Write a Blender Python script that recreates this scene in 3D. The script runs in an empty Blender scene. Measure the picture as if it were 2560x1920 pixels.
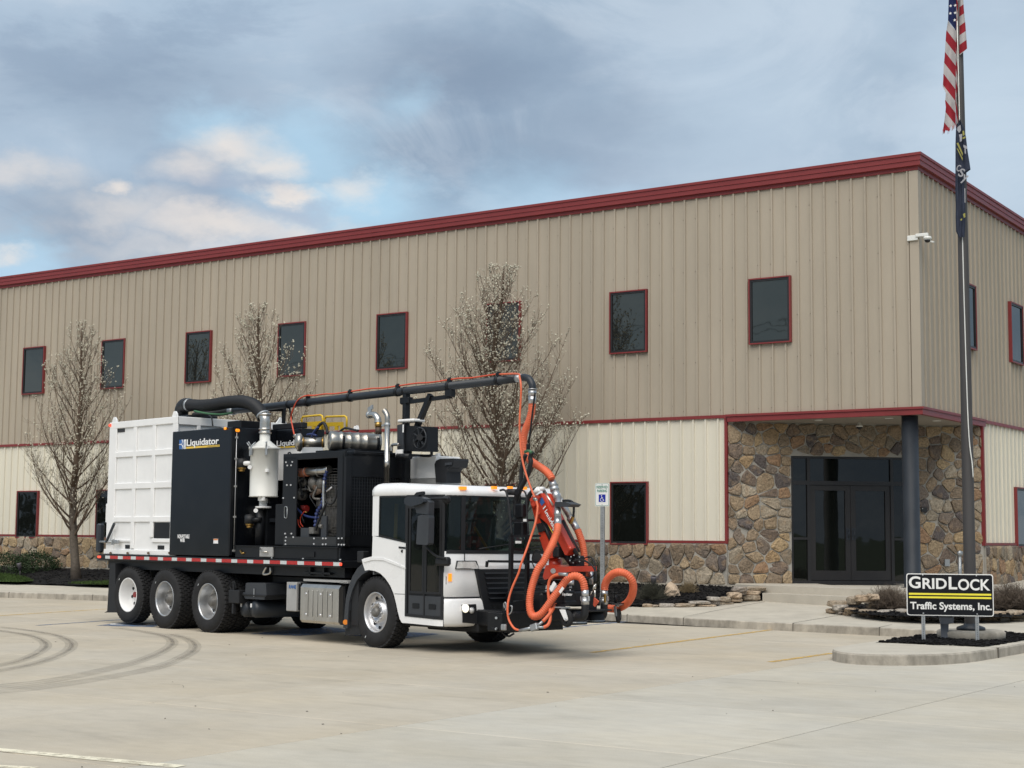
import bpy, bmesh, math, random
from mathutils import Vector, Matrix, noise
from math import sin, cos, pi, radians
random.seed(7)
SC = bpy.context.scene
COL = SC.collection

# ---------------------------------------------------------------- camera
CW, CH, CF = 2560, 1920, 3886.4
CYAW, CPIT, CROL = radians(34.423), radians(5.604), radians(.467)
CC = Vector((10.941, -30.669, 1.616))
FW = Vector((-sin(CYAW)*cos(CPIT), cos(CYAW)*cos(CPIT), sin(CPIT)))
_rt = Vector((cos(CYAW), sin(CYAW), 0)); _up = _rt.cross(FW)
RT = cos(CROL)*_rt+sin(CROL)*_up; UP = -sin(CROL)*_rt+cos(CROL)*_up
cam = bpy.data.cameras.new('camera'); camo = bpy.data.objects.new('camera', cam); COL.objects.link(camo)
cam.sensor_width = 36; cam.lens = 36*CF/CW; cam.clip_end = 3000; cam.clip_start = .2
camo.matrix_world = Matrix(((RT.x, UP.x, -FW.x, CC.x), (RT.y, UP.y, -FW.y, CC.y), (RT.z, UP.z, -FW.z, CC.z), (0, 0, 0, 1)))
SC.camera = camo

# ---------------------------------------------------------------- exposure, world, sun
EXPO = 1.3
SC.view_settings.view_transform = 'Standard'; SC.view_settings.look = 'None'
SC.view_settings.gamma = 1; SC.view_settings.use_curve_mapping = False
SC.view_settings.exposure = EXPO
SUN_EL, SUN_AZ = radians(54), radians(160)   # azimuth clockwise from +Y: behind and right of the camera
W = bpy.data.worlds.new('World'); SC.world = W; W.use_nodes = True
nt = W.node_tree; nt.nodes.clear()
def N(t, **k):
    n = nt.nodes.new(t)
    for a, b in k.items(): setattr(n, a, b)
    return n
def LK(a, b): nt.links.new(a, b)
def M2(op, a, b=None, clamp=False):
    n = N('ShaderNodeMath', operation=op); n.use_clamp = clamp
    for i, v in enumerate((a, b)):
        if v is None: continue
        if isinstance(v, (int, float)): n.inputs[i].default_value = v
        else: LK(v, n.inputs[i])
    return n.outputs[0]
def VD(vec, c):
    n = N('ShaderNodeVectorMath', operation='DOT_PRODUCT'); LK(vec, n.inputs[0]); n.inputs[1].default_value = c
    return n.outputs['Value']
def MIXC(f, a, b):
    n = N('ShaderNodeMix', data_type='RGBA')
    if isinstance(f, (int, float)): n.inputs[0].default_value = f
    else: LK(f, n.inputs[0])
    for i, v in ((6, a), (7, b)):
        if isinstance(v, tuple): n.inputs[i].default_value = (*v, 1)
        else: LK(v, n.inputs[i])
    return n.outputs[2]
def RANGE(v, a, b, c=0., d=1.):
    n = N('ShaderNodeMapRange', interpolation_type='SMOOTHSTEP'); LK(v, n.inputs[0])
    for i, q in enumerate((a, b, c, d)): n.inputs[i+1].default_value = q
    return n.outputs[0]
tc = N('ShaderNodeTexCoord'); D = tc.outputs['Generated']
def NOISE(scale, det=5, rough=.55, off=(0, 0, 0), sq=(1, 1, 1.8), dist=0.):
    mp = N('ShaderNodeMapping'); LK(D, mp.inputs[0]); mp.inputs['Location'].default_value = off; mp.inputs['Scale'].default_value = sq
    n = N('ShaderNodeTexNoise'); LK(mp.outputs[0], n.inputs['Vector'])
    n.inputs['Scale'].default_value = scale; n.inputs['Detail'].default_value = det; n.inputs['Roughness'].default_value = rough; n.inputs['Distortion'].default_value = dist
    return n
nA = NOISE(3.2, 6, .5, (1.3, .2, .5), dist=.3).outputs[0]
nB = NOISE(9., 8, .6, (4.1, 2.2, .9)).outputs[0]
nD = NOISE(14., 6, .6, (7, 1, 3)).outputs['Color']
sky = N('ShaderNodeTexSky', sky_type='NISHITA'); sky.sun_disc = False; sky.sun_elevation = SUN_EL; sky.sun_rotation = SUN_AZ; sky.air_density = 1.; sky.dust_density = 1.5
bg1 = N('ShaderNodeBackground'); LK(sky.outputs[0], bg1.inputs[0]); bg1.inputs[1].default_value = .05
K = 1.13*2**(-EXPO)
# cloud deck: blue grey with lighter thin stretches
base = MIXC(RANGE(nA, .36, .66), (.25, .34, .45), (.40, .505, .62))
base = MIXC(M2('MULTIPLY', RANGE(nB, .42, .75), .45), base, (.50, .57, .67))
# direction on two fixed world axes, roughened by noise, for the single clouds
sep = N('ShaderNodeSeparateColor'); LK(nD, sep.inputs[0])
fx = M2('ADD', VD(D, RT), M2('MULTIPLY', M2('SUBTRACT', sep.outputs[0], .5), .07))
fy = M2('ADD', VD(D, UP), M2('MULTIPLY', M2('SUBTRACT', sep.outputs[1], .5), .05))
front = RANGE(VD(D, FW), .2, .5)
def blob(u, v, ru, rv, soft=.25):     # display pixels of the photograph's 2212 px wide view
    f = CF/1.1573
    X, Y = (u-1106)/f, -(v-829.5)/f; l = math.sqrt(1+X*X+Y*Y)
    dx = M2('DIVIDE', M2('SUBTRACT', fx, X/l), ru/f/l); dy = M2('DIVIDE', M2('SUBTRACT', fy, Y/l), rv/f/l)
    r = M2('SQRT', M2('ADD', M2('MULTIPLY', dx, dx), M2('MULTIPLY', dy, dy)))
    return M2('MULTIPLY', RANGE(r, 1.35, soft), front)
def wsum(lst):
    t = None
    for b in lst:
        w = b[-1]; m = M2('MULTIPLY', blob(*b[:-1]), w)
        t = m if t is None else M2('MAXIMUM', t, m)
    return t
nC = NOISE(5.5, 9, .62, (2.1, 6.2, 3.9), (1, 1, 2.2), .8).outputs[0]
base = MIXC(M2('MULTIPLY', RANGE(nC, .48, .64), .5), base, (.56, .63, .71))
base = MIXC(M2('MULTIPLY', RANGE(nC, .47, .33), .35), base, (.20, .28, .40))
# large soft light area on the right, darker belly centre-left
base = MIXC(wsum([(1600, 230, 560, 420, 0., .68), (1750, 700, 700, 350, 0., .8), (2150, 300, 350, 500, 0., .8)]), base, (.53, .635, .735))
base = MIXC(wsum([(1010, 160, 330, 130, 0., .85), (250, 180, 420, 130, 0., .55), (1130, 350, 330, 120, 0., .6), (140, 500, 200, 150, 0., .6), (1260, 260, 260, 100, 0., .5)]), base, (.215, .285, .385))
# blue gaps
base = MIXC(wsum([(660, 330, 160, 110, .2, .7), (760, 430, 230, 80, .2, .9), (1130, 420, 160, 90, .1, .45), (470, 275, 120, 60, .2, .6), (40, 560, 120, 70, .2, .6), (860, 220, 90, 60, 0., .5)]), base, (.42, .63, .79))
base = MIXC(wsum([(1300, 490, 420, 70, 0., .7), (900, 520, 200, 60, 0., .6), (60, 590, 160, 60, 0., .6)]), base, (.46, .64, .80))
# cream sunlit cumulus
puff = wsum([(500, 320, 120, 50, 0., .75), (405, 362, 90, 48, 0., .6), (585, 350, 80, 42, 0., .72), (470, 490, 200, 50, 0., .75), (650, 505, 130, 40, 0., .72), (250, 410, 55, 22, .1, .9), (620, 412, 70, 28, .1, .9), (760, 405, 70, 40, .1, .6), (60, 385, 130, 55, .1, .6), (20, 545, 40, 22, .1, .6), (250, 465, 230, 60, .1, .5), (380, 540, 260, 40, .1, .4)])
puff = M2('MULTIPLY', puff, RANGE(nB, .26, .54, .2, 1.))
base = MIXC(puff, base, (.82, .74, .67))
shade = wsum([(500, 395, 150, 30, .2, .45), (640, 450, 90, 28, .2, .6)])
base = MIXC(shade, base, (.40, .44, .53))
vs = N('ShaderNodeVectorMath', operation='SCALE'); LK(base, vs.inputs[0]); vs.inputs['Scale'].default_value = K
bg2 = N('ShaderNodeBackground'); LK(vs.outputs[0], bg2.inputs[0]); bg2.inputs[1].default_value = 1.
mx = N('ShaderNodeMixShader'); LK(M2('ADD', RANGE(nA, .2, .5, .85, .95), 0.), mx.inputs[0]); LK(bg1.outputs[0], mx.inputs[1]); LK(bg2.outputs[0], mx.inputs[2])
wo = N('ShaderNodeOutputWorld'); LK(mx.outputs[0], wo.inputs[0])
sl = bpy.data.lights.new('sun', 'SUN'); sl.energy = 1.35; sl.angle = radians(60); sl.color = (1, .93, .84)
so = bpy.data.objects.new('sun', sl); COL.objects.link(so)
so.rotation_euler = (pi/2-SUN_EL, 0, pi-SUN_AZ+0)
sdir = Vector((sin(SUN_AZ)*cos(SUN_EL), cos(SUN_AZ)*cos(SUN_EL), sin(SUN_EL)))
so.rotation_euler = sdir.to_track_quat('Z', 'Y').to_euler()

# ---------------------------------------------------------------- materials
def mat(name, rgb, rough=.55, metal=0., var=.12, scale=3., bump=0., bscale=40., spec=.5, coat=0., rnd=0., emit=None, dirt=0., stretch=(1, 1, 1)):
    m = bpy.data.materials.new(name); m.use_nodes = True; t = m.node_tree; b = t.nodes['Principled BSDF']
    L = t.links.new
    def nn(ty): return t.nodes.new(ty)
    g = nn('ShaderNodeNewGeometry')
    mp = nn('ShaderNodeMapping'); L(g.outputs['Position'], mp.inputs[0]); mp.inputs['Scale'].default_value = stretch
    n = nn('ShaderNodeTexNoise'); L(mp.outputs[0], n.inputs['Vector']); n.inputs['Scale'].default_value = scale; n.inputs['Detail'].default_value = 7; n.inputs['Roughness'].default_value = .6
    r = nn('ShaderNodeMapRange'); L(n.outputs[0], r.inputs[0]); r.inputs[1].default_value = .28; r.inputs[2].default_value = .72; r.inputs[3].default_value = 1-var; r.inputs[4].default_value = 1+var
    val = r.outputs[0]
    if rnd:
        oi = nn('ShaderNodeObjectInfo'); ad = nn('ShaderNodeMath'); ad.operation = 'ADD'; L(oi.outputs['Random'], ad.inputs[0]); L(g.outputs['Random Per Island'], ad.inputs[1])
        fr = nn('ShaderNodeMath'); fr.operation = 'FRACT'; L(ad.outputs[0], fr.inputs[0])
        r2 = nn('ShaderNodeMapRange'); L(fr.outputs[0], r2.inputs[0]); r2.inputs[3].default_value = 1-rnd; r2.inputs[4].default_value = 1+rnd
        mm = nn('ShaderNodeMath'); mm.operation = 'MULTIPLY'; L(val, mm.inputs[0]); L(r2.outputs[0], mm.inputs[1]); val = mm.outputs[0]
    v = nn('ShaderNodeVectorMath'); v.operation = 'SCALE'; v.inputs[0].default_value = rgb; L(val, v.inputs['Scale'])
    L(v.outputs[0], b.inputs['Base Color'])
    r3 = nn('ShaderNodeMapRange'); L(n.outputs[0], r3.inputs[0]); r3.inputs[3].default_value = max(0.02, rough-.1); r3.inputs[4].default_value = min(1, rough+.1); L(r3.outputs[0], b.inputs['Roughness'])
    b.inputs['Metallic'].default_value = metal; b.inputs['Specular IOR Level'].default_value = spec
    b.inputs['Coat Weight'].default_value = coat; b.inputs['Coat Roughness'].default_value = .06
    if bump:
        n2 = nn('ShaderNodeTexNoise'); L(mp.outputs[0], n2.inputs['Vector']); n2.inputs['Scale'].default_value = bscale; n2.inputs['Detail'].default_value = 5
        bu = nn('ShaderNodeBump'); bu.inputs['Strength'].default_value = bump; bu.inputs['Distance'].default_value = .02; L(n2.outputs[0], bu.inputs['Height']); L(bu.outputs[0], b.inputs['Normal'])
    if emit:
        b.inputs['Emission Color'].default_value = (*emit[0], 1); b.inputs['Emission Strength'].default_value = emit[1]
    return m
def glass(name, tint, refl=1.5, trans=0., rough=.02):
    m = bpy.data.materials.new(name); m.use_nodes = True; t = m.node_tree; b = t.nodes['Principled BSDF']
    b.inputs['Base Color'].default_value = (*tint, 1); b.inputs['Roughness'].default_value = rough; b.inputs['IOR'].default_value = refl; b.inputs['Specular IOR Level'].default_value = .5
    n = t.nodes.new('ShaderNodeTexNoise'); n.inputs['Scale'].default_value = 1.3; g = t.nodes.new('ShaderNodeNewGeometry'); t.links.new(g.outputs['Position'], n.inputs['Vector'])
    bu = t.nodes.new('ShaderNodeBump'); bu.inputs['Strength'].default_value = .06; bu.inputs['Distance'].default_value = .05; t.links.new(n.outputs[0], bu.inputs['Height']); t.links.new(bu.outputs[0], b.inputs['Normal'])
    if trans:
        tr = t.nodes.new('ShaderNodeBsdfTransparent'); tr.inputs[0].default_value = (.75, .85, .82, 1)
        mx = t.nodes.new('ShaderNodeMixShader'); mx.inputs[0].default_value = trans
        o = t.nodes['Material Output']; t.links.new(b.outputs[0], mx.inputs[1]); t.links.new(tr.outputs[0], mx.inputs[2]); t.links.new(mx.outputs[0], o.inputs[0])
    return m

# ---------------------------------------------------------------- mesh builder
class MB:
    def __init__(s): s.v = []; s.f = []; s.sm = []; s.mi = []; s.m = 0
    def add(s, vs, fs, smooth=False):
        o = len(s.v); s.v += [tuple(q) for q in vs]
        for f in fs: s.f.append(tuple(o+i for i in f)); s.sm.append(smooth); s.mi.append(s.m)
        return s
    def box(s, c, d, rot=None, bev=0.):
        hx, hy, hz = d[0]/2, d[1]/2, d[2]/2; c = Vector(c)
        b = min(bev, hx*.9, hy*.9, hz*.9)
        if b <= 0:
            vs = [Vector((x*hx, y*hy, z*hz)) for x in (-1, 1) for y in (-1, 1) for z in (-1, 1)]
            fs = [(0, 1, 3, 2), (4, 6, 7, 5), (0, 4, 5, 1), (2, 3, 7, 6), (0, 2, 6, 4), (1, 5, 7, 3)]
        else:
            vs = []; idx = {}
            for x in (-1, 1):
                for y in (-1, 1):
                    for z in (-1, 1):
                        for k in range(3):
                            p = [x*(hx-b), y*(hy-b), z*(hz-b)]; p[k] = (x*hx, y*hy, z*hz)[k]
                            idx[(x, y, z, k)] = len(vs); vs.append(Vector(p))
            fs = []
            for k in range(3):
                a, e = [(1, 2), (2, 0), (0, 1)][k]
                for sgn in (-1, 1):
                    q = []
                    for (p1, p2) in ((-1, -1), (1, -1), (1, 1), (-1, 1)):
                        t = [0, 0, 0]; t[k] = sgn; t[a] = p1; t[e] = p2; q.append(idx[(*t, k)])
                    fs.append(tuple(q) if sgn > 0 else tuple(q[::-1]))
            for k in range(3):       # edges along axis k
                a, e = [(1, 2), (2, 0), (0, 1)][k]
                for sa in (-1, 1):
                    for se in (-1, 1):
                        def I(sk, kk):
                            t = [0, 0, 0]; t[k] = sk; t[a] = sa; t[e] = se; return idx[(*t, kk)]
                        q = (I(-1, a), I(1, a), I(1, e), I(-1, e))
                        fs.append(q if sa*se < 0 else q[::-1])
            for x in (-1, 1):
                for y in (-1, 1):
                    for z in (-1, 1):
                        q = tuple(idx[(x, y, z, k)] for k in range(3))
                        fs.append(q if x*y*z > 0 else q[::-1])
        if rot is not None: vs = [rot @ v for v in vs]
        return s.add([v+c for v in vs], fs)
    def bx(s, x0, x1, y0, y1, z0, z1, bev=0.):
        return s.box(((x0+x1)/2, (y0+y1)/2, (z0+z1)/2), (abs(x1-x0), abs(y1-y0), abs(z1-z0)), None, bev)
    def tube(s, pts, r, n=10, cap=True, rs=None, up=None, smooth=True, rolled=0.):
        pts = [Vector(p) for p in pts]; k = len(pts)
        if rs is None: rs = [r]*k
        o = len(s.v); prev = None; vs = []
        for i, p in enumerate(pts):
            t = (pts[min(i+1, k-1)]-pts[max(i-1, 0)]).normalized()
            if prev is None:
                a = Vector((0, 0, 1)) if abs(t.z) < .9 else Vector((0, 1, 0))
                if up is not None: a = Vector(up)
                u = (a-t*a.dot(t)).normalized()
            else: u = (prev-t*prev.dot(t)).normalized()
            prev = u; w = t.cross(u)
            for j in range(n):
                an = 2*pi*j/n+rolled; vs.append(p+(u*cos(an)+w*sin(an))*rs[i])
        fs = []
        for i in range(k-1):
            for j in range(n):
                j2 = (j+1) % n; fs.append((i*n+j, i*n+j2, (i+1)*n+j2, (i+1)*n+j))
        s.add(vs, fs, smooth)
        if cap:
            b = len(s.v)-len(vs)
            s.f.append(tuple(b+j for j in range(n))[::-1]); s.sm.append(False); s.mi.append(s.m)
            s.f.append(tuple(b+(k-1)*n+j for j in range(n))); s.sm.append(False); s.mi.append(s.m)
        return s
    def cyl(s, a, b, r, n=16, r2=None): return s.tube([a, b], r, n, rs=[r, r if r2 is None else r2])
    def bar(s, a, b, w, h=None, up=(0, 0, 1)):       # square bar
        h = h or w; a = Vector(a); b = Vector(b); t = (b-a).normalized(); u = Vector(up); u = (u-t*u.dot(t))
        if u.length < .01: u = Vector((1, 0, 0)); u = (u-t*u.dot(t))
        u.normalize(); q = t.cross(u)
        vs = [p+u*(h/2*i)+q*(w/2*j) for p in (a, b) for (i, j) in ((-1, -1), (1, -1), (1, 1), (-1, 1))]
        return s.add(vs, [(0, 1, 2, 3), (7, 6, 5, 4), (0, 4, 5, 1), (1, 5, 6, 2), (2, 6, 7, 3), (3, 7, 4, 0)])
    def lathe(s, prof, c, axis, n=24, a0=0, a1=2*pi, smooth=True):   # prof: (radius, along)
        c = Vector(c); ax = Vector(axis).normalized(); u = Vector((0, 0, 1)) if abs(ax.z) < .9 else Vector((1, 0, 0)); u = (u-ax*u.dot(ax)).normalized(); w = ax.cross(u)
        full = abs(a1-a0-2*pi) < 1e-6; m = n if full else n+1
        vs = [c+ax*h+(u*cos(a0+(a1-a0)*j/n)+w*sin(a0+(a1-a0)*j/n))*r for (r, h) in prof for j in range(m)]
        fs = []
        for i in range(len(prof)-1):
            for j in range(n):
                j2 = (j+1) % m if full else j+1; fs.append((i*m+j, i*m+j2, (i+1)*m+j2, (i+1)*m+j))
        return s.add(vs, fs, smooth)
    def poly(s, pts, d):      # planar polygon extruded by vector d
        pts = [Vector(p) for p in pts]; d = Vector(d); k = len(pts)
        fs = [tuple(range(k))[::-1], tuple(range(k, 2*k))]+[(i, (i+1) % k, k+(i+1) % k, k+i) for i in range(k)]
        return s.add(pts+[p+d for p in pts], fs)
    def sphere(s, c, r, n=12, sc=(1, 1, 1)):
        prof = [(math.sin(pi*i/8)*r, -math.cos(pi*i/8)*r) for i in range(9)]
        o = len(s.v); s.lathe(prof, (0, 0, 0), (0, 0, 1), n)
        for i in range(o, len(s.v)): x, y, z = s.v[i]; s.v[i] = (c[0]+x*sc[0], c[1]+y*sc[1], c[2]+z*sc[2])
        return s
    def mesh(s, name, mats):
        me = bpy.data.meshes.new(name); me.from_pydata(s.v, [], s.f); me.update()
        if not isinstance(mats, (list, tuple)): mats = [mats]
        for m in mats: me.materials.append(m)
        me.polygons.foreach_set('use_smooth', s.sm)
        if any(s.mi): me.polygons.foreach_set('material_index', s.mi)
        return me
    def build(s, name, mats, parent=None, loc=None, **k):
        return link(name, s.mesh(name, mats), parent, loc, **k)
def link(name, me, parent=None, loc=None, rot=None, kind=None, label=None, cat=None, group=None):
    o = bpy.data.objects.new(name, me); COL.objects.link(o)
    if parent is not None: o.parent = parent
    if loc is not None: o.location = loc
    if rot is not None: o.rotation_euler = rot
    if kind: o['kind'] = kind
    if label: o['label'] = label
    if cat: o['category'] = cat
    if group: o['group'] = group
    return o
def thing(name, label, cat, loc=(0, 0, 0), rz=0., group=None):
    return link(name, None, None, loc, (0, 0, rz), label=label, cat=cat, group=group)
def recalc(o):
    bm = bmesh.new(); bm.from_mesh(o.data); bmesh.ops.recalc_face_normals(bm, faces=bm.faces); bm.to_mesh(o.data); bm.free(); return o
def text(name, s, size, parent, loc, rot, m, ext=.002, bold=.0, sx=1., align='LEFT', label=None, space=1., mw=None):
    c = bpy.data.curves.new(name, 'FONT'); c.body = s; c.size = size; c.extrude = ext; c.offset = bold; c.align_x = align; c.space_character = space; c.resolution_u = 3
    t = bpy.data.objects.new(name, c); COL.objects.link(t); me = bpy.data.meshes.new_from_object(t); bpy.data.objects.remove(t)
    me.materials.clear(); me.materials.append(m); o = link(name, me, parent)
    if mw is not None: o.matrix_local = mw
    else: o.location = loc; o.rotation_euler = rot; o.scale = (sx, 1, 1)
    return o

# ---------------------------------------------------------------- measuring: a photograph pixel's sight line met with a real plane
def ray(u, v): return FW+RT*((u-CW/2)/CF)-UP*((v-CH/2)/CF)
def onZ(p, z): r = ray(*p); return CC+r*((z-CC.z)/r.z)
def onY(p, y): r = ray(*p); return CC+r*((y-CC.y)/r.y)
def onX(p, x): r = ray(*p); return CC+r*((x-CC.x)/r.x)
def onP(p, o, n): r = ray(*p); n = Vector(n); return CC+r*((Vector(o)-CC).dot(n)/r.dot(n))
def crop(ox, oy, s): return lambda x, y: (ox+x*s, oy+y*s)
c1 = crop(240, 960, 600/1464); c2 = crop(560, 900, 500/1121); c3 = crop(860, 1150, 500/1659); c4 = crop(1160, 1150, 480/1659); c5 = crop(1500, 960, 1060/2212)
z_ = 640/2212
a1 = crop(0, 640, z_); a4 = crop(1920, 360, z_); b1 = crop(0, 1080, z_); b2 = crop(1440, 960, z_); b3 = crop(1920, 960, z_); b4 = crop(1920, 1320, z_); dd = crop(0, 0, 2560/2212)
e1 = crop(700, 920, 440/2212); e2 = crop(1240, 900, 220/1014); e3 = crop(1240, 1180, 240/1659); e4 = crop(1340, 1380, 280/2111); e5 = crop(600, 1100, 300/1659); e6 = crop(600, 1380, 300/2212); e7 = crop(2340, 1200, 220/912); e8 = crop(1560, 1380, 520/2212)
g1 = crop(0, 1480, 1280/2212); g2 = crop(1280, 1480, 1280/2212); fl = crop(2200, 0, 360/995)
def onG(p, zf):      # sight line met with a height field z = zf(x, y)
    lo, hi = -.1, 1.
    for _ in range(40):
        z = (lo+hi)/2; g = onZ(p, z)
        if z > zf(g.x, g.y): hi = z
        else: lo = z
    return onZ(p, hi)
def smoothpath(pts, n=8):
    pts = [Vector(p) for p in pts]; P = [pts[0]*2-pts[1]]+pts+[pts[-1]*2-pts[-2]]; out = []
    for i in range(1, len(P)-2):
        a, b, c, d = P[i-1:i+3]
        for k in range(n):
            t = k/n; out.append(.5*((2*b)+(c-a)*t+(2*a-5*b+4*c-d)*t*t+(3*b-a-3*c+d)*t**3))
    out.append(pts[-1]); return out
# ---------------------------------------------------------------- building materials
TAN = mat('tan painted steel', (.378, .328, .258), .55, 0, .075, 1.2, spec=.3, rnd=.025, stretch=(1, 1, .25))
CREAM = mat('cream painted steel', (.68, .64, .53), .5, 0, .045, 1.2, spec=.3, rnd=.03, stretch=(2.5, 2.5, .12))
RED = mat('red painted trim', (.205, .032, .032), .4, 0, .08, 2., spec=.4)
BRONZE = mat('dark bronze frame', (.022, .021, .022), .4, .2, .1, 3.)
CHAR = mat('charcoal paint', (.022, .027, .034), .42, 0, .15, 2., spec=.4)
MORTAR = mat('mortar', (.34, .32, .28), .9, 0, .12, 6., .4, 60)
GLASS = glass('tinted window glass', (.012, .014, .014), 2.0); GLASS.node_tree.nodes['Principled BSDF'].inputs['Specular Tint'].default_value = (.86, .86, .74, 1)
GLASS2 = glass('lower window glass', (.006, .007, .006), 1.5)
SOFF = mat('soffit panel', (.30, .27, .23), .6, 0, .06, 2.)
WHITE = mat('white plastic', (.72, .72, .68), .4, 0, .04, 3.)
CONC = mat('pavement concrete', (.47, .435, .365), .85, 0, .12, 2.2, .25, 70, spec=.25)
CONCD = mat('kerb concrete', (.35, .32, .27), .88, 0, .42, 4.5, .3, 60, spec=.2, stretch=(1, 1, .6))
GALV = mat('galvanised steel', (.38, .40, .41), .45, .7, .15, 12.)
def stone_mat():
    m = mat('field stone', (.3, .25, .2), .85, 0, .28, 9., .7, 26, spec=.25)
    t = m.node_tree; L = t.links.new; b = t.nodes['Principled BSDF']
    oi = t.nodes.new('ShaderNodeObjectInfo'); g = t.nodes.new('ShaderNodeNewGeometry')
    ad = t.nodes.new('ShaderNodeMath'); ad.operation = 'ADD'; L(oi.outputs['Random'], ad.inputs[0]); L(g.outputs['Random Per Island'], ad.inputs[1])
    fr = t.nodes.new('ShaderNodeMath'); fr.operation = 'FRACT'; L(ad.outputs[0], fr.inputs[0])
    cr = t.nodes.new('ShaderNodeValToRGB'); L(fr.outputs[0], cr.inputs[0]); cr.color_ramp.interpolation = 'CONSTANT'
    cols = [(.20, .155, .11), (.31, .235, .15), (.15, .115, .09), (.28, .235, .175), (.36, .265, .155), (.23, .175, .12), (.26, .165, .10), (.18, .145, .115), (.33, .28, .21), (.27, .205, .135), (.105, .09, .085), (.30, .21, .12), (.22, .185, .14), (.25, .19, .13)]
    e = cr.color_ramp.elements; e[0].color = (*cols[0], 1); e[1].position = 1/len(cols); e[1].color = (*cols[1], 1)
    for i in range(2, len(cols)): q = e.new(i/len(cols)); q.color = (*cols[i], 1)
    # rust and lichen patches
    n = t.nodes.new('ShaderNodeTexNoise'); L(g.outputs['Position'], n.inputs['Vector']); n.inputs['Scale'].default_value = 5.5; n.inputs['Detail'].default_value = 6
    r = t.nodes.new('ShaderNodeMapRange'); L(n.outputs[0], r.inputs[0]); r.inputs[1].default_value = .5; r.inputs[2].default_value = .68; r.inputs[4].default_value = .6
    mx = t.nodes.new('ShaderNodeMix'); mx.data_type = 'RGBA'; L(r.outputs[0], mx.inputs[0]); L(cr.outputs[0], mx.inputs[6]); mx.inputs[7].default_value = (.27, .19, .12, 1)
    n2 = t.nodes.new('ShaderNodeTexNoise'); L(g.outputs['Position'], n2.inputs['Vector']); n2.inputs['Scale'].default_value = 30; n2.inputs['Detail'].default_value = 5
    r2 = t.nodes.new('ShaderNodeMapRange'); L(n2.outputs[0], r2.inputs[0]); r2.inputs[1].default_value = .3; r2.inputs[2].default_value = .7; r2.inputs[3].default_value = .62; r2.inputs[4].default_value = 1.42
    v = t.nodes.new('ShaderNodeVectorMath'); v.operation = 'SCALE'; L(mx.outputs[2], v.inputs[0]); L(r2.outputs[0], v.inputs['Scale']); L(v.outputs[0], b.inputs['Base Color'])
    return m
STONE = stone_mat()

# ---------------------------------------------------------------- office building
R1 = .3048
def XI(i): return (i-24.15)*R1
bld = thing('office_building', 'long two storey tan and cream metal office building with red trim and stone entrance', 'building')
def panel_mesh(z0, z1, m, name, minor=True):
    # cross-section along x of three corrugations; outward is -y
    pts = []
    for k in range(3):
        c = (k+.5)*R1
        seg = [(-.092, 0), (-.088, -.004), (-.068, -.004), (-.064, 0)] if minor else []
        seg += [(-.028, 0), (-.018, -.038), (.018, -.038), (.028, 0)]
        seg += [(.064, 0), (.068, -.004), (.088, -.004), (.092, 0)] if minor else []
        pts += [(c+a, b) for a, b in seg]
    pts = [(0, 0)]+pts+[(3*R1, 0)]
    mb = MB(); n = len(pts)
    vs = [(x, y, z0) for x, y in pts]+[(x, y, z1) for x, y in pts]+[(0, .02, z0), (3*R1, .02, z0), (0, .02, z1), (3*R1, .02, z1)]
    fs = [(i, i+1, n+i+1, n+i) for i in range(n-1)]+[tuple(range(n-1, -1, -1))+(2*n, 2*n+1), tuple(range(n, 2*n))+(2*n+3, 2*n+2), (2*n, 0, n, 2*n+2), (n-1, 2*n+1, 2*n+3, 2*n-1)]
    return mb.add(vs, fs).mesh(name, m)
UP_ME = panel_mesh(4.30, 9.22, TAN, 'upper panel', False); LO_ME = panel_mesh(1.56, 4.24, CREAM, 'lower panel')
for k in range(36):
    i = 24.0-.35-3*(k+1)+.0
    link('wall_panel', UP_ME, bld, (XI(24.15-.16)-3*R1*(k+1), 0, 0))
    x = -4.42-3*R1*(k+1)
    if x > -33.5: link('wall_panel', LO_ME, bld, (x, 0, 0))
for k in range(14):
    link('wall_panel', UP_ME, bld, (0, .14+3*R1*k, 0), (0, 0, pi/2))
    link('wall_panel', LO_ME, bld, (0, 3.9+3*R1*k, 0), (0, 0, pi/2)) if k < 10 else None
MB().bx(-.16, .035, -.035, .14, 4.3, 9.2).build('corner_trim', TAN, bld)
mb = MB(); mb.bx(-33.4, -.05, .03, .3, 4.2, 9.3).bx(-33.4, -4.4, .03, .3, .5, 4.25).bx(-.3, -.03, .3, 10, 4.2, 9.2).bx(-.3, -.03, 3.9, 10, .5, 4.25).bx(-33.4, -.02, .05, 12, 4.16, 4.3).bx(-33.4, -.02, .1, 10.2, 9.2, 9.3)
mb.build('inner_wall', BRONZE, bld)
# eave fascia and gutter, mitred round the corner
prof = [(.0, 9.205), (.045, 9.205), (.05, 9.278), (.115, 9.29), (.115, 9.385), (.13, 9.39), (.13, 9.394), (.125, 9.398), (.125, 9.49), (.145, 9.497), (.145, 9.55), (.14, 9.555), (-.3, 9.555)]
mb = MB(); n = len(prof); vs = []
for (X, Y, sx, sy, dz) in ((-33.5, 0, 0, -1, 0), (0, 0, 1, -1, 0), (0, 13.0, 1, 0, -.24)):
    vs += [(X+sx*o, Y+sy*o, z+dz*(1 if Y else 0)) for o, z in prof]
fs = [(s*n+i, (s+1)*n+i, (s+1)*n+i+1, s*n+i+1) for s in range(2) for i in range(n-1)]
mb.add(vs, fs).build('roof_fascia', RED, bld)
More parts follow.
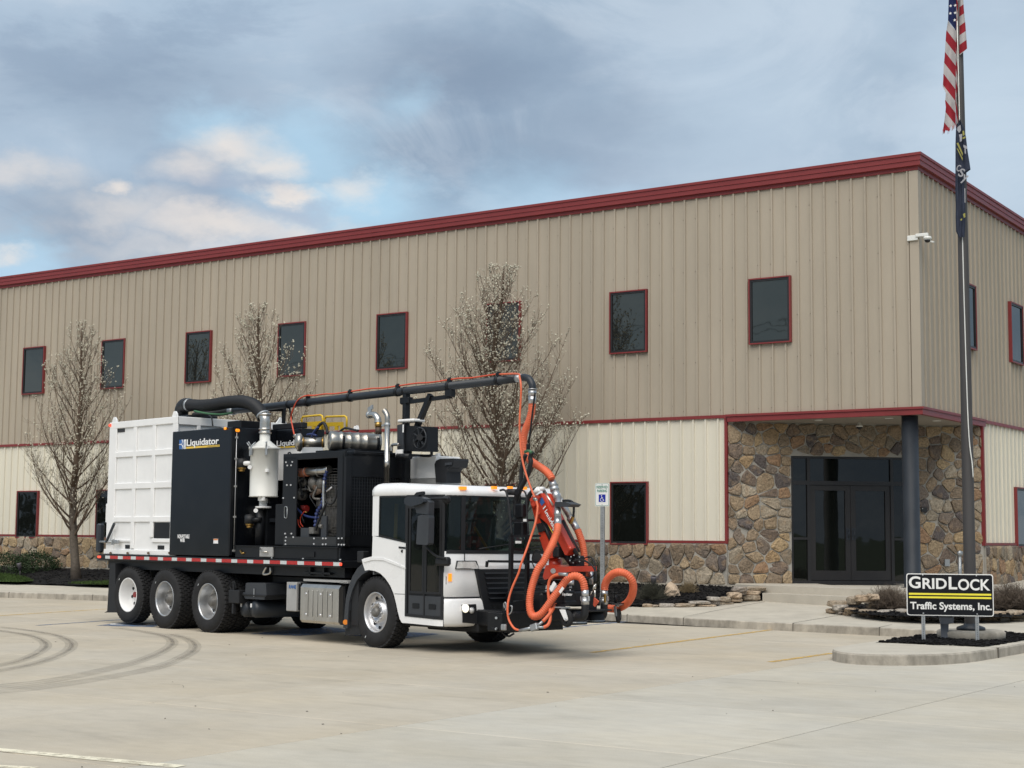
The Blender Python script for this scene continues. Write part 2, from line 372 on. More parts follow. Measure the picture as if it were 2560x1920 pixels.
# closure strip below fascia, middle and sill trims
mb = MB(); mb.bx(-33.4, -4.36, -.055, .02, 4.235, 4.305).bx(.0, .055, 4.0, 13, 4.235, 4.305); mb.build('middle_trim', RED, bld)
mb = MB(); mb.poly([(-4.36, -.06, 4.15), (.06, -.06, 4.15), (.06, -.06, 4.26), (-4.36, -.06, 4.26)], (0, .1, 0)); mb.poly([(.062, -.062, 4.15), (.062, 4.0, 4.15), (.062, 4.0, 4.26), (.062, -.062, 4.26)], (-.1, 0, 0))
mb.poly([(-4.36, -.085, 4.262), (.085, -.085, 4.262), (.085, -.085, 4.31), (-4.36, -.085, 4.31)], (0, .12, 0)); mb.poly([(.087, -.087, 4.262), (.087, 4.0, 4.262), (.087, 4.0, 4.31), (.087, -.087, 4.31)], (-.12, 0, 0))
recalc(mb.build('entrance_fascia', RED, bld))
MB().bx(-4.40, -4.34, -.06, .03, 1.50, 4.235).build('vertical_trim', RED, bld); MB().bx(-.03, .06, 3.80, 3.87, 1.50, 4.235).build('vertical_trim', RED, bld)
WX = [-28.21, -24.655, -21.16, -17.66, -14.25, -10.8, -7.32, -3.79]
LXS = [-28.24, -24.67, -21.16, -17.66, -14.25, -10.8, -7.29]
mb = MB(); e = [-33.4]+[q for x in LXS for q in (x, x+.98)]+[-4.4]
for a, b in zip(e[::2], e[1::2]): mb.bx(a, b, -.06, .02, 1.505, 1.555)
mb.build('sill_trim', RED, bld, kind='stuff'); MB().bx(-.02, .06, 3.87, 6.16, 1.505, 1.555).build('sill_trim', RED, bld); MB().bx(-.02, .06, 7.1, 13, 1.505, 1.555).build('sill_trim', RED, bld)
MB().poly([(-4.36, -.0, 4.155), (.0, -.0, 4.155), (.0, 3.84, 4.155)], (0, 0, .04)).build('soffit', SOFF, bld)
for (x, y) in ((-2.39, -.7+1.1), (-.9, .6), (-.28, 1.75)):
    MB().lathe([(.001, -.004), (.075, -.006), (.085, -.012), (.095, -.002)], (x, y, 4.152), (0, 0, 1), 20).build('soffit_light', WHITE, bld)

def window(x, z0, z1, w, side, gl):
    def q(mb): return mb
    o = link('window', None, bld)
    if side: o.location = (0, x, 0); o.rotation_euler = (0, 0, pi/2)
    else: o.location = (x, 0, 0)
    f = .028; d = -.085
    mb = MB(); mb.bx(0, w, d, 0, z0, z0+f).bx(0, w, d, 0, z1-f, z1).bx(0, f, d+.001, 0, z0+f, z1-f).bx(w-f, w, d+.001, 0, z0+f, z1-f); mb.build('trim', RED, o)
    t = .045; a, b = f, w-f; c, e2_ = z0+f, z1-f
    mb = MB(); mb.bx(a, b, -.07, 0, c, c+t).bx(a, b, -.07, 0, e2_-t, e2_).bx(a, a+t, -.069, 0, c+t, e2_-t).bx(b-t, b, -.069, 0, c+t, e2_-t); mb.build('frame', BRONZE, o)
    MB().bx(a+t, b-t, -.045, -.038, c+t, e2_-t).build('pane', gl, o)
for x in WX: window(x, 5.81, 7.255, .985, 0, GLASS)
for x in LXS: window(x, 1.455, 2.875, .975, 0, GLASS2)
for y in (2.5, 6.05, 9.6): window(y, 5.81, 7.26, .97, 1, GLASS)
window(6.16, 1.46, 2.87, .97, 1, GLASS)
SCREW = mat('cladding screw', (.20, .17, .13), .5, .3, .1, 5.); mb = MB()
for k in range(108):
    for z in (4.42, 5.5, 6.4, 7.55, 8.75):
        x = XI(24.15-.16)-R1*(k+.5); mb.box((x-.045 if k % 3 else x, -.003 if k % 3 else -.032, z+(.12 if k % 3 == 0 else 0)), (.014, .012, .014))
mb.build('cladding_screws', SCREW, bld, kind='stuff')

# ---------------------------------------------------------------- field stones: cells grown from jittered seeds, rounded and uneven
def clip(poly, a, b):     # keep the side nearer to a
    d2_ = (a[0]-b[0])**2+(a[1]-b[1])**2; f_ = .5 if len(a) < 3 else max(.2, min(.8, .5+(a[2]**2-b[2]**2)/(2*d2_)))
    mx_, my = a[0]+(b[0]-a[0])*f_, a[1]+(b[1]-a[1])*f_; nx, ny = b[0]-a[0], b[1]-a[1]; out = []
    for i in range(len(poly)):
        p, q = poly[i], poly[(i+1) % len(poly)]
        dp = (p[0]-mx_)*nx+(p[1]-my)*ny; dq = (q[0]-mx_)*nx+(q[1]-my)*ny
        if dp <= 0: out.append(p)
        if dp*dq < 0: t = dp/(dp-dq); out.append((p[0]+(q[0]-p[0])*t, p[1]+(q[1]-p[1])*t))
    return out
def cells(w, h, s, rnd, sy=.72, holes=()):
    seeds = []; ny = max(1, round(h/(s*sy))); 
    for j in range(ny):
        nx = max(1, round(w/s*rnd.uniform(.85, 1.15))); off = rnd.random()
        for i in range(nx+1):
            seeds.append(((i+off-.5+rnd.uniform(-.34, .34))*w/nx, (j+.5+rnd.uniform(-.38, .38))*h/ny, s*rnd.uniform(.05, .48)))
    ext = []
    for (hx0, hx1, hy0, hy1) in holes: pass
    res = []
    for a in seeds:
        if not (-.1 < a[0] < w+.1): continue
        if any(x0 < a[0] < x1 and y0 < a[1] < y1 for x0, x1, y0, y1 in holes): continue
        P = [(max(0, a[0]-s*1.6), max(0, a[1]-s*1.3)), (min(w, a[0]+s*1.6), max(0, a[1]-s*1.3)), (min(w, a[0]+s*1.6), min(h, a[1]+s*1.3)), (max(0, a[0]-s*1.6), min(h, a[1]+s*1.3))]
        for b in seeds:
            if b is a or abs(b[0]-a[0]) > 3*s or abs(b[1]-a[1]) > 3*s: continue
            P = clip(P, a, b)
            if len(P) < 3: break
        for (x0, x1, y0, y1) in holes:     # a stone stops at the opening's edge
            if len(P) >= 3:
                if a[0] <= x0: lim = [(p[0] <= x0, p) for p in P]; ax, v, sg = 0, x0, 1
                elif a[0] >= x1: ax, v, sg = 0, x1, -1
                elif a[1] >= y1: ax, v, sg = 1, y1, -1
                else: ax, v, sg = 1, y0, 1
                cxp = [p for p in P if x0-.001 < p[0] < x1+.001 and y0-.001 < p[1] < y1+.001]
                corner = (a[0] <= x0 or a[0] >= x1) and a[1] >= y1
                if corner:      # near an upper corner choose the cut that keeps more
                    ax, v, sg = (1, y1, -1) if (a[1]-y1) > min(abs(a[0]-x0), abs(a[0]-x1)) else (ax, v, sg)
                need = any(x0 < p[0] < x1 and y0 < p[1] < y1 for p in P) or (ax == 1 and any(p[1] < y1 for p in P) and min(p[0] for p in P) < x1 and max(p[0] for p in P) > x0)
                if need:
                    m_ = (v+sg*.5, 0) if ax == 0 else (0, v+sg*.5); n_ = (v-sg*.5, 0) if ax == 0 else (0, v-sg*.5)
                    P = clip(P, n_, m_)
        if len(P) >= 3: res.append(P)
    return res
def shrink(P, d):
    cx = sum(p[0] for p in P)/len(P); cy = sum(p[1] for p in P)/len(P); k = len(P); out = []
    A = sum(P[i][0]*P[(i+1) % k][1]-P[(i+1) % k][0]*P[i][1] for i in range(k))
    if A < 0: P = P[::-1]
    for i in range(k):
        p0, p1, p2 = P[i-1], P[i], P[(i+1) % k]
        def nrm(a, b):
            dx, dy = b[0]-a[0], b[1]-a[1]; l = math.hypot(dx, dy) or 1e-6; return (-dy/l, dx/l)
        n1, n2 = nrm(p0, p1), nrm(p1, p2); sx, sy = n1[0]+n2[0], n1[1]+n2[1]; l2 = sx*sx+sy*sy
        if l2 < .3: l2 = .3
        out.append((p1[0]+sx*2*d/l2, p1[1]+sy*2*d/l2))
    return out
def chaikin(P, f=.22):
    out = []
    for i in range(len(P)):
        p, q = P[i], P[(i+1) % len(P)]; out += [(p[0]+(q[0]-p[0])*f, p[1]+(q[1]-p[1])*f), (p[0]+(q[0]-p[0])*(1-f), p[1]+(q[1]-p[1])*(1-f))]
    return out
def area(P): return abs(sum(P[i][0]*P[(i+1) % len(P)][1]-P[(i+1) % len(P)][0]*P[i][1] for i in range(len(P))))/2
def stone_geo(mb, P, rnd, fx_, depth=.05):      # fx_(x, z, out) -> world point
    P = [p for i, p in enumerate(P) if math.hypot(p[0]-P[i-1][0], p[1]-P[i-1][1]) > .02]
    if len(P) < 3 or area(P) < .004: return False
    P = shrink(P, .009)
    if area(P) < .003: return False
    P = chaikin(P, .17); P = [(x+rnd.uniform(-.011, .011), y+rnd.uniform(-.011, .011)) for x, y in P]
    k = len(P); cx = sum(p[0] for p in P)/k; cy = sum(p[1] for p in P)/k
    d = depth*rnd.uniform(.5, 1.1); tx_, ty_ = rnd.uniform(-.12, .12), rnd.uniform(-.12, .12)
    rings = []
    for (f, o) in ((1, -.03), (.985, d*.45), (.93, d*.85), (.66, d*1.05)):
        rings.append([fx_(cx+(x-cx)*f, cy+(y-cy)*f, o+(((x-cx)*tx_+(y-cy)*ty_+rnd.uniform(-.011, .011)) if o > 0 else 0)) for x, y in P])
    vs = [p for r in rings for p in r]+[fx_(cx, cy, d*1.12)]
    fs = [(r*k+i, r*k+(i+1) % k, (r+1)*k+(i+1) % k, (r+1)*k+i) for r in range(3) for i in range(k)]+[(3*k+i, 3*k+(i+1) % k, 4*k) for i in range(k)]
    mb.add(vs, fs, False); return True
rs = random.Random(11)
def mk(o, ux, uy): # wall frame: origin, direction along, outward normal
    o = Vector(o); ux = Vector(ux).normalized(); n = Vector((ux.y, -ux.x, 0))
    return lambda x, z, out: tuple(o+ux*x+n*out+Vector((0, 0, z)))
# entrance wall (diagonal), with the door opening
DL = 5.79; dgU = Vector((4.36, 3.82, 0)).normalized(); dgN = Vector((dgU.y, -dgU.x, 0))
def DG(l, z, out=0): return Vector((-4.36, 0, 0))+dgU*l+dgN*out+Vector((0, 0, z))
DO = (1.43, 4.13, .64, 3.43)
ent = link('entrance_stone_wall', None, bld)
mb = MB()
for (l0, l1, z0, z1) in ((0, DO[0], .5, 4.155), (DO[1], DL+.02, .5, 4.155), (DO[0], DO[1], DO[3], 4.155)):
    mb.poly([DG(l0, z0), DG(l1, z0), DG(l1, z1), DG(l0, z1)], -dgN*.25)
recalc(mb.build('mortar', MORTAR, ent))
cnt = 0
H0 = .62
for P in cells(DL, 3.52, .345, rs, .70, [(DO[0], DO[1], -1, DO[3]-H0)]):
    mb = MB()
    if stone_geo(mb, P, rs, lambda x, z, o: tuple(DG(x, z+H0, o+.0)), .05): mb.build('stone', STONE, ent); cnt += 1
# plinth along the long facade; near 115 stones singly, far ones joined
pl = link('plinth_wall', None, bld)
mb = MB(); mb.bx(-33.4, -4.36, -.05, .02, .5, 1.50); mb.bx(-.02, .05, 3.86, 13, .5, 1.5); mb.build('mortar', MORTAR, pl)
F = mk((-33.4, -.05, 0), (1, 0, 0), 0)
far = MB(); lst = []
for P in cells(29.04, .90, .36, rs, .72):
    cx = sum(p[0] for p in P)/len(P)-33.4
    if (cx > -14.5 or cx < -24): lst.append((P, cx))
    else: stone_geo(far, P, rs, lambda x, z, o: F(x, z+.60, o), .05)
lst.sort(key=lambda t: 0 if t[1] > -12 else (1 if t[1] < -24 else 2)); npl = 0
for P, cx in lst:
    mb = MB() if npl < 225 else far
    if stone_geo(mb, P, rs, lambda x, z, o: F(x, z+.60, o), .05) and mb is not far: mb.build('stone', STONE, pl); npl += 1
far.build('far_stones', STONE, pl, kind='stuff')
F = mk((.05, 3.86, 0), (0, 1, 0), 0); n2 = 0
far2 = MB()
for P in cells(9.1, .92, .27, rs, 1.15):
    nr = sum(p[0] for p in P)/len(P) < 4.6
    mb = MB() if nr else far2
    if stone_geo(mb, P, rs, lambda x, z, o: F(x, z+.58, o), .05) and nr: mb.build('stone', STONE, pl); n2 += 1
far2.build('side_stones', STONE, pl, kind='stuff')
print('stones', cnt, npl, n2)
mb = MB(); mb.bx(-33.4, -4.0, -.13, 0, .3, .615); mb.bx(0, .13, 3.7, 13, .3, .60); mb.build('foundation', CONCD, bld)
# entrance door set
ds = link('entrance_doors', None, bld)
def dbar(mb, l0, l1, z0, z1, o0=-.13, o1=-.03): mb.poly([DG(l0, z0, o0), DG(l1, z0, o0), DG(l1, z1, o0), DG(l0, z1, o0)], dgN*(o1-o0))
mb = MB(); L0, L1, Z0, Z1 = DO
for l in (L0, 1.80, 3.70, L1-.05): dbar(mb, l, l+.05 if l != 1.80 and l != 3.70 else l+.07, Z0, Z1)
for (z, h) in ((Z0, .07), (2.80, .09), (Z1-.05, .05)):
    for a, b in ((L0+.05, 1.80), (1.87, 3.70), (3.77, L1-.05)): dbar(mb, a, b, z, z+h, -.129, -.031)
for a, b in ((L0+.05, 1.80), (3.77, L1-.05)): dbar(mb, a, b, 1.60, 1.65, -.128, -.032)
recalc(mb.build('frame', BRONZE, ds))
for (a, b, c, d) in ((L0+.05, 1.80, .71, 1.60), (L0+.05, 1.80, 1.65, 2.80), (L0+.05, 1.80, 2.89, 3.38), (1.87, 3.70, 2.89, 3.38), (3.77, 4.08, .71, 1.60), (3.77, 4.08, 1.65, 2.80), (3.77, 4.08, 2.89, 3.38)):
    mb = MB(); dbar(mb, a, b, c, d, -.085, -.08); recalc(mb.build('pane', GLASS2, ds))
BR2 = mat('bronze door leaf', (.024, .022, .022), .4, .2, .1, 3.)
for k, (a, b) in enumerate(((1.875, 2.783), (2.79, 3.697))):
    mb = MB(); s = .115
    dbar(mb, a, a+s, .72, 2.795, -.12, -.06); dbar(mb, b-s, b, .72, 2.795, -.12, -.06); dbar(mb, a+s, b-s, .72, .93, -.119, -.061); dbar(mb, a+s, b-s, 2.68, 2.795, -.119, -.061)
    dr = recalc(mb.build('door', BR2, ds))
    dr2 = dr
    mb = MB(); dbar(mb, a+s, b-s, .93, 2.68, -.1, -.095); recalc(mb.build('door_pane', GLASS2, ds))
    mb = MB(); x = b-.06 if k == 0 else a+.06; dbar(mb, x-.045, x+.045, 1.60, 1.86, -.06, -.045)
    mb.tube([DG(x, 1.66, -.03), DG(x, 1.66, .01), DG(x, 1.80, .01), DG(x, 1.80, -.03)], .011, 8); recalc(mb.build('door_handle', CHAR, ds))
    mb = MB(); dbar(mb, a+s, b-s, 1.63, 1.66, -.135, -.105); recalc(mb.build('push_bar', CHAR, ds))
# lobby behind the glass
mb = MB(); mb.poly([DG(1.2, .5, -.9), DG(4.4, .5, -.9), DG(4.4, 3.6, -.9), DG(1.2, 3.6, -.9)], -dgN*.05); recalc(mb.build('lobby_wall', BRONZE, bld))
# column
mb = MB(); mb.lathe([(.001, .62), (.23, .62), (.23, .66), (.17, .665), (.168, 4.15), (.001, 4.15)], (-.33, .26, 0), (0, 0, 1), 32); mb.build('column', CHAR, bld)
# small fittings on the walls
def boxD(l, z, w, h, d): 
    mb = MB(); dbar(mb, l-w/2, l+w/2, z-h/2, z+h/2, .04, .04+d); return mb
t = thing('door_intercom', 'small black intercom box on the stone wall right of the entrance doors', 'intercom'); recalc(boxD(4.42, 2.28, .13, .10, .05).build('case', BRONZE, t))
mb = MB(); mb.cyl(DG(4.38, 2.3, .09), DG(4.38, 2.3, .094), .008, 8).build('button', WHITE, t)
t = thing('outlet_box', 'small pale weatherproof outlet box low on the stone wall right of the column', 'outlet box'); recalc(boxD(4.92, 1.12, .11, .15, .07).build('cover', GALV, t))
mb = MB(); p = DG(5.12, 0, .30)
t = thing('access_button_post', 'thin grey steel post with a round push plate beside the flagpole at the stone wall', 'post')
MB().cyl((p.x, p.y, .5), (p.x, p.y, 1.28), .04, 12).build('post', GALV, t); MB().lathe([(.001, .0), (.06, .0), (.06, .05), (.001, .055)], (p.x, p.y, 1.33), dgN, 16).build('push_plate', GALV, t)
p = DG(2.87, 4.155, .35)
t = thing('dome_camera', 'small white dome camera hanging from the soffit above the entrance doors', 'camera')
MB().lathe([(.001, 0), (.05, 0), (.05, -.05), (.075, -.06), (.075, -.09), (.001, -.09)], p, (0, 0, 1), 20).build('housing', WHITE, t)
MB().sphere((p.x, p.y, p.z-.1), .06, 14, (1, 1, .8)).build('dome', BRONZE, t)
# corner camera
t = thing('wall_camera', 'white security camera on a bracket at the top corner of the tan cladding', 'camera')
mb = MB(); mb.bx(-.20, .02, -.08, -.036, 7.73, 7.84, .008); mb.build('bracket', WHITE, t)
MB().bx(-.02, .24, -.10, -.03, 7.79, 7.86, .01).build('arm', WHITE, t)
mb = MB(); mb.lathe([(.001, .0), (.07, .0), (.085, -.02), (.085, -.05), (.065, -.06), (.065, -.07)], (.23, -.08, 7.78), (0, 0, 1), 20).build('housing', WHITE, t)
MB().sphere((.23, -.08, 7.70), .058, 14, (1, 1, .8)).build('dome', BRONZE, t)
MB().box((.32, -.05, 7.67), (.07, .05, .03), Matrix.Rotation(.3, 3, 'Y')).build('visor', WHITE, t)
# ---------------------------------------------------------------- ground
def ground_mat(name, rgb, patch=.10, grain=.12):
    m = bpy.data.materials.new(name); m.use_nodes = True; t = m.node_tree; b = t.nodes['Principled BSDF']; L = t.links.new
    g = t.nodes.new('ShaderNodeNewGeometry'); oi = t.nodes.new('ShaderNodeObjectInfo')
    def noi(s, d, st=(1, 1, 1)):
        mp = t.nodes.new('ShaderNodeMapping'); L(g.outputs['Position'], mp.inputs[0]); mp.inputs['Scale'].default_value = st
        n = t.nodes.new('ShaderNodeTexNoise'); L(mp.outputs[0], n.inputs['Vector']); n.inputs['Scale'].default_value = s; n.inputs['Detail'].default_value = d; n.inputs['Roughness'].default_value = .65; return n.outputs[0]
    def rg(v, a, b_, c, d):
        r = t.nodes.new('ShaderNodeMapRange'); L(v, r.inputs[0])
        for i, q in enumerate((a, b_, c, d)): r.inputs[i+1].default_value = q
        return r.outputs[0]
    def mul(a, c):
        n = t.nodes.new('ShaderNodeMath'); n.operation = 'MULTIPLY'; L(a, n.inputs[0]); L(c, n.inputs[1]); return n.outputs[0]
    v = mul(rg(noi(.55, 6), .3, .7, 1-patch, 1+patch), rg(noi(90, 3), .2, .8, 1-grain, 1+grain))
    v = mul(v, rg(noi(3., 6, (1, 2.2, 1)), .3, .7, 1-patch*.6, 1+patch*.6))
    v = mul(v, rg(noi(1.1, 7, (.5, 1.6, 1)), .56, .74, 1., .80))       # soaked-in stains
    v = mul(v, rg(oi.outputs['Random'], 0, 1, .955, 1.045))
    sc_ = t.nodes.new('ShaderNodeVectorMath'); sc_.operation = 'SCALE'; sc_.inputs[0].default_value = rgb; L(v, sc_.inputs['Scale'])
    mx = t.nodes.new('ShaderNodeMix'); mx.data_type = 'RGBA'; L(rg(noi(.35, 4), .4, .65, 0, .5), mx.inputs[0]); L(sc_.outputs[0], mx.inputs[6])
    s2 = t.nodes.new('ShaderNodeVectorMath'); s2.operation = 'MULTIPLY'; L(sc_.outputs[0], s2.inputs[0]); s2.inputs[1].default_value = (.99, .93, .82); L(s2.outputs[0], mx.inputs[7]); L(mx.outputs[2], b.inputs['Base Color'])
    b.inputs['Roughness'].default_value = .82; b.inputs['Specular IOR Level'].default_value = .3
    bu = t.nodes.new('ShaderNodeBump'); bu.inputs['Strength'].default_value = .25; bu.inputs['Distance'].default_value = .004; L(noi(140, 3), bu.inputs['Height']); L(bu.outputs[0], b.inputs['Normal'])
    return m
SLABT = ground_mat('warm concrete', (.455, .41, .332)); SLABG = ground_mat('grey concrete', (.468, .44, .375))
DIRT = mat('joint fill', (.10, .09, .075), .95)
GRASSG = mat('distant grass ground', (.05, .075, .025), .95, 0, .3, .6)
GB = MB(); GB.bx(-700, 700, -700, 700, -.2, -.075); GB.build('ground', GRASSG, kind='structure')
lot = link('parking_lot', None, None, kind='structure')
MB().bx(-60, 30, -60, 2, -.07, -.018).build('joint_bed', DIRT, lot)
sl_me = {}
def slab(x0, x1, y0, y1, m):
    key = (round(x1-x0, 3), round(y1-y0, 3), m.name)
    if key not in sl_me:
        mb = MB(); w, h = x1-x0, y1-y0; g, b = .008, .008
        a = [(g, g), (w-g, g), (w-g, h-g), (g, h-g)]; c = [(g+b, g+b), (w-g-b, g+b), (w-g-b, h-g-b), (g+b, h-g-b)]
        mb.add([(x, y, -.05) for x, y in a]+[(x, y, -b*.5) for x, y in a]+[(x, y, 0) for x, y in c], [(0, 1, 5, 4), (1, 2, 6, 5), (2, 3, 7, 6), (3, 0, 4, 7), (4, 5, 9, 8), (5, 6, 10, 9), (6, 7, 11, 10), (7, 4, 8, 11), (8, 9, 10, 11)])
        sl_me[key] = mb.mesh('slab', m)
    link('slab', sl_me[key], lot, (x0, y0, 0))
xs = [5.5-2.98*k for k in range(-2, 13)]; ys = [-20.1+3.02*k for k in range(-4, 6)]
for i in range(len(xs)-1):
    for j in range(len(ys)-1):
        slab(xs[i+1], xs[i], ys[j], ys[j+1], SLABG if xs[i] > 3 else SLABT)
slab(xs[-1]-30, xs[-1], ys[0], ys[-1], SLABT); slab(xs[-1]-30, xs[0], -60, ys[0], SLABT); slab(xs[0], 30, -60, ys[-1], SLABG)
# paint
def paint_mat(name, rgb, wear):
    m = bpy.data.materials.new(name); m.use_nodes = True; t = m.node_tree; b = t.nodes['Principled BSDF']; L = t.links.new
    b.inputs['Base Color'].default_value = (*rgb, 1); b.inputs['Roughness'].default_value = .7
    g = t.nodes.new('ShaderNodeNewGeometry'); n = t.nodes.new('ShaderNodeTexNoise'); L(g.outputs['Position'], n.inputs['Vector']); n.inputs['Scale'].default_value = 7; n.inputs['Detail'].default_value = 9; n.inputs['Roughness'].default_value = .72
    r = t.nodes.new('ShaderNodeMapRange'); L(n.outputs[0], r.inputs[0]); r.inputs[1].default_value = wear-.12; r.inputs[2].default_value = wear+.12; r.inputs[3].default_value = 1; r.inputs[4].default_value = .0
    tr = t.nodes.new('ShaderNodeBsdfTransparent'); mx = t.nodes.new('ShaderNodeMixShader'); L(r.outputs[0], mx.inputs[0]); L(tr.outputs[0], mx.inputs[1]); L(b.outputs[0], mx.inputs[2]); L(mx.outputs[0], t.nodes['Material Output'].inputs[0]); return m
YEL = paint_mat('worn yellow paint', (.60, .38, .09), .53); CRM = paint_mat('worn cream paint', (.78, .72, .55), .58); BLU = paint_mat('worn blue paint', (.09, .15, .26), .55); WHP = paint_mat('white ground paint', (.7, .7, .68), .6)
RUB = paint_mat('tyre rubber marks', (.17, .155, .13), .5)
for n_ in RUB.node_tree.nodes:
    if n_.type == 'TEX_NOISE': n_.inputs['Scale'].default_value = 1.6; n_.inputs['Detail'].default_value = 6
    if n_.type == 'MAP_RANGE': n_.inputs[1].default_value = .3; n_.inputs[2].default_value = .72; n_.inputs[3].default_value = .22; n_.inputs[4].default_value = .08
def strip(name, pts, w, m, parent, z=.004):
    pts = [Vector((p[0], p[1], 0)) for p in pts]; L, R = [], []
    for i, p in enumerate(pts):
        t = (pts[min(i+1, len(pts)-1)]-pts[max(i-1, 0)]).normalized(); n = Vector((-t.y, t.x, 0))*w/2; L.append(p+n); R.append(p-n)
    k = len(pts); mb = MB(); mb.add([(p.x, p.y, z) for p in L+R], [(i, k+i, k+i+1, i+1) for i in range(k-1)]); return recalc(mb.build(name, m, parent))
def Z0(p): return onZ(p, 0)
def ext(a, b, t0, t1):
    a = Vector(a); b = Vector(b); return [a+(b-a)*t0, a+(b-a)*t1]
strip('line_marking', [Z0(g2(345, 262)), Z0(g2(1130, 163))], .11, YEL, lot)
strip('line_marking', [Z0(g2(1115, 303)), Z0(g2(1385, 265))], .11, YEL, lot)
strip('line_marking', ext(Z0(b1(0, 1588)), Z0(b1(920, 1530)), -1, 1), .10, YEL, lot)
strip('line_marking', ext(Z0(g1(0, 683)), Z0(g1(780, 756)), -.6, 1), .13, CRM, lot)
strip('line_marking', ext(Z0(g1(0, 755)), Z0(g1(150, 763)), -2, 1), .10, CRM, lot, .0045)
strip('line_marking', [Z0(g1(160, 145)), Z0(g1(520, 120))], .10, BLU, lot)
strip('line_marking', [Z0(g2(200, 156)), Z0(g2(560, 122))], .10, BLU, lot)
def quadmark(name, ps, m, z): mb = MB(); mb.add([(p.x, p.y, z) for p in ps], [(0, 1, 2, 3)]); return recalc(mb.build(name, m, lot))
A_, B_ = Z0(g1(415, 147)), Z0(g1(545, 131)); dx = (B_-A_); 
quadmark('stall_square', [Z0(g1(415, 146)), Z0(g1(545, 131)), Z0(g1(735, 133)), Z0(g1(660, 152))], BLU, .0042)
quadmark('stall_square', [Z0(g1(1080, 182)), Z0(g1(1380, 148)), Z0(g1(1560, 168)), Z0(g1(1300, 190))], BLU, .0042)
quadmark('stall_square', [Z0(g1(1500, 190)), Z0(g1(1700, 170)), Z0(g1(1900, 182)), Z0(g1(1760, 200))], BLU, .0042)
q = Z0(g1(575, 140)); mb = MB(); k = 20; ar = [(q.x+.36*cos(a), q.y+.36*sin(a)) for a in [pi*1.6*i/k for i in range(k+1)]]
strip('wheelchair_mark', ar, .09, WHP, lot, .008)
def arcs(ptsA, ptsB, n):
    for f in (0, .5, 1):
        P = smoothpath([Z0(g1(a[0]+(b[0]-a[0])*f, a[1]+(b[1]-a[1])*f)) for a, b in zip(ptsA, ptsB)], 10)
        strip('tyre_mark', P, (.11, .07, .10)[int(f*2+.5)], RUB, lot, .0052+.0006*f)
arcs([(-60, 408), (200, 380), (430, 335), (600, 292), (710, 245), (735, 215), (700, 192), (600, 172), (480, 155)], [(-60, 424), (200, 396), (430, 350), (620, 300), (735, 246), (755, 215), (722, 192), (640, 172), (520, 155)], 2)
arcs([(-60, 432), (200, 404), (470, 362), (680, 318), (800, 268), (832, 235), (800, 205), (720, 183)], [(-60, 444), (200, 418), (480, 374), (700, 328), (825, 272), (855, 236), (826, 205), (750, 183)], 2)
arcs([(-60, 322), (60, 300), (140, 270), (185, 240), (180, 215), (120, 190), (0, 170), (-60, 165)], [(-60, 332), (60, 310), (150, 278), (205, 243), (200, 215), (145, 190), (20, 168), (-60, 160)], 2)
arcs([(-60, 345), (100, 318), (220, 282), (290, 246), (290, 215), (230, 188), (120, 168), (0, 155)], [(-60, 355), (110, 325), (235, 290), (312, 248), (315, 215), (255, 188), (140, 167), (0, 150)], 2)

# ---------------------------------------------------------------- pavement with kerb, and the island
KX = [(-40, -7.6), (-30, -6.55), (-21.5, -5.65), (-18.3, -5.15), (-10, -4.5), (-4.8, -4.33), (-3.6, -4.6), (-2.2, -4.95), (0, -5.17), (1.5, -5.33), (2.35, -5.5)]
def hz(x, y): return .14+max(0, (y+5.2))*.048
def ky(x):
    for (a, b) in zip(KX, KX[1:]):
        if a[0] <= x <= b[0]: return a[1]+(b[1]-a[1])*(x-a[0])/(b[0]-a[0])
    return -5.5
pav = link('pavement', None, None, kind='structure')
mb = MB(); xs_ = [-40+.5*i for i in range(0, 101)]; ysn = [0, .12, .3, .6, .8, 1]
P = []
for x in xs_:
    k = ky(x) if x < 2.36 else -5.5
    y1 = 2.6 if x < 0 else 9
    col = [(x, k, 0), (x, k+.004, .125), (x, k+.02, .14)]+[(x, k+.02+(y1-k)*f, 0) for f in (.15, .3, .45, .6, .8, 1)]
    col = [c if i < 3 else (c[0], c[1], hz(c[0], c[1])) for i, c in enumerate(col)]
    P.append(col)
n = len(P[0]); vs = [p for c in P for p in c]
fs = [(i*n+j, (i+1)*n+j, (i+1)*n+j+1, i*n+j+1) for i in range(len(P)-1) for j in range(n-1)]
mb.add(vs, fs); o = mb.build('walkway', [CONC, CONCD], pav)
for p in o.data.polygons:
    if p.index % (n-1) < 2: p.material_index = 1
def kerb_joint(x, k):
    mb = MB(); mb.bx(x-.006, x+.006, k-.004, k+.5, -.0, .143); return mb.build('kerb_joint', DIRT, pav)
for x in (-27, -24, -21.3, -18.7, -4.3, -2.9, -.55, 1.1):
    kerb_joint(x, ky(x))
mb = MB()
for (a, b) in (((-.55, -5.1), (-.35, -3.2)), ((-2.9, -4.75), (-2.9, -1.25)), ((1.1, -5.3), (1.1, -4.7))): 
    mb.poly([(a[0]-.006, a[1], hz(*a)+.002), (a[0]+.006, a[1], hz(*a)+.002), (b[0]+.006, b[1], hz(*b)+.002), (b[0]-.006, b[1], hz(*b)+.002)], (0, 0, .001))
mb.build('walkway_joint', DIRT, pav)
isl = [(2.37, -5.3), (2.36, -8.8), (2.40, -10.1), (2.5, -10.62), (2.7, -11.0), (2.95, -11.22), (3.2, -11.28), (3.5, -11.18), (3.8, -10.9), (4.02, -10.5), (4.15, -10.0), (4.2, -9.3), (4.22, -8.0), (4.3, -6.6), (4.75, -5.9), (5.6, -5.6), (12, -5.5), (12, -5.3)]
isl2 = smoothpath([(x, y, 0) for x, y in isl], 4)
cxy = Vector((3.3, -8, 0)); k = len(isl2)
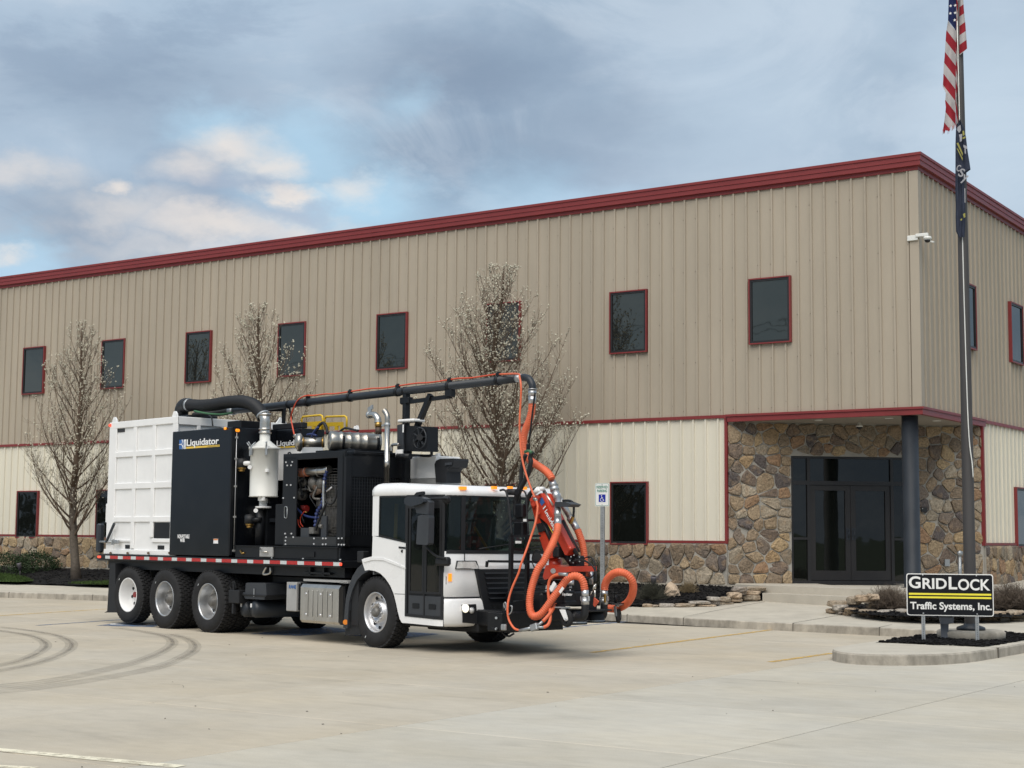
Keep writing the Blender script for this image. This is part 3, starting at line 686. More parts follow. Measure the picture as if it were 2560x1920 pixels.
mb = MB(); ring = lambda z, ins: [Vector((p.x, p.y, z))+(Vector((cxy.x if p.x < 4.5 else p.x, max(p.y, -9.5) if p.x < 4.5 else -4, 0))-Vector((p.x, p.y, 0))).normalized()*ins for p in isl2]
r0, r1, r2 = ring(0, 0), ring(.118, .003), ring(.14, .02)
mb.add(r0+r1+r2, [(j*k+i, j*k+(i+1), (j+1)*k+i+1, (j+1)*k+i) for j in range(2) for i in range(k-1)])
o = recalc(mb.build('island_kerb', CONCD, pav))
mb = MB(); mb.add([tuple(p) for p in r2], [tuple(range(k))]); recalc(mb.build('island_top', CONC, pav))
for (x, y, ax) in ((4.21, -8.9, 0), (3.15, -11.27, 1)):
    mb = MB(); mb.bx(x-.1, x+.012, y-.006, y+.006, 0, .141) if ax == 0 else mb.bx(x-.006, x+.006, y-.003, y+.1, 0, .141); 
    if ax == 0: mb.build('kerb_joint', DIRT, pav)

# ---------------------------------------------------------------- entrance steps
st = thing('entrance_steps', 'two broad concrete steps up to the stone framed entrance doors', 'steps')
CO2 = mat('step concrete', (.45, .415, .35), .85, 0, .10, 2.5, .25, 60, spec=.25)
mb = MB(); mb.poly([(-2.98, -1.2, .2), (-1.2, -1.72, .2), (1.8, -2.2, .2), (1.8, 4, .2), (.2, 4, .2), (-3.6, .6, .2)], (0, 0, .30)); recalc(mb.build('lower_step', CO2, st))
mb = MB(); mb.poly([(-2.9, -1.0+.1, .5), (-1.2, -1.30, .5), (1.5, -1.75, .5), (1.8, 4, .5), (-.0, 4, .5), (-4.2, .1, .5), (-3.9, -.6, .5)], (0, 0, .148)); recalc(mb.build('upper_step', CO2, st))
t = thing('doormat', 'black doormat on the landing before the entrance doors', 'doormat')
mb = MB(); p = DG(2.75, .652, .62); mb.box((p.x, p.y, .656), (1.6, .85, .012), Matrix.Rotation(math.atan2(3.82, 4.36), 3, 'Z'), .003); mb.build('mat', BRONZE, t)

# ---------------------------------------------------------------- planting beds
MUL = mat('black mulch', (.012, .0115, .012), .95, 0, .5, 30., .9, 90, spec=.15)
def inpoly(x, y, P):
    c = False
    for i in range(len(P)):
        (x1, y1), (x2, y2) = P[i-1], P[i]
        if (y1 > y) != (y2 > y) and x < (x2-x1)*(y-y1)/(y2-y1)+x1: c = not c
    return c
def bed(P, hf, step=.12, chips=900, seed=1, rim=None):
    rnd = random.Random(seed); x0, x1 = min(p[0] for p in P), max(p[0] for p in P); y0, y1 = min(p[1] for p in P), max(p[1] for p in P)
    nx, ny = int((x1-x0)/step)+2, int((y1-y0)/step)+2; mb = MB(); idx = {}
    def V(i, j):
        if (i, j) not in idx:
            x, y = x0+i*step, y0+j*step; idx[(i, j)] = len(mb.v)
            mb.v.append((x+rnd.uniform(-.03, .03), y+rnd.uniform(-.03, .03), hf(x, y)+noise.noise(Vector((x*3, y*3, 0)))*.025+rnd.uniform(-.008, .008)))
        return idx[(i, j)]
    for i in range(nx):
        for j in range(ny):
            if inpoly(x0+(i+.5)*step, y0+(j+.5)*step, P): mb.f.append((V(i, j), V(i+1, j), V(i+1, j+1), V(i, j+1))); mb.sm.append(False); mb.mi.append(0)
    k = 0
    while k < chips:
        x, y = rnd.uniform(x0, x1), rnd.uniform(y0, y1)
        if inpoly(x, y, P):
            k += 1; s = rnd.uniform(.012, .035)
            mb.box((x, y, hf(x, y)+.015+noise.noise(Vector((x*3, y*3, 0)))*.025), (s*rnd.uniform(1, 2.4), s, s*.5), Matrix.Rotation(rnd.uniform(0, 3), 3, 'Z') @ Matrix.Rotation(rnd.uniform(-.6, .6), 3, 'X'))
    return mb.build('mulch', MUL, None, kind='stuff')
def hb(x, y): return hz(x, y)+.03+max(0, min(1, (y+3.6)/3.4))*.17
BED1 = [(-12, -.12), (-12, -3.3), (-6.3, -3.45), (-4.6, -3.3), (-4.05, -2.9), (-3.8, -2.3), (-3.5, -1.7), (-3.3, -1.0), (-3.75, -.5), (-4.3, -.12)]
bed(BED1, hb, .1, 3200, 1)
BEDL = [(-33, -.12), (-33, -3.6), (-12, -3.2), (-12, -.12)]
bed(BEDL, hb, .2, 2500, 2)
BED2 = [(-.75, -2.6), (-.45, -3.3), (.2, -4.0), (.9, -4.4), (1.6, -4.5), (2.6, -4.0), (3.2, -3.3), (4.5, -2.4), (7, -1.6), (7, 1.5), (2.0, 1.5), (1.9, -1.9), (.2, -1.9)]
bed(BED2, lambda x, y: hz(x, y)+.12, .1, 2600, 3)
bed([(2.52, -9.0), (4.02, -8.95), (4.06, -7.2), (4.25, -5.9), (4.3, -5.4), (2.6, -5.6), (2.5, -7)], lambda x, y: .15, .07, 2500, 4)
MB().bx(4.4, 12, -5.1, 3, .1, .15).build('side_walkway', CONC, pav)

# lawn patches at the left
LAWN = mat('lawn grass', (.045, .075, .02), .9, 0, .35, 3., rnd=.35, spec=.2)
def lawn(P, hf, n, seed, h=.06):
    rnd = random.Random(seed); x0, x1 = min(p[0] for p in P), max(p[0] for p in P); y0, y1 = min(p[1] for p in P), max(p[1] for p in P); mb = MB()
    mb.add([(x, y, hf(x, y)+.035) for x, y in P], [tuple(range(len(P)))]); k = 0
    while k < n:
        x, y = rnd.uniform(x0, x1), rnd.uniform(y0, y1)
        if not inpoly(x, y, P): continue
        k += 1; z = hf(x, y)+.035; a = rnd.uniform(0, 6.3); w = .008; l = h*rnd.uniform(.6, 1.4); lx, ly = rnd.uniform(-.03, .03), rnd.uniform(-.03, .03)
        mb.add([(x-w*cos(a), y-w*sin(a), z), (x+w*cos(a), y+w*sin(a), z), (x+lx, y+ly, z+l)], [(0, 1, 2)])
    return mb.build('grass', LAWN, None, kind='stuff')
hl = lambda x, y: hb(x, y)+.02
def LP(*pts): return [(q.x, q.y) for q in [onZ(b1(*p), .33) for p in pts]]
lawn([(-36, -3.9), (-27.0, -3.75), (-23.6, -3.6), (-23.3, -3.3), (-24.6, -2.6), (-26.6, -2.0), (-28.5, -1.7), (-36, -1.4)], hl, 26000, 5)
lawn([(-21.6, -3.55), (-20.9, -3.1), (-19.6, -2.9), (-17.5, -2.8), (-15, -2.9), (-15, -3.4)], hl, 9000, 6)

rnd = random.Random(77); mb = MB()
for k in range(90):
    x, y = rnd.uniform(-18, 8), rnd.uniform(-24, -5.5); s = rnd.uniform(.004, .011)
    mb.box((x, y, .006), (s*2, s, s*.5), Matrix.Rotation(rnd.uniform(0, 3), 3, 'Z'))
mb.build('debris', DIRT, None, kind='stuff')

def crack(x, y, a, n, s_):
    pts = [(x, y)]
    for k in range(n): a += rnd.uniform(-.5, .5); x += cos(a)*s_; y += sin(a)*s_; pts.append((x, y))
    strip('crack', pts, .0035, DIRT, lot, .003)
crack(-3.4, -19.0, .3, 16, .14); crack(6.5, -13.0, 1.9, 14, .13); crack(-9.5, -16.0, .1, 14, .15)
# ---------------------------------------------------------------- the truck: local x forward, y away from the near side, z up
TA = radians(-12.2); TO = Vector((-3.531, -13.048, 0))
TF = Vector((cos(TA), sin(TA), 0)); TL = Vector((-sin(TA), cos(TA), 0))
def ty(p, y=0.):
    q = onP(p, TO+TL*y, TL)-TO; return Vector((q.dot(TF), y, q.z))
def tx(p, x):
    q = onP(p, TO+TF*x, TF)-TO; return Vector((x, q.dot(TL), q.z))
def tproj(v):
    w = TO+TF*v[0]+TL*v[1]+Vector((0, 0, v[2])); d = w-CC; z = d.dot(FW); return CW/2+CF*d.dot(RT)/z, CH/2-CF*d.dot(UP)/z
truck = thing('vacuum_truck', 'white cab over truck with black and white tanks and orange suction hoses', 'truck', TO, TA)
WP = mat('white truck paint', (.79, .79, .785), .28, 0, .05, 1.6, coat=.4)
WT = mat('white tank paint', (.79, .79, .78), .4, 0, .05, 2.5, spec=.4)
BLK = mat('black frame paint', (.007, .008, .010), .42, .0, .25, 3., spec=.3)
BLG = mat('black gloss cabinet', (.005, .006, .008), .2, 0, .3, 2., spec=.32)
BPL = mat('black plastic', (.014, .015, .017), .55, 0, .15, 5., spec=.35)
GPL = mat('dark grey plastic', (.032, .036, .042), .5, 0, .15, 5.)
TYRE = mat('tyre rubber', (.022, .022, .023), .8, 0, .25, 9., .3, 60, spec=.25)
ALU = mat('brushed aluminium', (.60, .60, .61), .42, .8, .05, 4.)
STL = mat('stainless steel', (.56, .54, .50), .3, .95, .14, 6., stretch=(1, 1, .3))
EXH = mat('heated exhaust steel', (.42, .40, .36), .34, .95, .16, 4.)
GRY = mat('grey primer metal', (.38, .38, .37), .5, .2, .1, 6.)
ORG = mat('orange suction hose', (.66, .135, .055), .55, 0, .14, 5., coat=.04)
ORD = mat('orange air line', (.60, .085, .035), .42, 0, .08, 5.)
RDP = mat('red crane paint', (.50, .045, .018), .34, 0, .1, 3., coat=.3)
REFR = mat('red reflective tape', (.42, .02, .018), .3, 0, .1, 20.); REFW = mat('white reflective tape', (.55, .58, .58), .3, 0, .1, 20.)
YELP = mat('yellow safety paint', (.72, .47, .02), .45, 0, .06, 4.)
BRASS = mat('brass', (.42, .26, .08), .3, .9, .1, 8.)
BLUH = mat('blue hose', (.018, .032, .12), .45, 0, .1, 8.)
GRN = mat('green strap', (.05, .15, .07), .7, 0, .1, 8.)
AMB = mat('amber lamp lens', (.75, .22, .01), .2, 0, .05, 5., emit=((1, .32, .02), .35))
AMBO = mat('amber reflector', (.70, .22, .02), .25, 0, .05, 5.)
REDL = mat('red lamp lens', (.6, .03, .02), .2, 0, .05, 5., emit=((1, .08, .03), .6))
LENS = mat('clear lamp lens', (.66, .66, .64), .15, .1, .2, 14.)
LAMPW = mat('lit fog lamp', (.8, .78, .65), .1, 0, .02, 5., emit=((1, .92, .7), .55))
CABG = glass('cab glass', (.01, .013, .013), 1.6, .62)
DARKG = glass('dark door glass', (.008, .009, .009), 1.5, .25)
PRW = mat('white print', (.78, .78, .78), .4, 0, .02); PRB = mat('blue print', (.03, .12, .36), .4, 0, .02); PRY = mat('yellow print', (.75, .50, .07), .4, 0, .02); PRK = mat('black print', (.02, .02, .02), .5, 0, .02)
CAST = mat('cast engine metal', (.17, .165, .155), .55, .5, .4, 14., .4, 40)
WOODO = mat('wooden shaft', (.42, .22, .05), .6, 0, .2, 8.)
SKIN_ = mat('interior grey', (.11, .115, .12), .7, 0, .2, 4.)
TIP = mat('silver duct steel', (.50, .51, .52), .35, .85, .15, 9.)
def TB(name, m, parent=truck, **k):
    mb = MB(); mb._n = (name, m, parent, k); return mb
def dn(mb):
    name, m, parent, k = mb._n; return mb.build(name, m, parent, **k)
def part(name, m, f, parent=None, fix=False, **k):
    mb = MB(); f(mb); o = mb.build(name, m, parent or truck, **k)
    if fix: recalc(o)
    return o
def pbox(name, m, pa, pb, y0, y1, parent=None, bev=.006, yl=None):   # box from two opposite pixel corners on the plane y0
    a, b = ty(pa, y0), ty(pb, y0)
    return part(name, m, lambda mb: mb.bx(min(a.x, b.x), max(a.x, b.x), y0, y1, min(a.z, b.z), max(a.z, b.z), bev), parent)
def pprism(name, m, pix, y0, y1, parent=None):
    P = [ty(p, y0) for p in pix]
    return part(name, m, lambda mb: mb.poly(P, (0, y1-y0, 0)), parent, True)
def R3(ax, a): return Matrix.Rotation(a, 3, ax)

# ---- chassis and deck
part('chassis_rail', BLK, lambda mb: mb.bx(-8.0, 1.3, .75, .83, .72, 1.0, .01)); part('chassis_rail', BLK, lambda mb: mb.bx(-8.0, 1.3, 1.6, 1.68, .72, 1.0, .01))
part('subframe', BLK, lambda mb: mb.bx(-7.9, -.8, .6, 1.85, 1.0, 1.13, .01))
deck = part('deck', BLK, lambda mb: mb.bx(-8.08, -.80, .0, 2.5, 1.13, 1.235, .008))
part('deck_tail', BLK, lambda mb: mb.poly([(-8.08, 0, 1.235), (-8.30, .08, 1.10), (-8.08, .0, 1.13)], (0, 2.4, 0)), None, True)
x1 = ty(e6(1850, 220), 0).x; PR = .457
for k in range(17):
    xe = x1-PR*k
    if xe-.18 < -8.1: break
    part('reflector_tape', REFW, lambda mb: mb.bx(xe-.17, xe, -.004, .0, 1.158, 1.212), deck)
    if xe-PR > -8.1: part('reflector_tape', REFR, lambda mb: mb.bx(xe-PR+.002, xe-.172, -.004, .0, 1.158, 1.212), deck)
part('marker_lamp', REDL, lambda mb: mb.bx(x1-.01, x1+.05, -.018, .0, 1.165, 1.205, .01), deck)
part('marker_lamp', REDL, lambda mb: mb.bx(-8.12, -8.0, -.01, .03, 1.165, 1.205, .01), deck)
part('skid_beam', BLK, lambda mb: mb.bx(-3.72, -.92, .06, .14, 1.24, 1.43, .006).bx(-3.72, -.92, .03, 2.3, 1.425, 1.437).bx(-.98, -.9, .06, 2.3, 1.24, 1.425), None)
pbox('latch_box', GRY, e5(270, 1478), e5(445, 1618), .03, .16)
part('latch_handle', STL, lambda mb: mb.tube([ty(e5(275, 1495), .02), ty(e5(300, 1540), .0), ty(e5(380, 1548), .0)], .012, 8))
part('lift_pocket', BLK, lambda mb: mb.bx(*[ty(e5(x, 1500), .05).x for x in (905, 1030)], .045, .058, 1.28, 1.36)); 
for xx in (590, 1165, 1850): part('deck_bolt', GALV, lambda mb: mb.cyl((ty(e6(xx, 95), .05).x, .05, 1.235), (ty(e6(xx, 95), .05).x, .05, 1.26), .018, 8))
part('ball_valve', BRASS, lambda mb: mb.tube([ty(p, .05) for p in (c1(880, 1015), c1(890, 1035), c1(905, 1030))], .014, 8))
part('tow_hook', STL, lambda mb: mb.tube(smoothpath([ty(e6(x, y), .12) for x, y in ((560, 270), (560, 380), (500, 410), (430, 400), (490, 270))], 4), .018, 8))

# ---- wheels
def tyre_mesh(R, w, lug):
    mb = MB(); prof = [(.29, 0.02), (.30, .0), (.33, -.012), (R*.80, -.022), (R*.90, -.012), (R*.962, .012), (R*.985, .03), (R*.985, w-.03), (R*.962, w-.012), (R*.90, w+.012), (R*.80, w+.022), (.33, w+.012), (.29, w-.02)]
    mb.lathe(prof, (0, 0, 0), (0, 1, 0), 56)
    n = 44
    for k in range(n):
        for r, (y0, y1, off) in enumerate(((.012, w*.27, 0), (w*.30, w*.49, .5), (w*.52, w*.70, 0), (w*.73, w-.012, .5))):
            a = 2*pi*(k+off)/n; rot = R3('Y', a)
            c = rot @ Vector((0, (y0+y1)/2, R-.008)); mb.box(c, (2*pi*R/n*.78, y1-y0, .034), rot @ R3('Z', .18 if r % 2 else -.18) if lug else rot, .004)
    return mb.mesh('tyre', TYRE)
T1 = tyre_mesh(.507, .29, True); T2 = tyre_mesh(.49, .26, True)
def front_rim():
    mb = MB(); mb.lathe([(.292, .03), (.30, .012), (.285, .0), (.275, .01), (.268, .05), (.25, .10), (.20, .115), (.165, .10), (.155, .03), (.10, .02), (.095, .06), (.001, .06)], (0, 0, 0), (0, 1, 0), 40); return mb.mesh('rim', ALU)
def rear_rim(m):
    mb = MB(); mb.lathe([(.298, .02), (.305, .0), (.288, -.004), (.278, .02), (.272, .13), (.25, .17), (.24, .20), (.235, .205), (.145, .21), (.14, .19), (.001, .19)], (0, 0, 0), (0, 1, 0), 40); return mb.mesh('rim', m)
def holes(o, r, n, rad, y, m, name='hand_hole'):
    for k in range(n):
        a = 2*pi*k/n+.2; part(name, m, lambda mb: mb.cyl((r*cos(a), y, r*sin(a)), (r*cos(a), y-.006, r*sin(a)), rad, 10), o)
def wheel(x, y, z, tm, kind, rot=0):
    o = link('wheel', None, truck, (x, y, z)); link('tyre', tm, o)
    if rot: o.rotation_euler = (0, 0, rot)
    if kind == 'front':
        link('rim', front_rim(), o); holes(o, .225, 10, .026, .104, BPL); 
        for k in range(10):
            a = 2*pi*k/10; part('lug_nut', ALU, lambda mb: mb.cyl((.135*cos(a), .028, .135*sin(a)), (.135*cos(a), .0, .135*sin(a)), .014, 6), o)
        part('hub', CAST, lambda mb: mb.lathe([(.07, .02), (.065, -.02), (.04, -.03), (.001, -.03)], (0, 0, 0), (0, 1, 0), 16), o)
    elif kind == 'rear':
        link('rim', rear_rim(TIP), o)
        part('hub', CAST, lambda mb: mb.lathe([(.15, .19), (.13, .14), (.12, .10), (.085, .08), (.08, .055), (.001, .05)], (0, 0, 0), (0, 1, 0), 20), o)
        for k in range(10):
            a = 2*pi*k/10; part('lug_nut', CAST, lambda mb: mb.cyl((.165*cos(a), .205, .165*sin(a)), (.165*cos(a), .165, .165*sin(a)), .015, 6), o)
        holes(o, .205, 5, .03, .21, BPL)
        link('tyre', tm, o, (0, .31, 0))
    elif kind == 'tag':
        link('rim', rear_rim(WT), o); part('hub', mat('red hub', (.25, .03, .03), .4), lambda mb: mb.cyl((.0, .19, .0), (.0, .13, .0), .05, 12), o); holes(o, .19, 8, .028, .205, BPL)
    elif kind == 'far': link('rim', rear_rim(CAST), o, (0, .26, 0), (0, 0, pi))
    part('tyre_label', REFW, lambda mb: mb.box((-.33*.8 if kind != 'front' else -.2, -.024, .27 if kind != 'front' else -.36), (.012, .003, .035), R3('Y', .6)), o)
    return o
wheel(.0, .03, .507, T1, 'front', radians(-3))
wheel(-4.40, .0, .507, T1, 'rear'); wheel(-5.76, .0, .507, T1, 'rear'); wheel(-7.03, .02, .53, T2, 'tag', radians(1.5))
wheel(.0, 2.10, .507, T1, 'far'); wheel(-4.40, 1.95, .507, T1, 'far'); wheel(-5.76, 1.95, .507, T1, 'far'); wheel(-7.03, 2.15, .53, T2, 'far')
for x in (0, -4.4, -5.76, -7.03): part('axle', CAST, lambda mb: mb.cyl((x, .3, .50), (x, 2.2, .50), .07, 12))
part('differential', CAST, lambda mb: mb.sphere((-4.4, 1.2, .5), .24).sphere((-5.76, 1.2, .5), .24))

# ---- cab
CX0 = -.06; XA, RX, RY, WD = 1.36, .24, .36, 2.38
def cabpt(t, off=0.):
    if t <= XA: return Vector((t, -off, 0))
    if t <= XA+.45:
        a = (t-XA)/.45*pi/2; p = Vector((XA+RX*sin(a), RY-RY*cos(a), 0)); n = Vector((sin(a)/RX, -cos(a)/RY, 0)).normalized(); return p+n*off
    y = RY+(t-XA-.45)
    if y <= WD-RY: 
        b = .055*(1-((y-WD/2)/(WD/2-RY))**2); return Vector((XA+RX+b+off, y, 0))
    t2 = t-(XA+.45+WD-2*RY)
    if t2 <= .45:
        a = t2/.45*pi/2; p = Vector((XA+RX*cos(a), WD-RY+RY*sin(a), 0)); n = Vector((cos(a)/RX, sin(a)/RY, 0)).normalized(); return p+n*off
    return Vector((XA-(t2-.45), WD+off, 0))
TS = XA+.45; TE = TS+WD-2*RY; TZ = TE+.45
def cabtz(p, off=0.):
    best = None
    t = CX0
    while t < TZ:
        q = cabpt(t, off); z = 1.5
        for _ in range(3):
            u, v = tproj((q.x, q.y, z)); u2, v2 = tproj((q.x, q.y, z+.1)); z += (p[1]-v)/(v2-v)*.1
        u, v = tproj((q.x, q.y, z)); e = abs(u-p[0])
        if best is None or e < best[0]: best = (e, t, z)
        t += .006
    return best[1], best[2]
def shell(mb, t0, t1, zs, n=None, inner=False):    # zs: list of (z, offset)
    n = n or max(2, int((t1-t0)/.06)); rows = []
    for z, o in zs: rows.append([cabpt(t0+(t1-t0)*i/n, o)+Vector((0, 0, z)) for i in range(n+1)])
    vs = [p for r in rows for p in r]; k = n+1
    mb.add(vs, [(r*k+i, r*k+i+1, (r+1)*k+i+1, (r+1)*k+i) for r in range(len(zs)-1) for i in range(n)], True)
def cabquad(mb, q, off=.006, th=.01, n=10, close=True):  # q = four (t,z): bottom-left, bottom-right, top-right, top-left
    def S(u, v, o):
        t = (q[0][0]*(1-u)+q[1][0]*u)*(1-v)+(q[3][0]*(1-u)+q[2][0]*u)*v; z = (q[0][1]*(1-u)+q[1][1]*u)*(1-v)+(q[3][1]*(1-u)+q[2][1]*u)*v
        return cabpt(t, o)+Vector((0, 0, z))
    A = [[S(i/n, j, off) for i in range(n+1)] for j in (0, 1)]; B = [[S(i/n, j, off-th) for i in range(n+1)] for j in (0, 1)]
    vs = A[0]+A[1]+B[0]+B[1]; k = n+1
    fs = [(i, i+1, k+i+1, k+i) for i in range(n)]+[(2*k+i+1, 2*k+i, 3*k+i, 3*k+i+1) for i in range(n)]+[(2*k+i, 2*k+i+1, i+1, i) for i in range(n)]+[(k+i, k+i+1, 3*k+i+1, 3*k+i) for i in range(n)]+[(0, k, 3*k, 2*k), (n, 2*k+n, 3*k+n, k+n)]
    mb.add(vs, fs, False); return mb
ZW0, ZW1 = 1.40, 2.19
TF_ = TZ+1.42
# side panel with wheel arch (near and far), body around
arch = [c3(*p) for p in ((520, 690), (518, 1100), (505, 1355), (480, 1350), (462, 1318), (447, 1260), (430, 1180), (412, 1110), (385, 1045), (345, 985), (300, 940), (255, 920), (205, 912), (174, 918), (158, 870), (147, 826), (170, 815), (232, 800), (238, 630), (295, 640))]
Ar = [ty(p, 0) for p in arch]
def sidepanel(mb):
    mb.poly(Ar, (0, .035, 0))
cab_side = part('cab_side_panel', WP, sidepanel, None, True)
part('cab_side_panel', WP, lambda mb: mb.poly([Vector((p.x, WD-.035, p.z)) for p in Ar], (0, .035, 0)), None, True)
part('fender_crease', WP, lambda mb: mb.poly([ty(c3(*p), -.0) for p in ((160, 835), (235, 808), (330, 812), (430, 850), (519, 892), (519, 905), (420, 868), (330, 832), (235, 830), (172, 850))], (0, -.012, 0)), cab_side, True)
part('door_badge', BPL, lambda mb: mb.poly([ty(c3(*p), 0) for p in ((455, 717), (510, 722), (510, 738), (455, 733))], (0, -.006, 0)), cab_side, True)
part('door_lock', BPL, lambda mb: mb.cyl(ty(c3(483, 756), 0), ty(c3(483, 756), -.008), .022, 12), cab_side)
cab = part('cab_body', WP, lambda mb: (shell(mb, CX0, ty(c3(297, 500)).x, [(ty(c3(240, 630)).z, 0), (2.19, 0)], 2), ))
# roof
def roof(mb):
    n = 90; zs = [(2.185, .0), (2.20, .012), (2.27, .010), (2.32, -.012), (2.355, -.055), (2.375, -.13)]
    ts = [CX0+(TF_-CX0)*i/n for i in range(n+1)]; rows = []
    for z, o in zs:
        r = []
        for t in ts:
            p = cabpt(t, o); zz = z-max(0, p.x-.4)*.045*(1 if z > 2.3 else .2); x = max(p.x, CX0+(.0 if z < 2.3 else (z-2.3)*.9)); r.append(Vector((x, p.y, zz)))
        rows.append(r)
    vs = [p for r in rows for p in r]; k = n+1
    fs = [(r*k+i, r*k+(i+1) % k, (r+1)*k+(i+1) % k, (r+1)*k+i) for r in range(len(zs)-1) for i in range(k)]
    mb.add(vs, fs, True); mb.add([rows[-1][i] for i in range(k)], [tuple(range(k))]); mb.add(rows[0], [tuple(range(k))[::-1]])
rf = part('cab_roof', WP, roof, None, True)
part('roof_plate', SKIN_, lambda mb: mb.poly([(.9, .5, 2.352), (1.25, .5, 2.337), (1.25, 1.9, 2.337), (.9, 1.9, 2.352)], (0, 0, .006)), rf, True)
# front and lower body
def lower(mb):
    tb = ty(c3(505, 1300)).x
    shell(mb, .62, TZ+.8, [(1.0, 0), (1.40, 0)], 60)
fb = part('front_panel', WP, lambda mb: (shell(mb, cabtz(c3(826, 1000))[0], TZ, [(.765, -.01), (.78, .012), (1.0, .016), (1.36, .004), (1.405, -.012)], 60), shell(mb, TZ, TF_, [(.9, 0), (1.41, 0)], 10)))
tD0, tD1 = cabtz(c3(517, 800))[0], cabtz(c3(826, 1150))[0]
zA = cabtz(c3(835, 1380))[1]
part('door_sill', WP, lambda mb: cabquad(mb, [(ty(c3(490, 1350)).x, ty(c3(490, 1350)).z), (tD1, zA), (tD1, zA+.10), (ty(c3(490, 1350)).x, ty(c3(500, 1295)).z)], .004, .05))
bz = [(.36, -.10), (.375, -.01), (.42, .045), (.55, .055), (.72, .05), (.75, .03), (.76, -.02)]
bt0 = tD1+.012
bump_ = part('bumper', WP, lambda mb: shell(mb, bt0, TE+.4, bz, 60))
part('underbody', BLK, lambda mb: mb.bx(.55, 1.5, .12, 2.26, .34, .95, .02))
part('cab_floor', SKIN_, lambda mb: (mb.bx(.62, 1.52, .06, 2.32, .95, 1.06), mb.bx(CX0+.02, .60, .06, 2.32, 1.06, 1.12), mb.bx(CX0+.005, CX0+.03, .02, WD-.02, 1.05, 2.19), mb.bx(-.02, 1.5, .1, 2.28, 2.17, 2.18)))
part('wheel_well', BPL, lambda mb: mb.lathe([(.60, .02), (.60, .42), (.3, .42)], (0, 0, .52), (0, 1, 0), 20, radians(-105), radians(75), False))
part('wheel_well', BPL, lambda mb: mb.lathe([(.60, 0), (.60, .42), (.3, .42)], (0, 1.94, .52), (0, 1, 0), 20, radians(-105), radians(75), False))
# dashboard, wheel and seats seen through the glass
part('dashboard', SKIN_, lambda mb: mb.bx(1.12, 1.55, .12, 2.26, 1.06, 1.40, .05))
part('steering_wheel', BPL, lambda mb: mb.tube([(1.08+.1*sin(a)*.6, 1.75+.22*cos(a), 1.46+.2*sin(a)) for a in [2*pi*i/20 for i in range(21)]], .018, 8))
for y in (.55, 1.75): part('cab_seat', SKIN_, lambda mb: (mb.bx(.45, .95, y-.24, y+.24, 1.12, 1.3, .05), mb.bx(.35, .5, y-.23, y+.23, 1.3, 1.95, .05)))
part('broom_handle', WOODO, lambda mb: mb.bar((.16, .25, 1.35), (.12, .3, 2.08), .05, .03)); part('broom_handle', WOODO, lambda mb: mb.bar((1.2, 1.15, 1.4), (1.0, 1.05, 1.75), .04, .03))
part('paper_sheet', PRW, lambda mb: mb.poly([(1.3, 1.2, 1.405), (1.5, 1.25, 1.405), (1.45, 1.5, 1.43), (1.28, 1.42, 1.45)], (0, 0, .004)))
# glass
def tz4(*ps): return [cabtz(c3(*p)) for p in ps]
sw = [ (ty(c3(290, 632)).x, ty(c3(290, 632)).z), (tD0-.005, ty(c3(519, 688)).z), (tD0-.005, 2.185), (ty(c3(297, 290)).x, 2.185)]
part('side_window', CABG, lambda mb: cabquad(mb, sw, .002, .008))
def frame4(mb, q, w, off, th):
    cx_ = sum(a for a, b in q)/4; cz = sum(b for a, b in q)/4
    def inn(p): return (p[0]+(w if p[0] < cx_ else -w), p[1]+(w if p[1] < cz else -w))
    I = [inn(p) for p in q]
    cabquad(mb, [q[0], q[1], I[1], I[0]], off, th); cabquad(mb, [I[3], I[2], q[2], q[3]], off, th); cabquad(mb, [q[0], I[0], I[3], q[3]], off+.0004, th, 3); cabquad(mb, [I[1], q[1], q[2], I[2]], off+.0004, th, 3)
part('window_seal', BPL, lambda mb: frame4(mb, sw, .022, .008, .012))
qA, qB = cabtz(c3(884, 500))[0], cabtz(c3(980, 500))[0]
part('quarter_window', CABG, lambda mb: cabquad(mb, [(tD1+.04, 1.42), (qB, 1.40), (qB, 2.185), (tD1+.04, 2.185)], .001, .008))
part('windscreen', CABG, lambda mb: cabquad(mb, [(qB+.03, 1.40), (TE+.30, 1.40), (TE+.30, 2.185), (qB+.03, 2.185)], .002, .008, 40))
part('pillar_trim', BPL, lambda mb: (cabquad(mb, [(qB-.015, 1.39), (qB+.04, 1.39), (qB+.04, 2.185), (qB-.015, 2.185)], .008, .03), cabquad(mb, [(TE+.26, 1.39), (TE+.36, 1.39), (TE+.36, 2.185), (TE+.26, 2.185)], .008, .03)))
part('windscreen_seal', BPL, lambda mb: (cabquad(mb, [(tD1+.03, 1.375), (TE+.3, 1.365), (TE+.3, 1.41), (tD1+.03, 1.425)], .010, .02, 40), cabquad(mb, [(tD1+.03, 2.165), (TE+.3, 2.165), (TE+.3, 2.19), (tD1+.03, 2.19)], .007, .015, 40)))
part('wiper', BPL, lambda mb: (mb.tube([cabpt(t, .03)+Vector((0, 0, 1.44+(t-2.0)*.12)) for t in (2.0, 2.2, 2.5, 2.8)], .009, 6), mb.tube([cabpt(t, .03)+Vector((0, 0, 1.44+(t-2.9)*.12)) for t in (2.95, 3.2, 3.5)], .009, 6)))
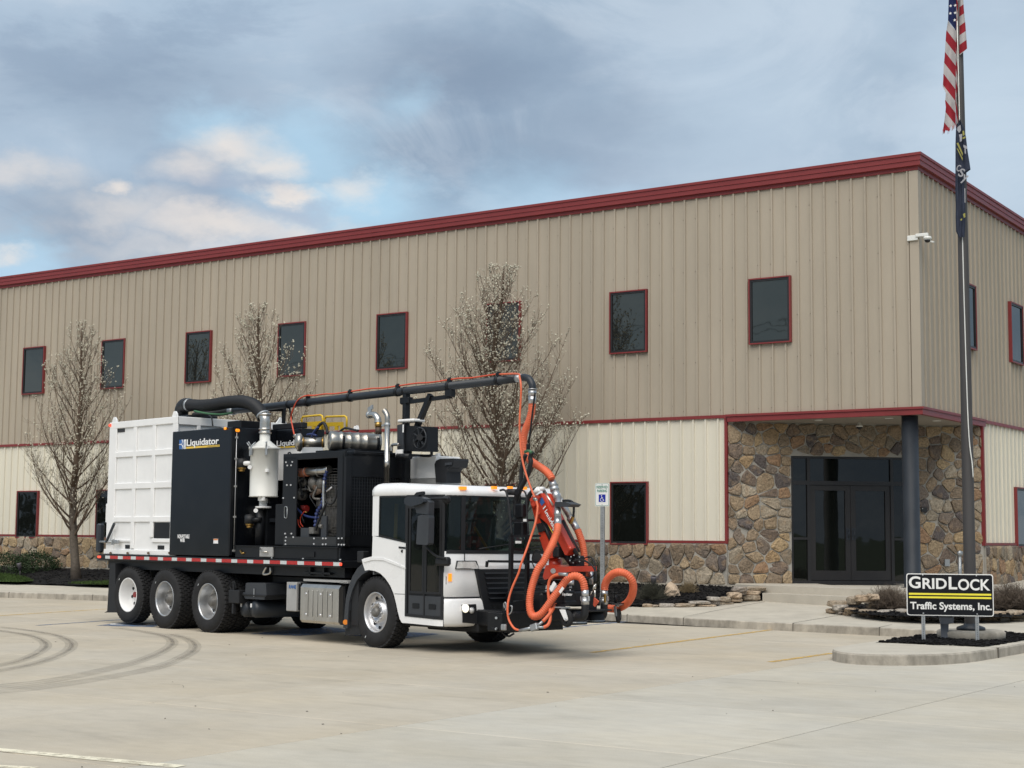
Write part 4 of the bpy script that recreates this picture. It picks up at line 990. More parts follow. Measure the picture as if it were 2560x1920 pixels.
# bifold door
zB = cabtz(c3(670, 1300))[1]
dr = part('door', BPL, lambda mb: (cabquad(mb, [(tD0, zB+.0), (tD1, zB-.02), (tD1, ZW0+.79), (tD0, ZW0+.79)], -.006, .02)))
tm = cabtz(c3(668, 1100))[0]
def zz(v): return cabtz(c3(600, v))[1]
for (a, b) in ((cabtz(c3(552, 700))[0], cabtz(c3(660, 700))[0]), (cabtz(c3(688, 700))[0], cabtz(c3(800, 700))[0])):
    z0, z1 = zz(1095), zz(335)
    part('door_pane', DARKG, lambda mb: cabquad(mb, [(a, z0), (b, z0), (b, z1), (a, z1)], .004, .006), dr)
    part('door_pane_seal', BPL, lambda mb: frame4(mb, [(a-.02, z0-.02), (b+.02, z0-.02), (b+.02, z1+.02), (a-.02, z1+.02)], .03, .012, .012), dr)
    part('door_lower_panel', GPL, lambda mb: cabquad(mb, [(a-.02, zz(1285)), (b+.02, zz(1285)), (b+.02, zz(1125)), (a-.02, zz(1125))], .006, .01), dr)
    part('door_recess', BLK, lambda mb: (lambda P: mb.poly(P, (0, .006, 0)))([Vector(((a+b)/2+.075*max(-1, min(1, 1.35*cos(q))), -.010, zz(1210)+.038*max(-1, min(1, 1.35*sin(q))))) for q in [2*pi*i/20 for i in range(20)]]), dr, True)
part('door_frame', BPL, lambda mb: (cabquad(mb, [(tD0-.006, zB-.01), (tD0+.035, zB-.01), (tD0+.035, 2.19), (tD0-.006, 2.19)], .012, .02), cabquad(mb, [(tD1-.035, zB-.03), (tD1+.006, zB-.03), (tD1+.006, 2.19), (tD1-.035, 2.19)], .012, .02), cabquad(mb, [(tD0, 2.13), (tD1, 2.13), (tD1, 2.19), (tD0, 2.19)], .0125, .02), cabquad(mb, [(tD0, zB-.01), (tD1, zB-.03), (tD1, zB+.015), (tD0, zB+.03)], .0115, .02), cabquad(mb, [(tm-.012, zB), (tm+.012, zB), (tm+.012, 2.14), (tm-.012, 2.14)], .011, .02)), dr)
part('door_top_cover', BPL, lambda mb: cabquad(mb, [(tD0-.005, 2.0), (tD1, 2.0), (tD1, 2.13), (tD0-.005, 2.13)], .01, .012), dr)
# lamps
hl_ = tz4((928, 898), (1100, 898), (1080, 842), (940, 842))
hlo = part('headlight', LENS, lambda mb: cabquad(mb, hl_, .030, .03, 12)); part('headlight_bezel', GPL, lambda mb: frame4(mb, [(hl_[0][0]-.012, hl_[0][1]-.012), (hl_[1][0]+.02, hl_[1][1]-.012), (hl_[2][0]+.012, hl_[2][1]+.012), (hl_[3][0]-.012, hl_[3][1]+.012)], .007, .034, .03), hlo)
mk_ = tz4((862, 1006), (889, 1006), (889, 942), (862, 942)); part('side_marker', AMB, lambda mb: cabquad(mb, mk_, .035, .03, 3))
for u in ((990, 232), (1253, 230), (1385, 231), (1505, 234)):
    t, z = cabtz(c3(*u), .03); w = .045 if u[0] < 1000 else .036
    part('roof_marker', AMB, lambda mb: cabquad(mb, [(t-w*.9, z-.022), (t+w, z-.022), (t+w*.9, z+.022), (t-w, z+.022)], .035, .05, 4))
fg = [cabtz(c3(*p), .05) for p in ((985, 1350), (1110, 1362), (1092, 1195), (972, 1200))]
fgo = part('fog_lamp_panel', BPL, lambda mb: cabquad(mb, fg, .062, .02, 8))
for (u, r, m, nm) in (((1003, 1230), .058, LAMPW, 'fog_lamp'), ((1058, 1248), .036, LENS, 'indicator_lamp')):
    t, z = cabtz(c3(*u), .06); p = cabpt(t, .06)+Vector((0, 0, z)); n = (cabpt(t, 1)-cabpt(t, 0)).normalized()
    part(nm, m, lambda mb: mb.lathe([(r, 0), (r, .012), (r*.8, .02), (.001, .026)], p, n, 20), fgo); part(nm+'_rim', ALU, lambda mb: mb.lathe([(r+.008, 0), (r+.008, .012), (r, .014)], p, n, 20), fgo)
part('panel_gap', BLK, lambda mb: cabquad(mb, [(tD1+.01, .757), (TE+.2, .757), (TE+.2, .772), (tD1+.01, .772)], .014, .03, 40))
part('body_seam', BLK, lambda mb: (cabquad(mb, [(tz4((995, 790))[0][0]-.003, 1.27), (tz4((995, 790))[0][0]+.003, 1.27), (tz4((995, 790))[0][0]+.003, 1.38), (tz4((995, 790))[0][0]-.003, 1.38)], .0155, .01, 2),))
part('lower_side_seam', BLK, lambda mb: mb.poly([ty(c3(*p), -.001) for p in ((418, 1108), (518, 1112), (518, 1116), (419, 1112))], (0, -.001, 0)), None, True)
# grille
gL = tz4((1075, 905), (1140, 1198)); 
def mirt(t): return TE+.45-(t-XA)
gq = [(gL[1][0], .60), (mirt(gL[1][0]), .60), (mirt(gL[0][0]), 1.155), (gL[0][0], 1.155)]
gr = part('grille', BPL, lambda mb: cabquad(mb, gq, .066, .05, 40))
for i, z in enumerate((1.07, 1.0, .93, .86, .79, .72)):
    f = (z-.6)/.555; a = gq[0][0]*(1-f)+gq[3][0]*f+.10; b = gq[1][0]*(1-f)+gq[2][0]*f-.10
    part('grille_slot', BLK, lambda mb: cabquad(mb, [(a+.03, z-.022), (b-.03, z-.022), (b, z+.02), (a, z+.02)], .069, .01, 30), gr)
    part('grille_bar', GPL, lambda mb: cabquad(mb, [(a+.02, z+.022), (b-.02, z+.022), (b, z+.042), (a, z+.042)], .085, .03, 30), gr)
part('grille_lip', WP, lambda mb: cabquad(mb, [(gL[0][0]-.06, 1.16), (mirt(gL[0][0])+.06, 1.16), (mirt(gL[0][0])+.04, 1.21), (gL[0][0]-.04, 1.21)], .03, .03, 40))
part('bumper_centre', BPL, lambda mb: cabquad(mb, [(bt0+.85, .36), (mirt(bt0+.85), .36), (mirt(bt0+.68), .66), (bt0+.68, .66)], .075, .05, 30))
# front wheel fender, flaps
part('rear_fender', GPL, lambda mb: mb.poly([ty(c3(*p), 0) for p in ((150, 862), (110, 900), (70, 965), (38, 1050), (15, 1150), (3, 1280), (-8, 1390), (28, 1398), (32, 1290), (42, 1180), (68, 1080), (104, 1000), (150, 950), (205, 918), (175, 918))], (0, .30, 0)), None, True)
part('mud_flap', BPL, lambda mb: mb.poly([ty(c3(*p), .05) for p in ((20, 1250), (150, 1250), (150, 1445), (8, 1455))], (0, .02, 0)).bx(-.56, -.40, .03, .32, .3, 1.0), None, True)
part('side_reflector', AMBO, lambda mb: mb.cyl(ty(c3(12, 1345), 0), ty(c3(12, 1345), -.02), .038, 14))
part('hinge_block', BPL, lambda mb: mb.bx(*[ty(c3(x, 800), .1).x for x in (115, 165)], .08, .2, ty(c3(140, 850), .1).z, ty(c3(140, 755), .1).z, .01))
# mirrors on the near side
mr = part('mirror_arm', BPL, lambda mb: (mb.tube(smoothpath([ty(c3(x, y), -.12) for x, y in ((865, 325), (840, 318), (700, 325), (668, 345), (660, 420), (655, 600), (652, 680), (700, 740), (765, 795), (840, 815))], 5), .016, 8), mb.sphere(ty(c3(850, 330), -.06), .06), mb.bx(*[ty(c3(x, 800), -.05).x for x in (770, 868)], -.1, .02, ty(c3(0, 855), -.05).z, ty(c3(0, 785), -.05).z, .03)))
mi = part('mirror', GPL, lambda mb: mb.poly([ty(c3(x, y), -.3) for x, y in ((612, 465), (640, 455), (700, 458), (703, 480), (698, 690), (690, 705), (605, 700), (598, 690))], (0, .1, 0)), None, True)
part('mirror_clamp', BPL, lambda mb: (mb.box(ty(c3(655, 390), -.14), (.09, .06, .08), None, .01), mb.box(ty(c3(653, 580), -.14), (.1, .06, .09), None, .01)), mi)
part('wide_mirror', GPL, lambda mb: mb.poly([ty(c3(x, y), -.22) for x, y in ((600, 340), (625, 325), (690, 335), (705, 350), (700, 455), (600, 440), (590, 400))], (0, .1, 0)), None, True)
km = part('kerb_mirror', CHAR, lambda mb: mb.poly([ty(c3(x, y), -.28) for x, y in ((497, 335), (505, 315), (530, 303), (600, 303), (655, 322), (660, 345), (640, 362), (560, 385), (515, 375), (500, 360))], (0, .16, 0)), None, True)
part('kerb_mirror_bracket', BPL, lambda mb: mb.poly([ty(c3(x, y), -.2) for x, y in ((560, 318), (585, 285), (600, 268), (650, 260), (652, 285), (622, 292), (600, 315))], (0, .05, 0)), None, True)
# snorkel behind the cab
part('air_snorkel', BPL, lambda mb: mb.poly([ty(e1(x, y), 1.3) for x, y in ((1960, 1440), (1940, 1210), (1960, 1165), (2010, 1140), (2180, 1136), (2186, 1160), (2165, 1245), (2110, 1262), (2085, 1300), (2088, 1440))], (0, .3, 0)), None, True)
part('snorkel_vent', GPL, lambda mb: mb.poly([ty(e1(x, y), 1.29) for x, y in ((2080, 1190), (2165, 1185), (2160, 1215), (2078, 1225))], (0, -.01, 0)), None, True)

# ---- underbody boxes
def boxp(name, m, ax, p0, p1, y0, y1, bev=.01, parent=None): return pbox(name, m, ax(*p0), ax(*p1), y0, y1, parent, bev)
tb = ty(e6(1120, 650), .02).x, ty(e6(1825, 650), .02).x; zb = ty(e6(1500, 1325), .02).z, ty(e6(1500, 590), .02).z
tbx = part('step_box', STL, lambda mb: mb.poly([(tb[0], .06, zb[0]), (tb[0], .02, zb[0]+.04), (tb[0], .02, zb[1]-.06), (tb[0], .06, zb[1]-.01), (tb[0], .45, zb[1]+.0), (tb[0], .45, zb[0])], (tb[1]-tb[0], 0, 0)), None, True)
part('end_cap', BLK, lambda mb: mb.bx(tb[1], tb[1]+.05, .1, .44, zb[0]+.03, zb[1]-.03), tbx)
for k in range(6):
    x = ty(e6(1258+89*k, 900), .02).x; part('flute', STL, lambda mb: mb.bx(x-.032, x-.004, .012, .022, zb[0]+.10, zb[1]-.10, .005), tbx); part('flute_gap', BLK, lambda mb: mb.bx(x-.004, x+.001, .017, .021, zb[0]+.10, zb[1]-.10), tbx)
for (u, v) in ((1218, 770), (1483, 785), (1660, 797), (1213, 1150), (1478, 1165), (1655, 1185)): part('bolt', ALU, lambda mb: mb.lathe([(.022, 0), (.016, .008), (.001, .01)], ty(e6(u, v), .012), (0, -1, 0), 10), tbx)
part('strap_slot', BLK, lambda mb: (mb.box(((tb[0]+tb[1])/2+.04, .25, zb[1]+.0), (.05, .10, .012)), mb.box((tb[1]-.09, .25, zb[1]), (.05, .10, .012))), tbx)
bb = boxp('control_box', GRY, e6, (858, 552), (1030, 1098), .06, .4)
text('label', 'RANE', .075, truck, (ty(e6(898, 668), .055).x, .055, ty(e6(898, 668), .055).z), (pi/2, 0, 0), PRB, .001, .002)
part('finned_cooler', BLK, lambda mb: [mb.bx(*sorted([ty(e6(x, 800), .10).x for x in (1034, 1118)]), .10, .45, z-.006, z+.006) for z in [ty(e6(1070, 1060-k*23), .1).z for k in range(21)]])
part('cooler_core', BLK, lambda mb: mb.bx(*sorted([ty(e6(x, 800), .14).x for x in (1036, 1120)]), .14, .5, ty(e6(1060, 1090), .14).z, ty(e6(1060, 560), .14).z))
cs = pprism('storage_case', GPL, [e6(*p) for p in ((62, 740), (52, 760), (58, 800), (75, 820), (95, 860), (450, 880), (462, 800), (490, 790), (488, 768), (478, 590), (465, 570), (130, 565), (105, 580), (95, 740))], .08, .75)
part('case_latch', GALV, lambda mb: mb.box(ty(e6(260, 750), .07), (.022, .012, .13)), cs); part('case_rim', BPL, lambda mb: mb.bx(*sorted([ty(e6(x, 780), .07).x for x in (52, 490)]), .06, .78, ty(e6(60, 800), .07).z, ty(e6(60, 772), .07).z, .005), cs)
for (u, v) in ((245, 1055), (60, 1045)):
    p = ty(e6(u, v), .10 if u > 100 else .16)
    at = part('air_tank', CHAR, lambda mb: mb.lathe([(.001, -.03), (.08, -.02), (.12, .0), (.135, .04), (.135, .9), (.1, .95), (.001, .96)], p, Vector((.22 if u > 100 else .2, 1, 0)), 24)); part('tank_label', PRW, lambda mb: mb.box(p+Vector((-.02, -.028, .06)), (.035, .01, .06)), at)
lk = boxp('level_sensor_box', BPL, c1, (808, 1255), (870, 1340), .02, .2)
part('sensor_arm', BPL, lambda mb: (mb.bar(ty(c1(840, 1200), .05), ty(c1(842, 1260), .05), .03), mb.bar(ty(c1(842, 1340), .05), ty(c1(840, 1400), .05), .05), mb.tube(smoothpath([ty(c1(x, y), .05) for x, y in ((825, 1260), (818, 1225), (845, 1205), (850, 1250))], 5), .008, 6)), lk)
part('mud_flap', BPL, lambda mb: mb.poly([ty(c1(x, y), .0) for x, y in ((85, 1095), (68, 1385), (50, 1394), (128, 1394), (118, 1300), (118, 1095))], (0, .7, 0)), None, True)
part('side_channel', BLK, lambda mb: mb.bx(-8.0, -.9, .15, .3, .98, 1.13))
part('fuel_tank', BLK, lambda mb: mb.bx(-3.4, -1.2, .55, 1.9, .45, 1.0, .06)); part('outrigger', BLK, lambda mb: (mb.bx(-1.9, -1.2, .1, .6, 1.02, 1.05), mb.bx(-1.75, -1.70, .1, .16, 1.0, 1.14), mb.bx(-1.4, -1.35, .1, .16, 1.0, 1.14)))
part('ladder_rail', GRY, lambda mb: mb.bx(*sorted([ty(e6(x, 510), .05).x for x in (1170, 1980)]), .05, .2, ty(e6(1300, 540), .05).z, ty(e6(1300, 500), .05).z))
part('exhaust_stub', STL, lambda mb: mb.cyl(ty(e6(1850, 680), .2), ty(e6(1960, 680), .2), .035, 14))
part('fender_step', GRY, lambda mb: mb.bx(*sorted([ty(e6(x, 560), .05).x for x in (1850, 1990)]), .05, .4, ty(e6(1900, 575), .05).z, ty(e6(1900, 545), .05).z))

# ---- white debris tank
TX0, TX1, TY0, TY1, TZ0, TZ1 = -7.93, -5.58, .05, 2.45, 1.25, 3.64
tank = part('debris_tank', WT, lambda mb: mb.bx(TX0+.05, TX1-.05, TY0+.03, TY1-.06, TZ0, TZ1-.03))
def rib(x0, x1, z0, z1, d=.06, y=None): part('tank_rib', WT, lambda mb: mb.bx(x0, x1, TY0+.03-d*.5, TY0+.032, z0, z1, .008), tank)
X_ = lambda u, v=700: ty(c1(u, v), TY0).x; Z_ = lambda v, u=280: ty(c1(u, v), TY0).z
rib(TX0, X_(112), TZ0, TZ1, .062); rib(X_(215), X_(234), TZ0+.1, TZ1-.1, .056); rib(X_(330), X_(350), TZ0+.3, TZ1-.1, .056); rib(X_(455), TX1, TZ0, TZ1, .062)
rib(TX0+.01, TX1-.01, TZ1-.12, TZ1, .066)
for a, b in ((440, 405), (638, 600), (842, 808)): rib(TX0+.02, TX1-.02, Z_(a), Z_(b), .058)
rib(X_(345), TX1-.02, Z_(965), Z_(942), .057); rib(X_(112), X_(225), Z_(965), Z_(948), .057); rib(TX0-.06, TX1+.04, TZ0-.01, Z_(1012), .075)
part('fork_opening', BLK, lambda mb: mb.bx(X_(347, 880), X_(450, 880), TY0+.022, TY0+.029, Z_(940), Z_(845)), tank)
for u in ((172, 198), (370, 408)): part('fork_pocket', BLK, lambda mb: mb.bx(X_(u[0], 990), X_(u[1], 990), TY0+.018, TY0+.029, Z_(1006), Z_(983)), tank)
# front end frame
part('tank_front_rib', WT, lambda mb: (mb.bx(TX1-.06, TX1, TY0, TY1, TZ1-.14, TZ1, .008), [mb.bx(TX1-.055, TX1-.002, y, y+.07, TZ0, TZ1-.1, .006) for y in (.45, .95, 1.45, 1.95)]), tank)
for k, (u, v, x) in enumerate(((115, 200, 0), (482, 168, 0))):
    p = ty(c1(u, v), TY0+.05); part('lifting_lug', WT, lambda mb: mb.poly([(p.x-.09, TY0+.04, TZ1-.02), (p.x+.09, TY0+.04, TZ1-.02), (p.x+.07, TY0+.04, TZ1+.05), (p.x+.02, TY0+.04, TZ1+.10), (p.x-.03, TY0+.04, TZ1+.10), (p.x-.07, TY0+.04, TZ1+.03)], (0, .03, 0)), tank, True)
part('lifting_lug', WT, lambda mb: mb.poly([(TX1-.04, 2.1, TZ1-.02), (TX1-.04, 2.35, TZ1-.02), (TX1-.04, 2.3, TZ1+.08), (TX1-.04, 2.2, TZ1+.11)], (.03, 0, 0)), tank, True)
part('tank_hatch', BLK, lambda mb: (mb.bx(-6.7, -6.3, .6, 1.1, TZ1, TZ1+.09, .01), mb.bx(-6.25, -5.8, .4, 1.0, TZ1, TZ1+.06, .01), mb.bx(-7.6, -7.0, .6, 1.4, TZ1-.02, TZ1+.03)), tank)
part('marker_lamp', REDL, lambda mb: mb.bx(TX0-.01, TX0+.07, TY0-.02, TY0, Z_(243), Z_(226), .01), tank)
part('id_plate', PRK, lambda mb: mb.bx(X_(125, 270), X_(168, 270), TY0+.02, TY0+.029, Z_(282), Z_(261)), tank)
part('tail_door_edge', WT, lambda mb: mb.bx(TX0-.14, TX0-.02, TY0+.05, TY1, Z_(845), Z_(725), .01), tank)
tl = part('tailgate_latch', CHAR, lambda mb: (mb.bx(TX0-.30, TX0-.16, .0, .12, Z_(1035), Z_(850), .03), mb.bar(ty(c1(62, 965), .0), ty(c1(112, 850), .0), .035)))
part('latch_pin', GALV, lambda mb: (mb.cyl(ty(c1(25, 962), .02), ty(c1(100, 962), .02), .02, 10), mb.box(ty(c1(125, 963), .0), (.14, .05, .07), None, .01), mb.box(ty(c1(103, 963), -.01), (.03, .07, .1), None, .01)), tl)
for u in (88, 192, 318, 447): part('tank_bolt', mat('rusty bolt', (.12, .08, .05), .7), lambda mb: mb.cyl(ty(c1(u, 1031), TY0-.02), ty(c1(u, 1031), TY0-.04), .022, 8), tank)

# ---- black water cabinet with logo
BX0, BX1 = -5.65, -3.82
cabn = part('water_cabinet', BLG, lambda mb: (mb.bx(BX0, BX1, .0, 1.28, 1.255, 3.37, .008)))
part('cabinet_door_edge', BLK, lambda mb: (mb.bx(BX1-.0, BX1+.02, .0, .06, 1.27, 3.36, .004), mb.bx(BX1, BX1+.016, .10, .13, 1.3, 3.3)), cabn)
part('hinge_rod', ALU, lambda mb: mb.cyl((BX1+.025, .085, 1.32), (BX1+.025, .085, 3.28), .007, 6), cabn)
for z in (1.35, 1.9, 2.4, 2.85, 3.2): part('hinge', GRY, lambda mb: mb.box((BX1+.024, .085, z), (.02, .05, .03)), cabn)
part('cabinet_top_box', BLK, lambda mb: mb.bx(ty(c1(800, 240), .5).x, ty(c1(885, 240), .5).x, .5, .9, 3.37, ty(c1(880, 222), .5).z, .01), cabn)
for (p, r) in ((c1(788, 271), .03), (c1(864, 283), .035)):
    q = ty(p, -.02) if p[0] < 590 else tx(p, BX1+.03); part('marker_lamp', AMB, lambda mb: mb.box(q, (.06, .03, .045) if p[0] < 590 else (.03, .08, .05), None, .012), cabn)
def logo(u0, v0, u1, v1, y, A, sc=1.):   # blue square mark, name and yellow bar, on the plane y
    a, b = ty(A(u0, v1), y), ty(A(u1, v0), y); h = b.z-a.z; w = b.x-a.x; mk_w = w*.17
    o = part('logo_mark', PRB, lambda mb: mb.bx(a.x, a.x+mk_w*.62, y-.003, y-.001, a.z, b.z)); 
    part('logo_white', PRW, lambda mb: (mb.bx(a.x+mk_w*.66, a.x+mk_w*.99, y-.003, y-.001, a.z, b.z), mb.tube(smoothpath([(a.x, y-.004, a.z+h*.50), (a.x+mk_w*.35, y-.004, a.z+h*.54), (a.x+mk_w*.5, y-.004, a.z+h*.75), (a.x+mk_w*.42, y-.004, b.z)], 4), .007, 4), mb.tube(smoothpath([(a.x, y-.004, a.z+h*.50), (a.x+mk_w*.4, y-.004, a.z+h*.44), (a.x+mk_w*.55, y-.004, a.z+h*.2), (a.x+mk_w*.45, y-.004, a.z)], 4), .007, 4)), o)
    text('logo_lettering', 'BLASTERS', h*.17, o, (a.x+mk_w*.90, y-.004, a.z+h*.06), (pi/2, -pi/2, 0), PRB, .0005, 0)
    text('name_lettering', 'Liquidator', h*.98, truck, (a.x+mk_w*1.05, y-.003, a.z+h*.30), (pi/2, 0, 0), PRW, .001, h*.022, (w-mk_w*1.05)/(h*.98*4.28))
    bar = part('logo_bar', PRY, lambda mb: mb.bx(a.x+mk_w*1.05, b.x, y-.0028, y-.001, a.z, a.z+h*.20))
    text('bar_lettering', 'WATER BLAST REMOVAL SYSTEM', h*.15, bar, (b.x-.01, y-.0035, a.z+h*.04), (pi/2, 0, 0), PRK, .0005, 0, 1., 'RIGHT')
logo(508, 323, 756, 398, 0, c1)
text('notice_lettering', 'NON-POTABLE', .088, truck, (ty(c1(498, 940)).x, -.003, ty(c1(498, 940)).z), (pi/2, 0, 0), PRW, .0005, .003, .62)
text('notice_lettering', 'WATER', .075, truck, (ty(c1(514, 962)).x, -.003, ty(c1(514, 962)).z), (pi/2, 0, 0), PRW, .0005, .004, .55)
wl = part('warning_label', PRW, lambda mb: mb.bx(ty(c1(717, 960)).x, ty(c1(745, 960)).x, -.003, -.001, ty(c1(730, 973)).z, ty(c1(730, 944)).z)); part('label_band', mat('orange label', (.6, .2, .05), .5), lambda mb: mb.bx(ty(c1(718, 960)).x, ty(c1(744, 960)).x, -.004, -.003, ty(c1(730, 953)).z, ty(c1(730, 945)).z), wl)

# ---- second tank behind the canister: black head band over white side
PX0 = -3.79; PX1 = ty(c1(1253, 350), .9).x
zt = ty(c1(1100, 590), .9).z; zm = ty(c1(1130, 384), .9).z
st2 = part('second_tank', WT, lambda mb: mb.bx(PX0, PX1, .9, 1.35, zt, zm, .008)); part('tank_head_band', BLG, lambda mb: mb.bx(PX0-.01, PX1+.01, .89, 1.36, zm+.004, ty(c1(1100, 282), .9).z, .006), st2)
logo(1058, 333, 1300, 396, .885, c1)
part('lower_tank', BLK, lambda mb: mb.bx(PX0, -2.5, 1.0, 2.3, 1.25, zt-.005)); part('pump_housing', WT, lambda mb: mb.lathe([(.001, 0), (.22, .0), (.26, .03), (.26, .12), (.2, .16)], ty(e5(470, 1130), .7), (.3, -1, 0), 24))
part('pump_bracket', BLK, lambda mb: (mb.bar(ty(e5(350, 820), .45), ty(e5(460, 1140), .45), .12, .03), mb.box(ty(e5(200, 1100), .75), (.6, .3, .6))))
# ---- white filter canister
cp = ty(c1(1022, 690), .32); r_ = .228; zt2 = ty(c1(1022, 395), .32).z; zc = ty(c1(1022, 350), .32).z; zn = ty(c1(1022, 305), .32).z
WCN = mat('cream white canister paint', (.64, .64, .60), .4, 0, .05, 3.)
cn = part('filter_canister', WCN, lambda mb: mb.lathe([(.001, cp.z), (r_, cp.z), (r_+.012, cp.z+.01), (r_, cp.z+.02), (r_, zt2-.02), (r_+.03, zt2-.015), (r_+.03, zt2+.02), (r_-.02, zt2+.03), (.10, zc), (.085, zc+.01), (.085, zn), (.001, zn)], (cp.x, cp.y, 0), (0, 0, 1), 36))
for a in (-2.6, -1.57, -.5, 3.0): part('canister_clamp', GALV, lambda mb: (mb.box((cp.x+(r_+.025)*cos(a), cp.y+(r_+.025)*sin(a), zt2-.04), (.035, .035, .16), R3('Z', a), .004), mb.tube([(cp.x+(r_+.03)*cos(a), cp.y+(r_+.03)*sin(a), zt2+.02), (cp.x+(r_+.09)*cos(a), cp.y+(r_+.09)*sin(a), zt2+.10)], .01, 6), mb.tube([(cp.x+(r_+.03)*cos(a), cp.y+(r_+.03)*sin(a), zt2+.03), (cp.x+(r_-.05)*cos(a), cp.y+(r_-.05)*sin(a), zt2+.10)], .01, 6)), cn)
for z in (.42, .8): part('canister_lug', WT, lambda mb: mb.box((cp.x+r_, cp.y-.1, cp.z+z), (.06, .04, .05), None, .004), cn)
part('canister_foot', WT, lambda mb: (mb.lathe([(.07, cp.z-.02), (.07, cp.z-.15), (.13, cp.z-.15), (.13, cp.z-.18), (.001, cp.z-.18)], (cp.x, cp.y, 0), (0, 0, 1), 20), mb.box((cp.x+.12, cp.y-.12, cp.z-.03), (.16, .03, .06))), cn)
part('canister_leg', BLK, lambda mb: (mb.bar((cp.x-.02, cp.y+.12, 1.43), (cp.x-.02, cp.y+.12, cp.z-.1), .18, .2), mb.cyl((cp.x-.05, cp.y-.02, 1.4), (cp.x-.05, cp.y-.02, cp.z-.18), .08, 16)), cn)
part('gauge', PRW, lambda mb: mb.cyl(ty(e5(218, 975), .08), ty(e5(218, 975), .05), .035, 14), cn); part('gauge', PRW, lambda mb: mb.cyl(ty(c1(938, 507), .08), ty(c1(938, 507), .05), .035, 14), cn)
for (u, v) in ((890, 485), (938, 828)):
    q = ty(c1(u, v), .15); vo = part('relief_valve', BPL, lambda mb: (mb.cyl(q+Vector((0, 0, -.06)), q+Vector((0, 0, .07)), .085, 18), mb.cyl(q+Vector((0, 0, .07)), q+Vector((0, 0, .085)), .07, 18)))
    part('valve_outlet', BRASS, lambda mb: (mb.cyl(q+Vector((0, 0, -.06)), q+Vector((0, 0, -.09)), .07, 14), mb.cyl(q+Vector((0, 0, -.09)), q+Vector((0, 0, -.13)), .05, 14)), vo); part('valve_pipe', WT if v < 600 else BLK, lambda mb: mb.cyl(q+Vector((.06, .0, 0)), q+Vector((.18, .1, 0)), .04, 12), vo)
# steel elbow and big black hose
def hose(name, m, pts, r, pitch=.034, amp=.0055, n=14, parent=None, dens=None):
    P = smoothpath(pts, 14); L = [0]
    for a, b in zip(P, P[1:]): L.append(L[-1]+(b-a).length)
    step = pitch/4; N_ = int(L[-1]/step); Q = []; R = []; j = 0
    for i in range(N_+1):
        s = i*step
        while j < len(L)-2 and L[j+1] < s: j += 1
        f = (s-L[j])/max(1e-6, L[j+1]-L[j]); Q.append(P[j].lerp(P[j+1], min(1, f))); R.append(r+amp*(1 if i % 4 in (1, 2) else -1.2))
    return part(name, m, lambda mb: mb.tube(Q, r, n, True, R), parent)
el = part('steel_elbow', STL, lambda mb: (mb.tube(smoothpath([(cp.x, cp.y, zn), (cp.x, cp.y, zn+.12), (cp.x+.0, cp.y, zn+.25), ty(c1(1022, 195), .32)], 5), .09, 20), [mb.lathe([(.09, 0), (.105, .004), (.105, .03), (.09, .034)], (cp.x, cp.y, zn+k), (0, 0, 1), 20) for k in (.0, .06, .30)]))
hose('vacuum_hose', BPL, [ty(c1(1020, 200), .32), ty(c1(1000, 165), .33), ty(c1(955, 125), .36), ty(c1(890, 108), .42), ty(c1(800, 112), .5), ty(c1(720, 126), .58), ty(c1(640, 132), .65), ty(c1(575, 128), .7)], .105, .03, .004, 22)
part('hose_collar', GALV, lambda mb: mb.cyl(ty(c1(575, 128), .7), ty(c1(563, 128), .7), .118, 20)); part('hose_collar', GALV, lambda mb: mb.cyl(ty(c1(1022, 196), .32), ty(c1(1018, 188), .32), .112, 20))
part('tank_inlet', BPL, lambda mb: mb.tube(smoothpath([ty(c1(565, 128), .7), ty(c1(540, 130), .72), ty(c1(525, 150), .74), ty(c1(520, 185), .75)], 5), .125, 20))
part('strap', GRN, lambda mb: mb.tube(smoothpath([ty(c1(600, 165), .55), ty(c1(680, 180), .5), ty(c1(760, 185), .5), ty(c1(830, 175), .5)], 5), .018, 6))
part('hose_tie', BPL, lambda mb: mb.tube(smoothpath([ty(c1(690, 190), .1), ty(c1(705, 205), .02), ty(c1(712, 255), .0)], 4), .012, 6))

# ---- engine module
EY = .10; EX0, EX1, EZ0, EZ1 = -2.46, -.90, 1.44, 2.84
def eb(name, u0, v0, u1, v1, y0=EY, y1=None, m=BLK, **k): return pbox(name, m, e5(u0, v0), e5(u1, v1), y0, y1 if y1 is not None else y0+.12, None, .004)
ep = eb('engine_post', 600, 235, 768, 1340, EY, EY+.025); eb('engine_post', 1350, 235, 1446, 1470, EY, .2); eb('engine_top_rail', 600, 195, 1446, 240, EY, .15)
lb = eb('engine_lower_rail', 600, 1335, 1446, 1470, EY, .2, mat('satin black steel', (.02, .021, .022), .45)); eb('side_shield', 492, 890, 598, 1450, .14, .6)
part('slot', BLK, lambda mb: mb.poly([ty(e5(632+18*cos(a), 1000+(62 if sin(a) > 0 else -62)+18*sin(a)), EY-.002) for a in [2*pi*i/16 for i in range(16)]], (0, .001, 0)), ep, True)
part('slot_rim', GALV, lambda mb: mb.tube([ty(e5(632+20*cos(a), 1000+(60 if sin(a) > 0 else -60)+20*sin(a)), EY-.004) for a in [2*pi*i/16 for i in range(17)]], .006, 6), ep)
for (u, v) in ((635, 307), (722, 303), (653, 352), (706, 350), (647, 622), (700, 622), (597, 802), (747, 797), (622, 1294), (710, 1294), (637, 1343), (735, 1343), (628, 1392), (628, 1440), (1022, 1360), (1145, 1360), (1185, 1360), (1362, 1360), (1407, 1358), (1020, 1437), (1143, 1442), (1185, 1440), (1362, 1445), (1402, 1447), (1437, 1447)):
    part('frame_bolt', ALU, lambda mb: mb.cyl(ty(e5(u, v), EY), ty(e5(u, v), EY-.012), .014, 8), lb)
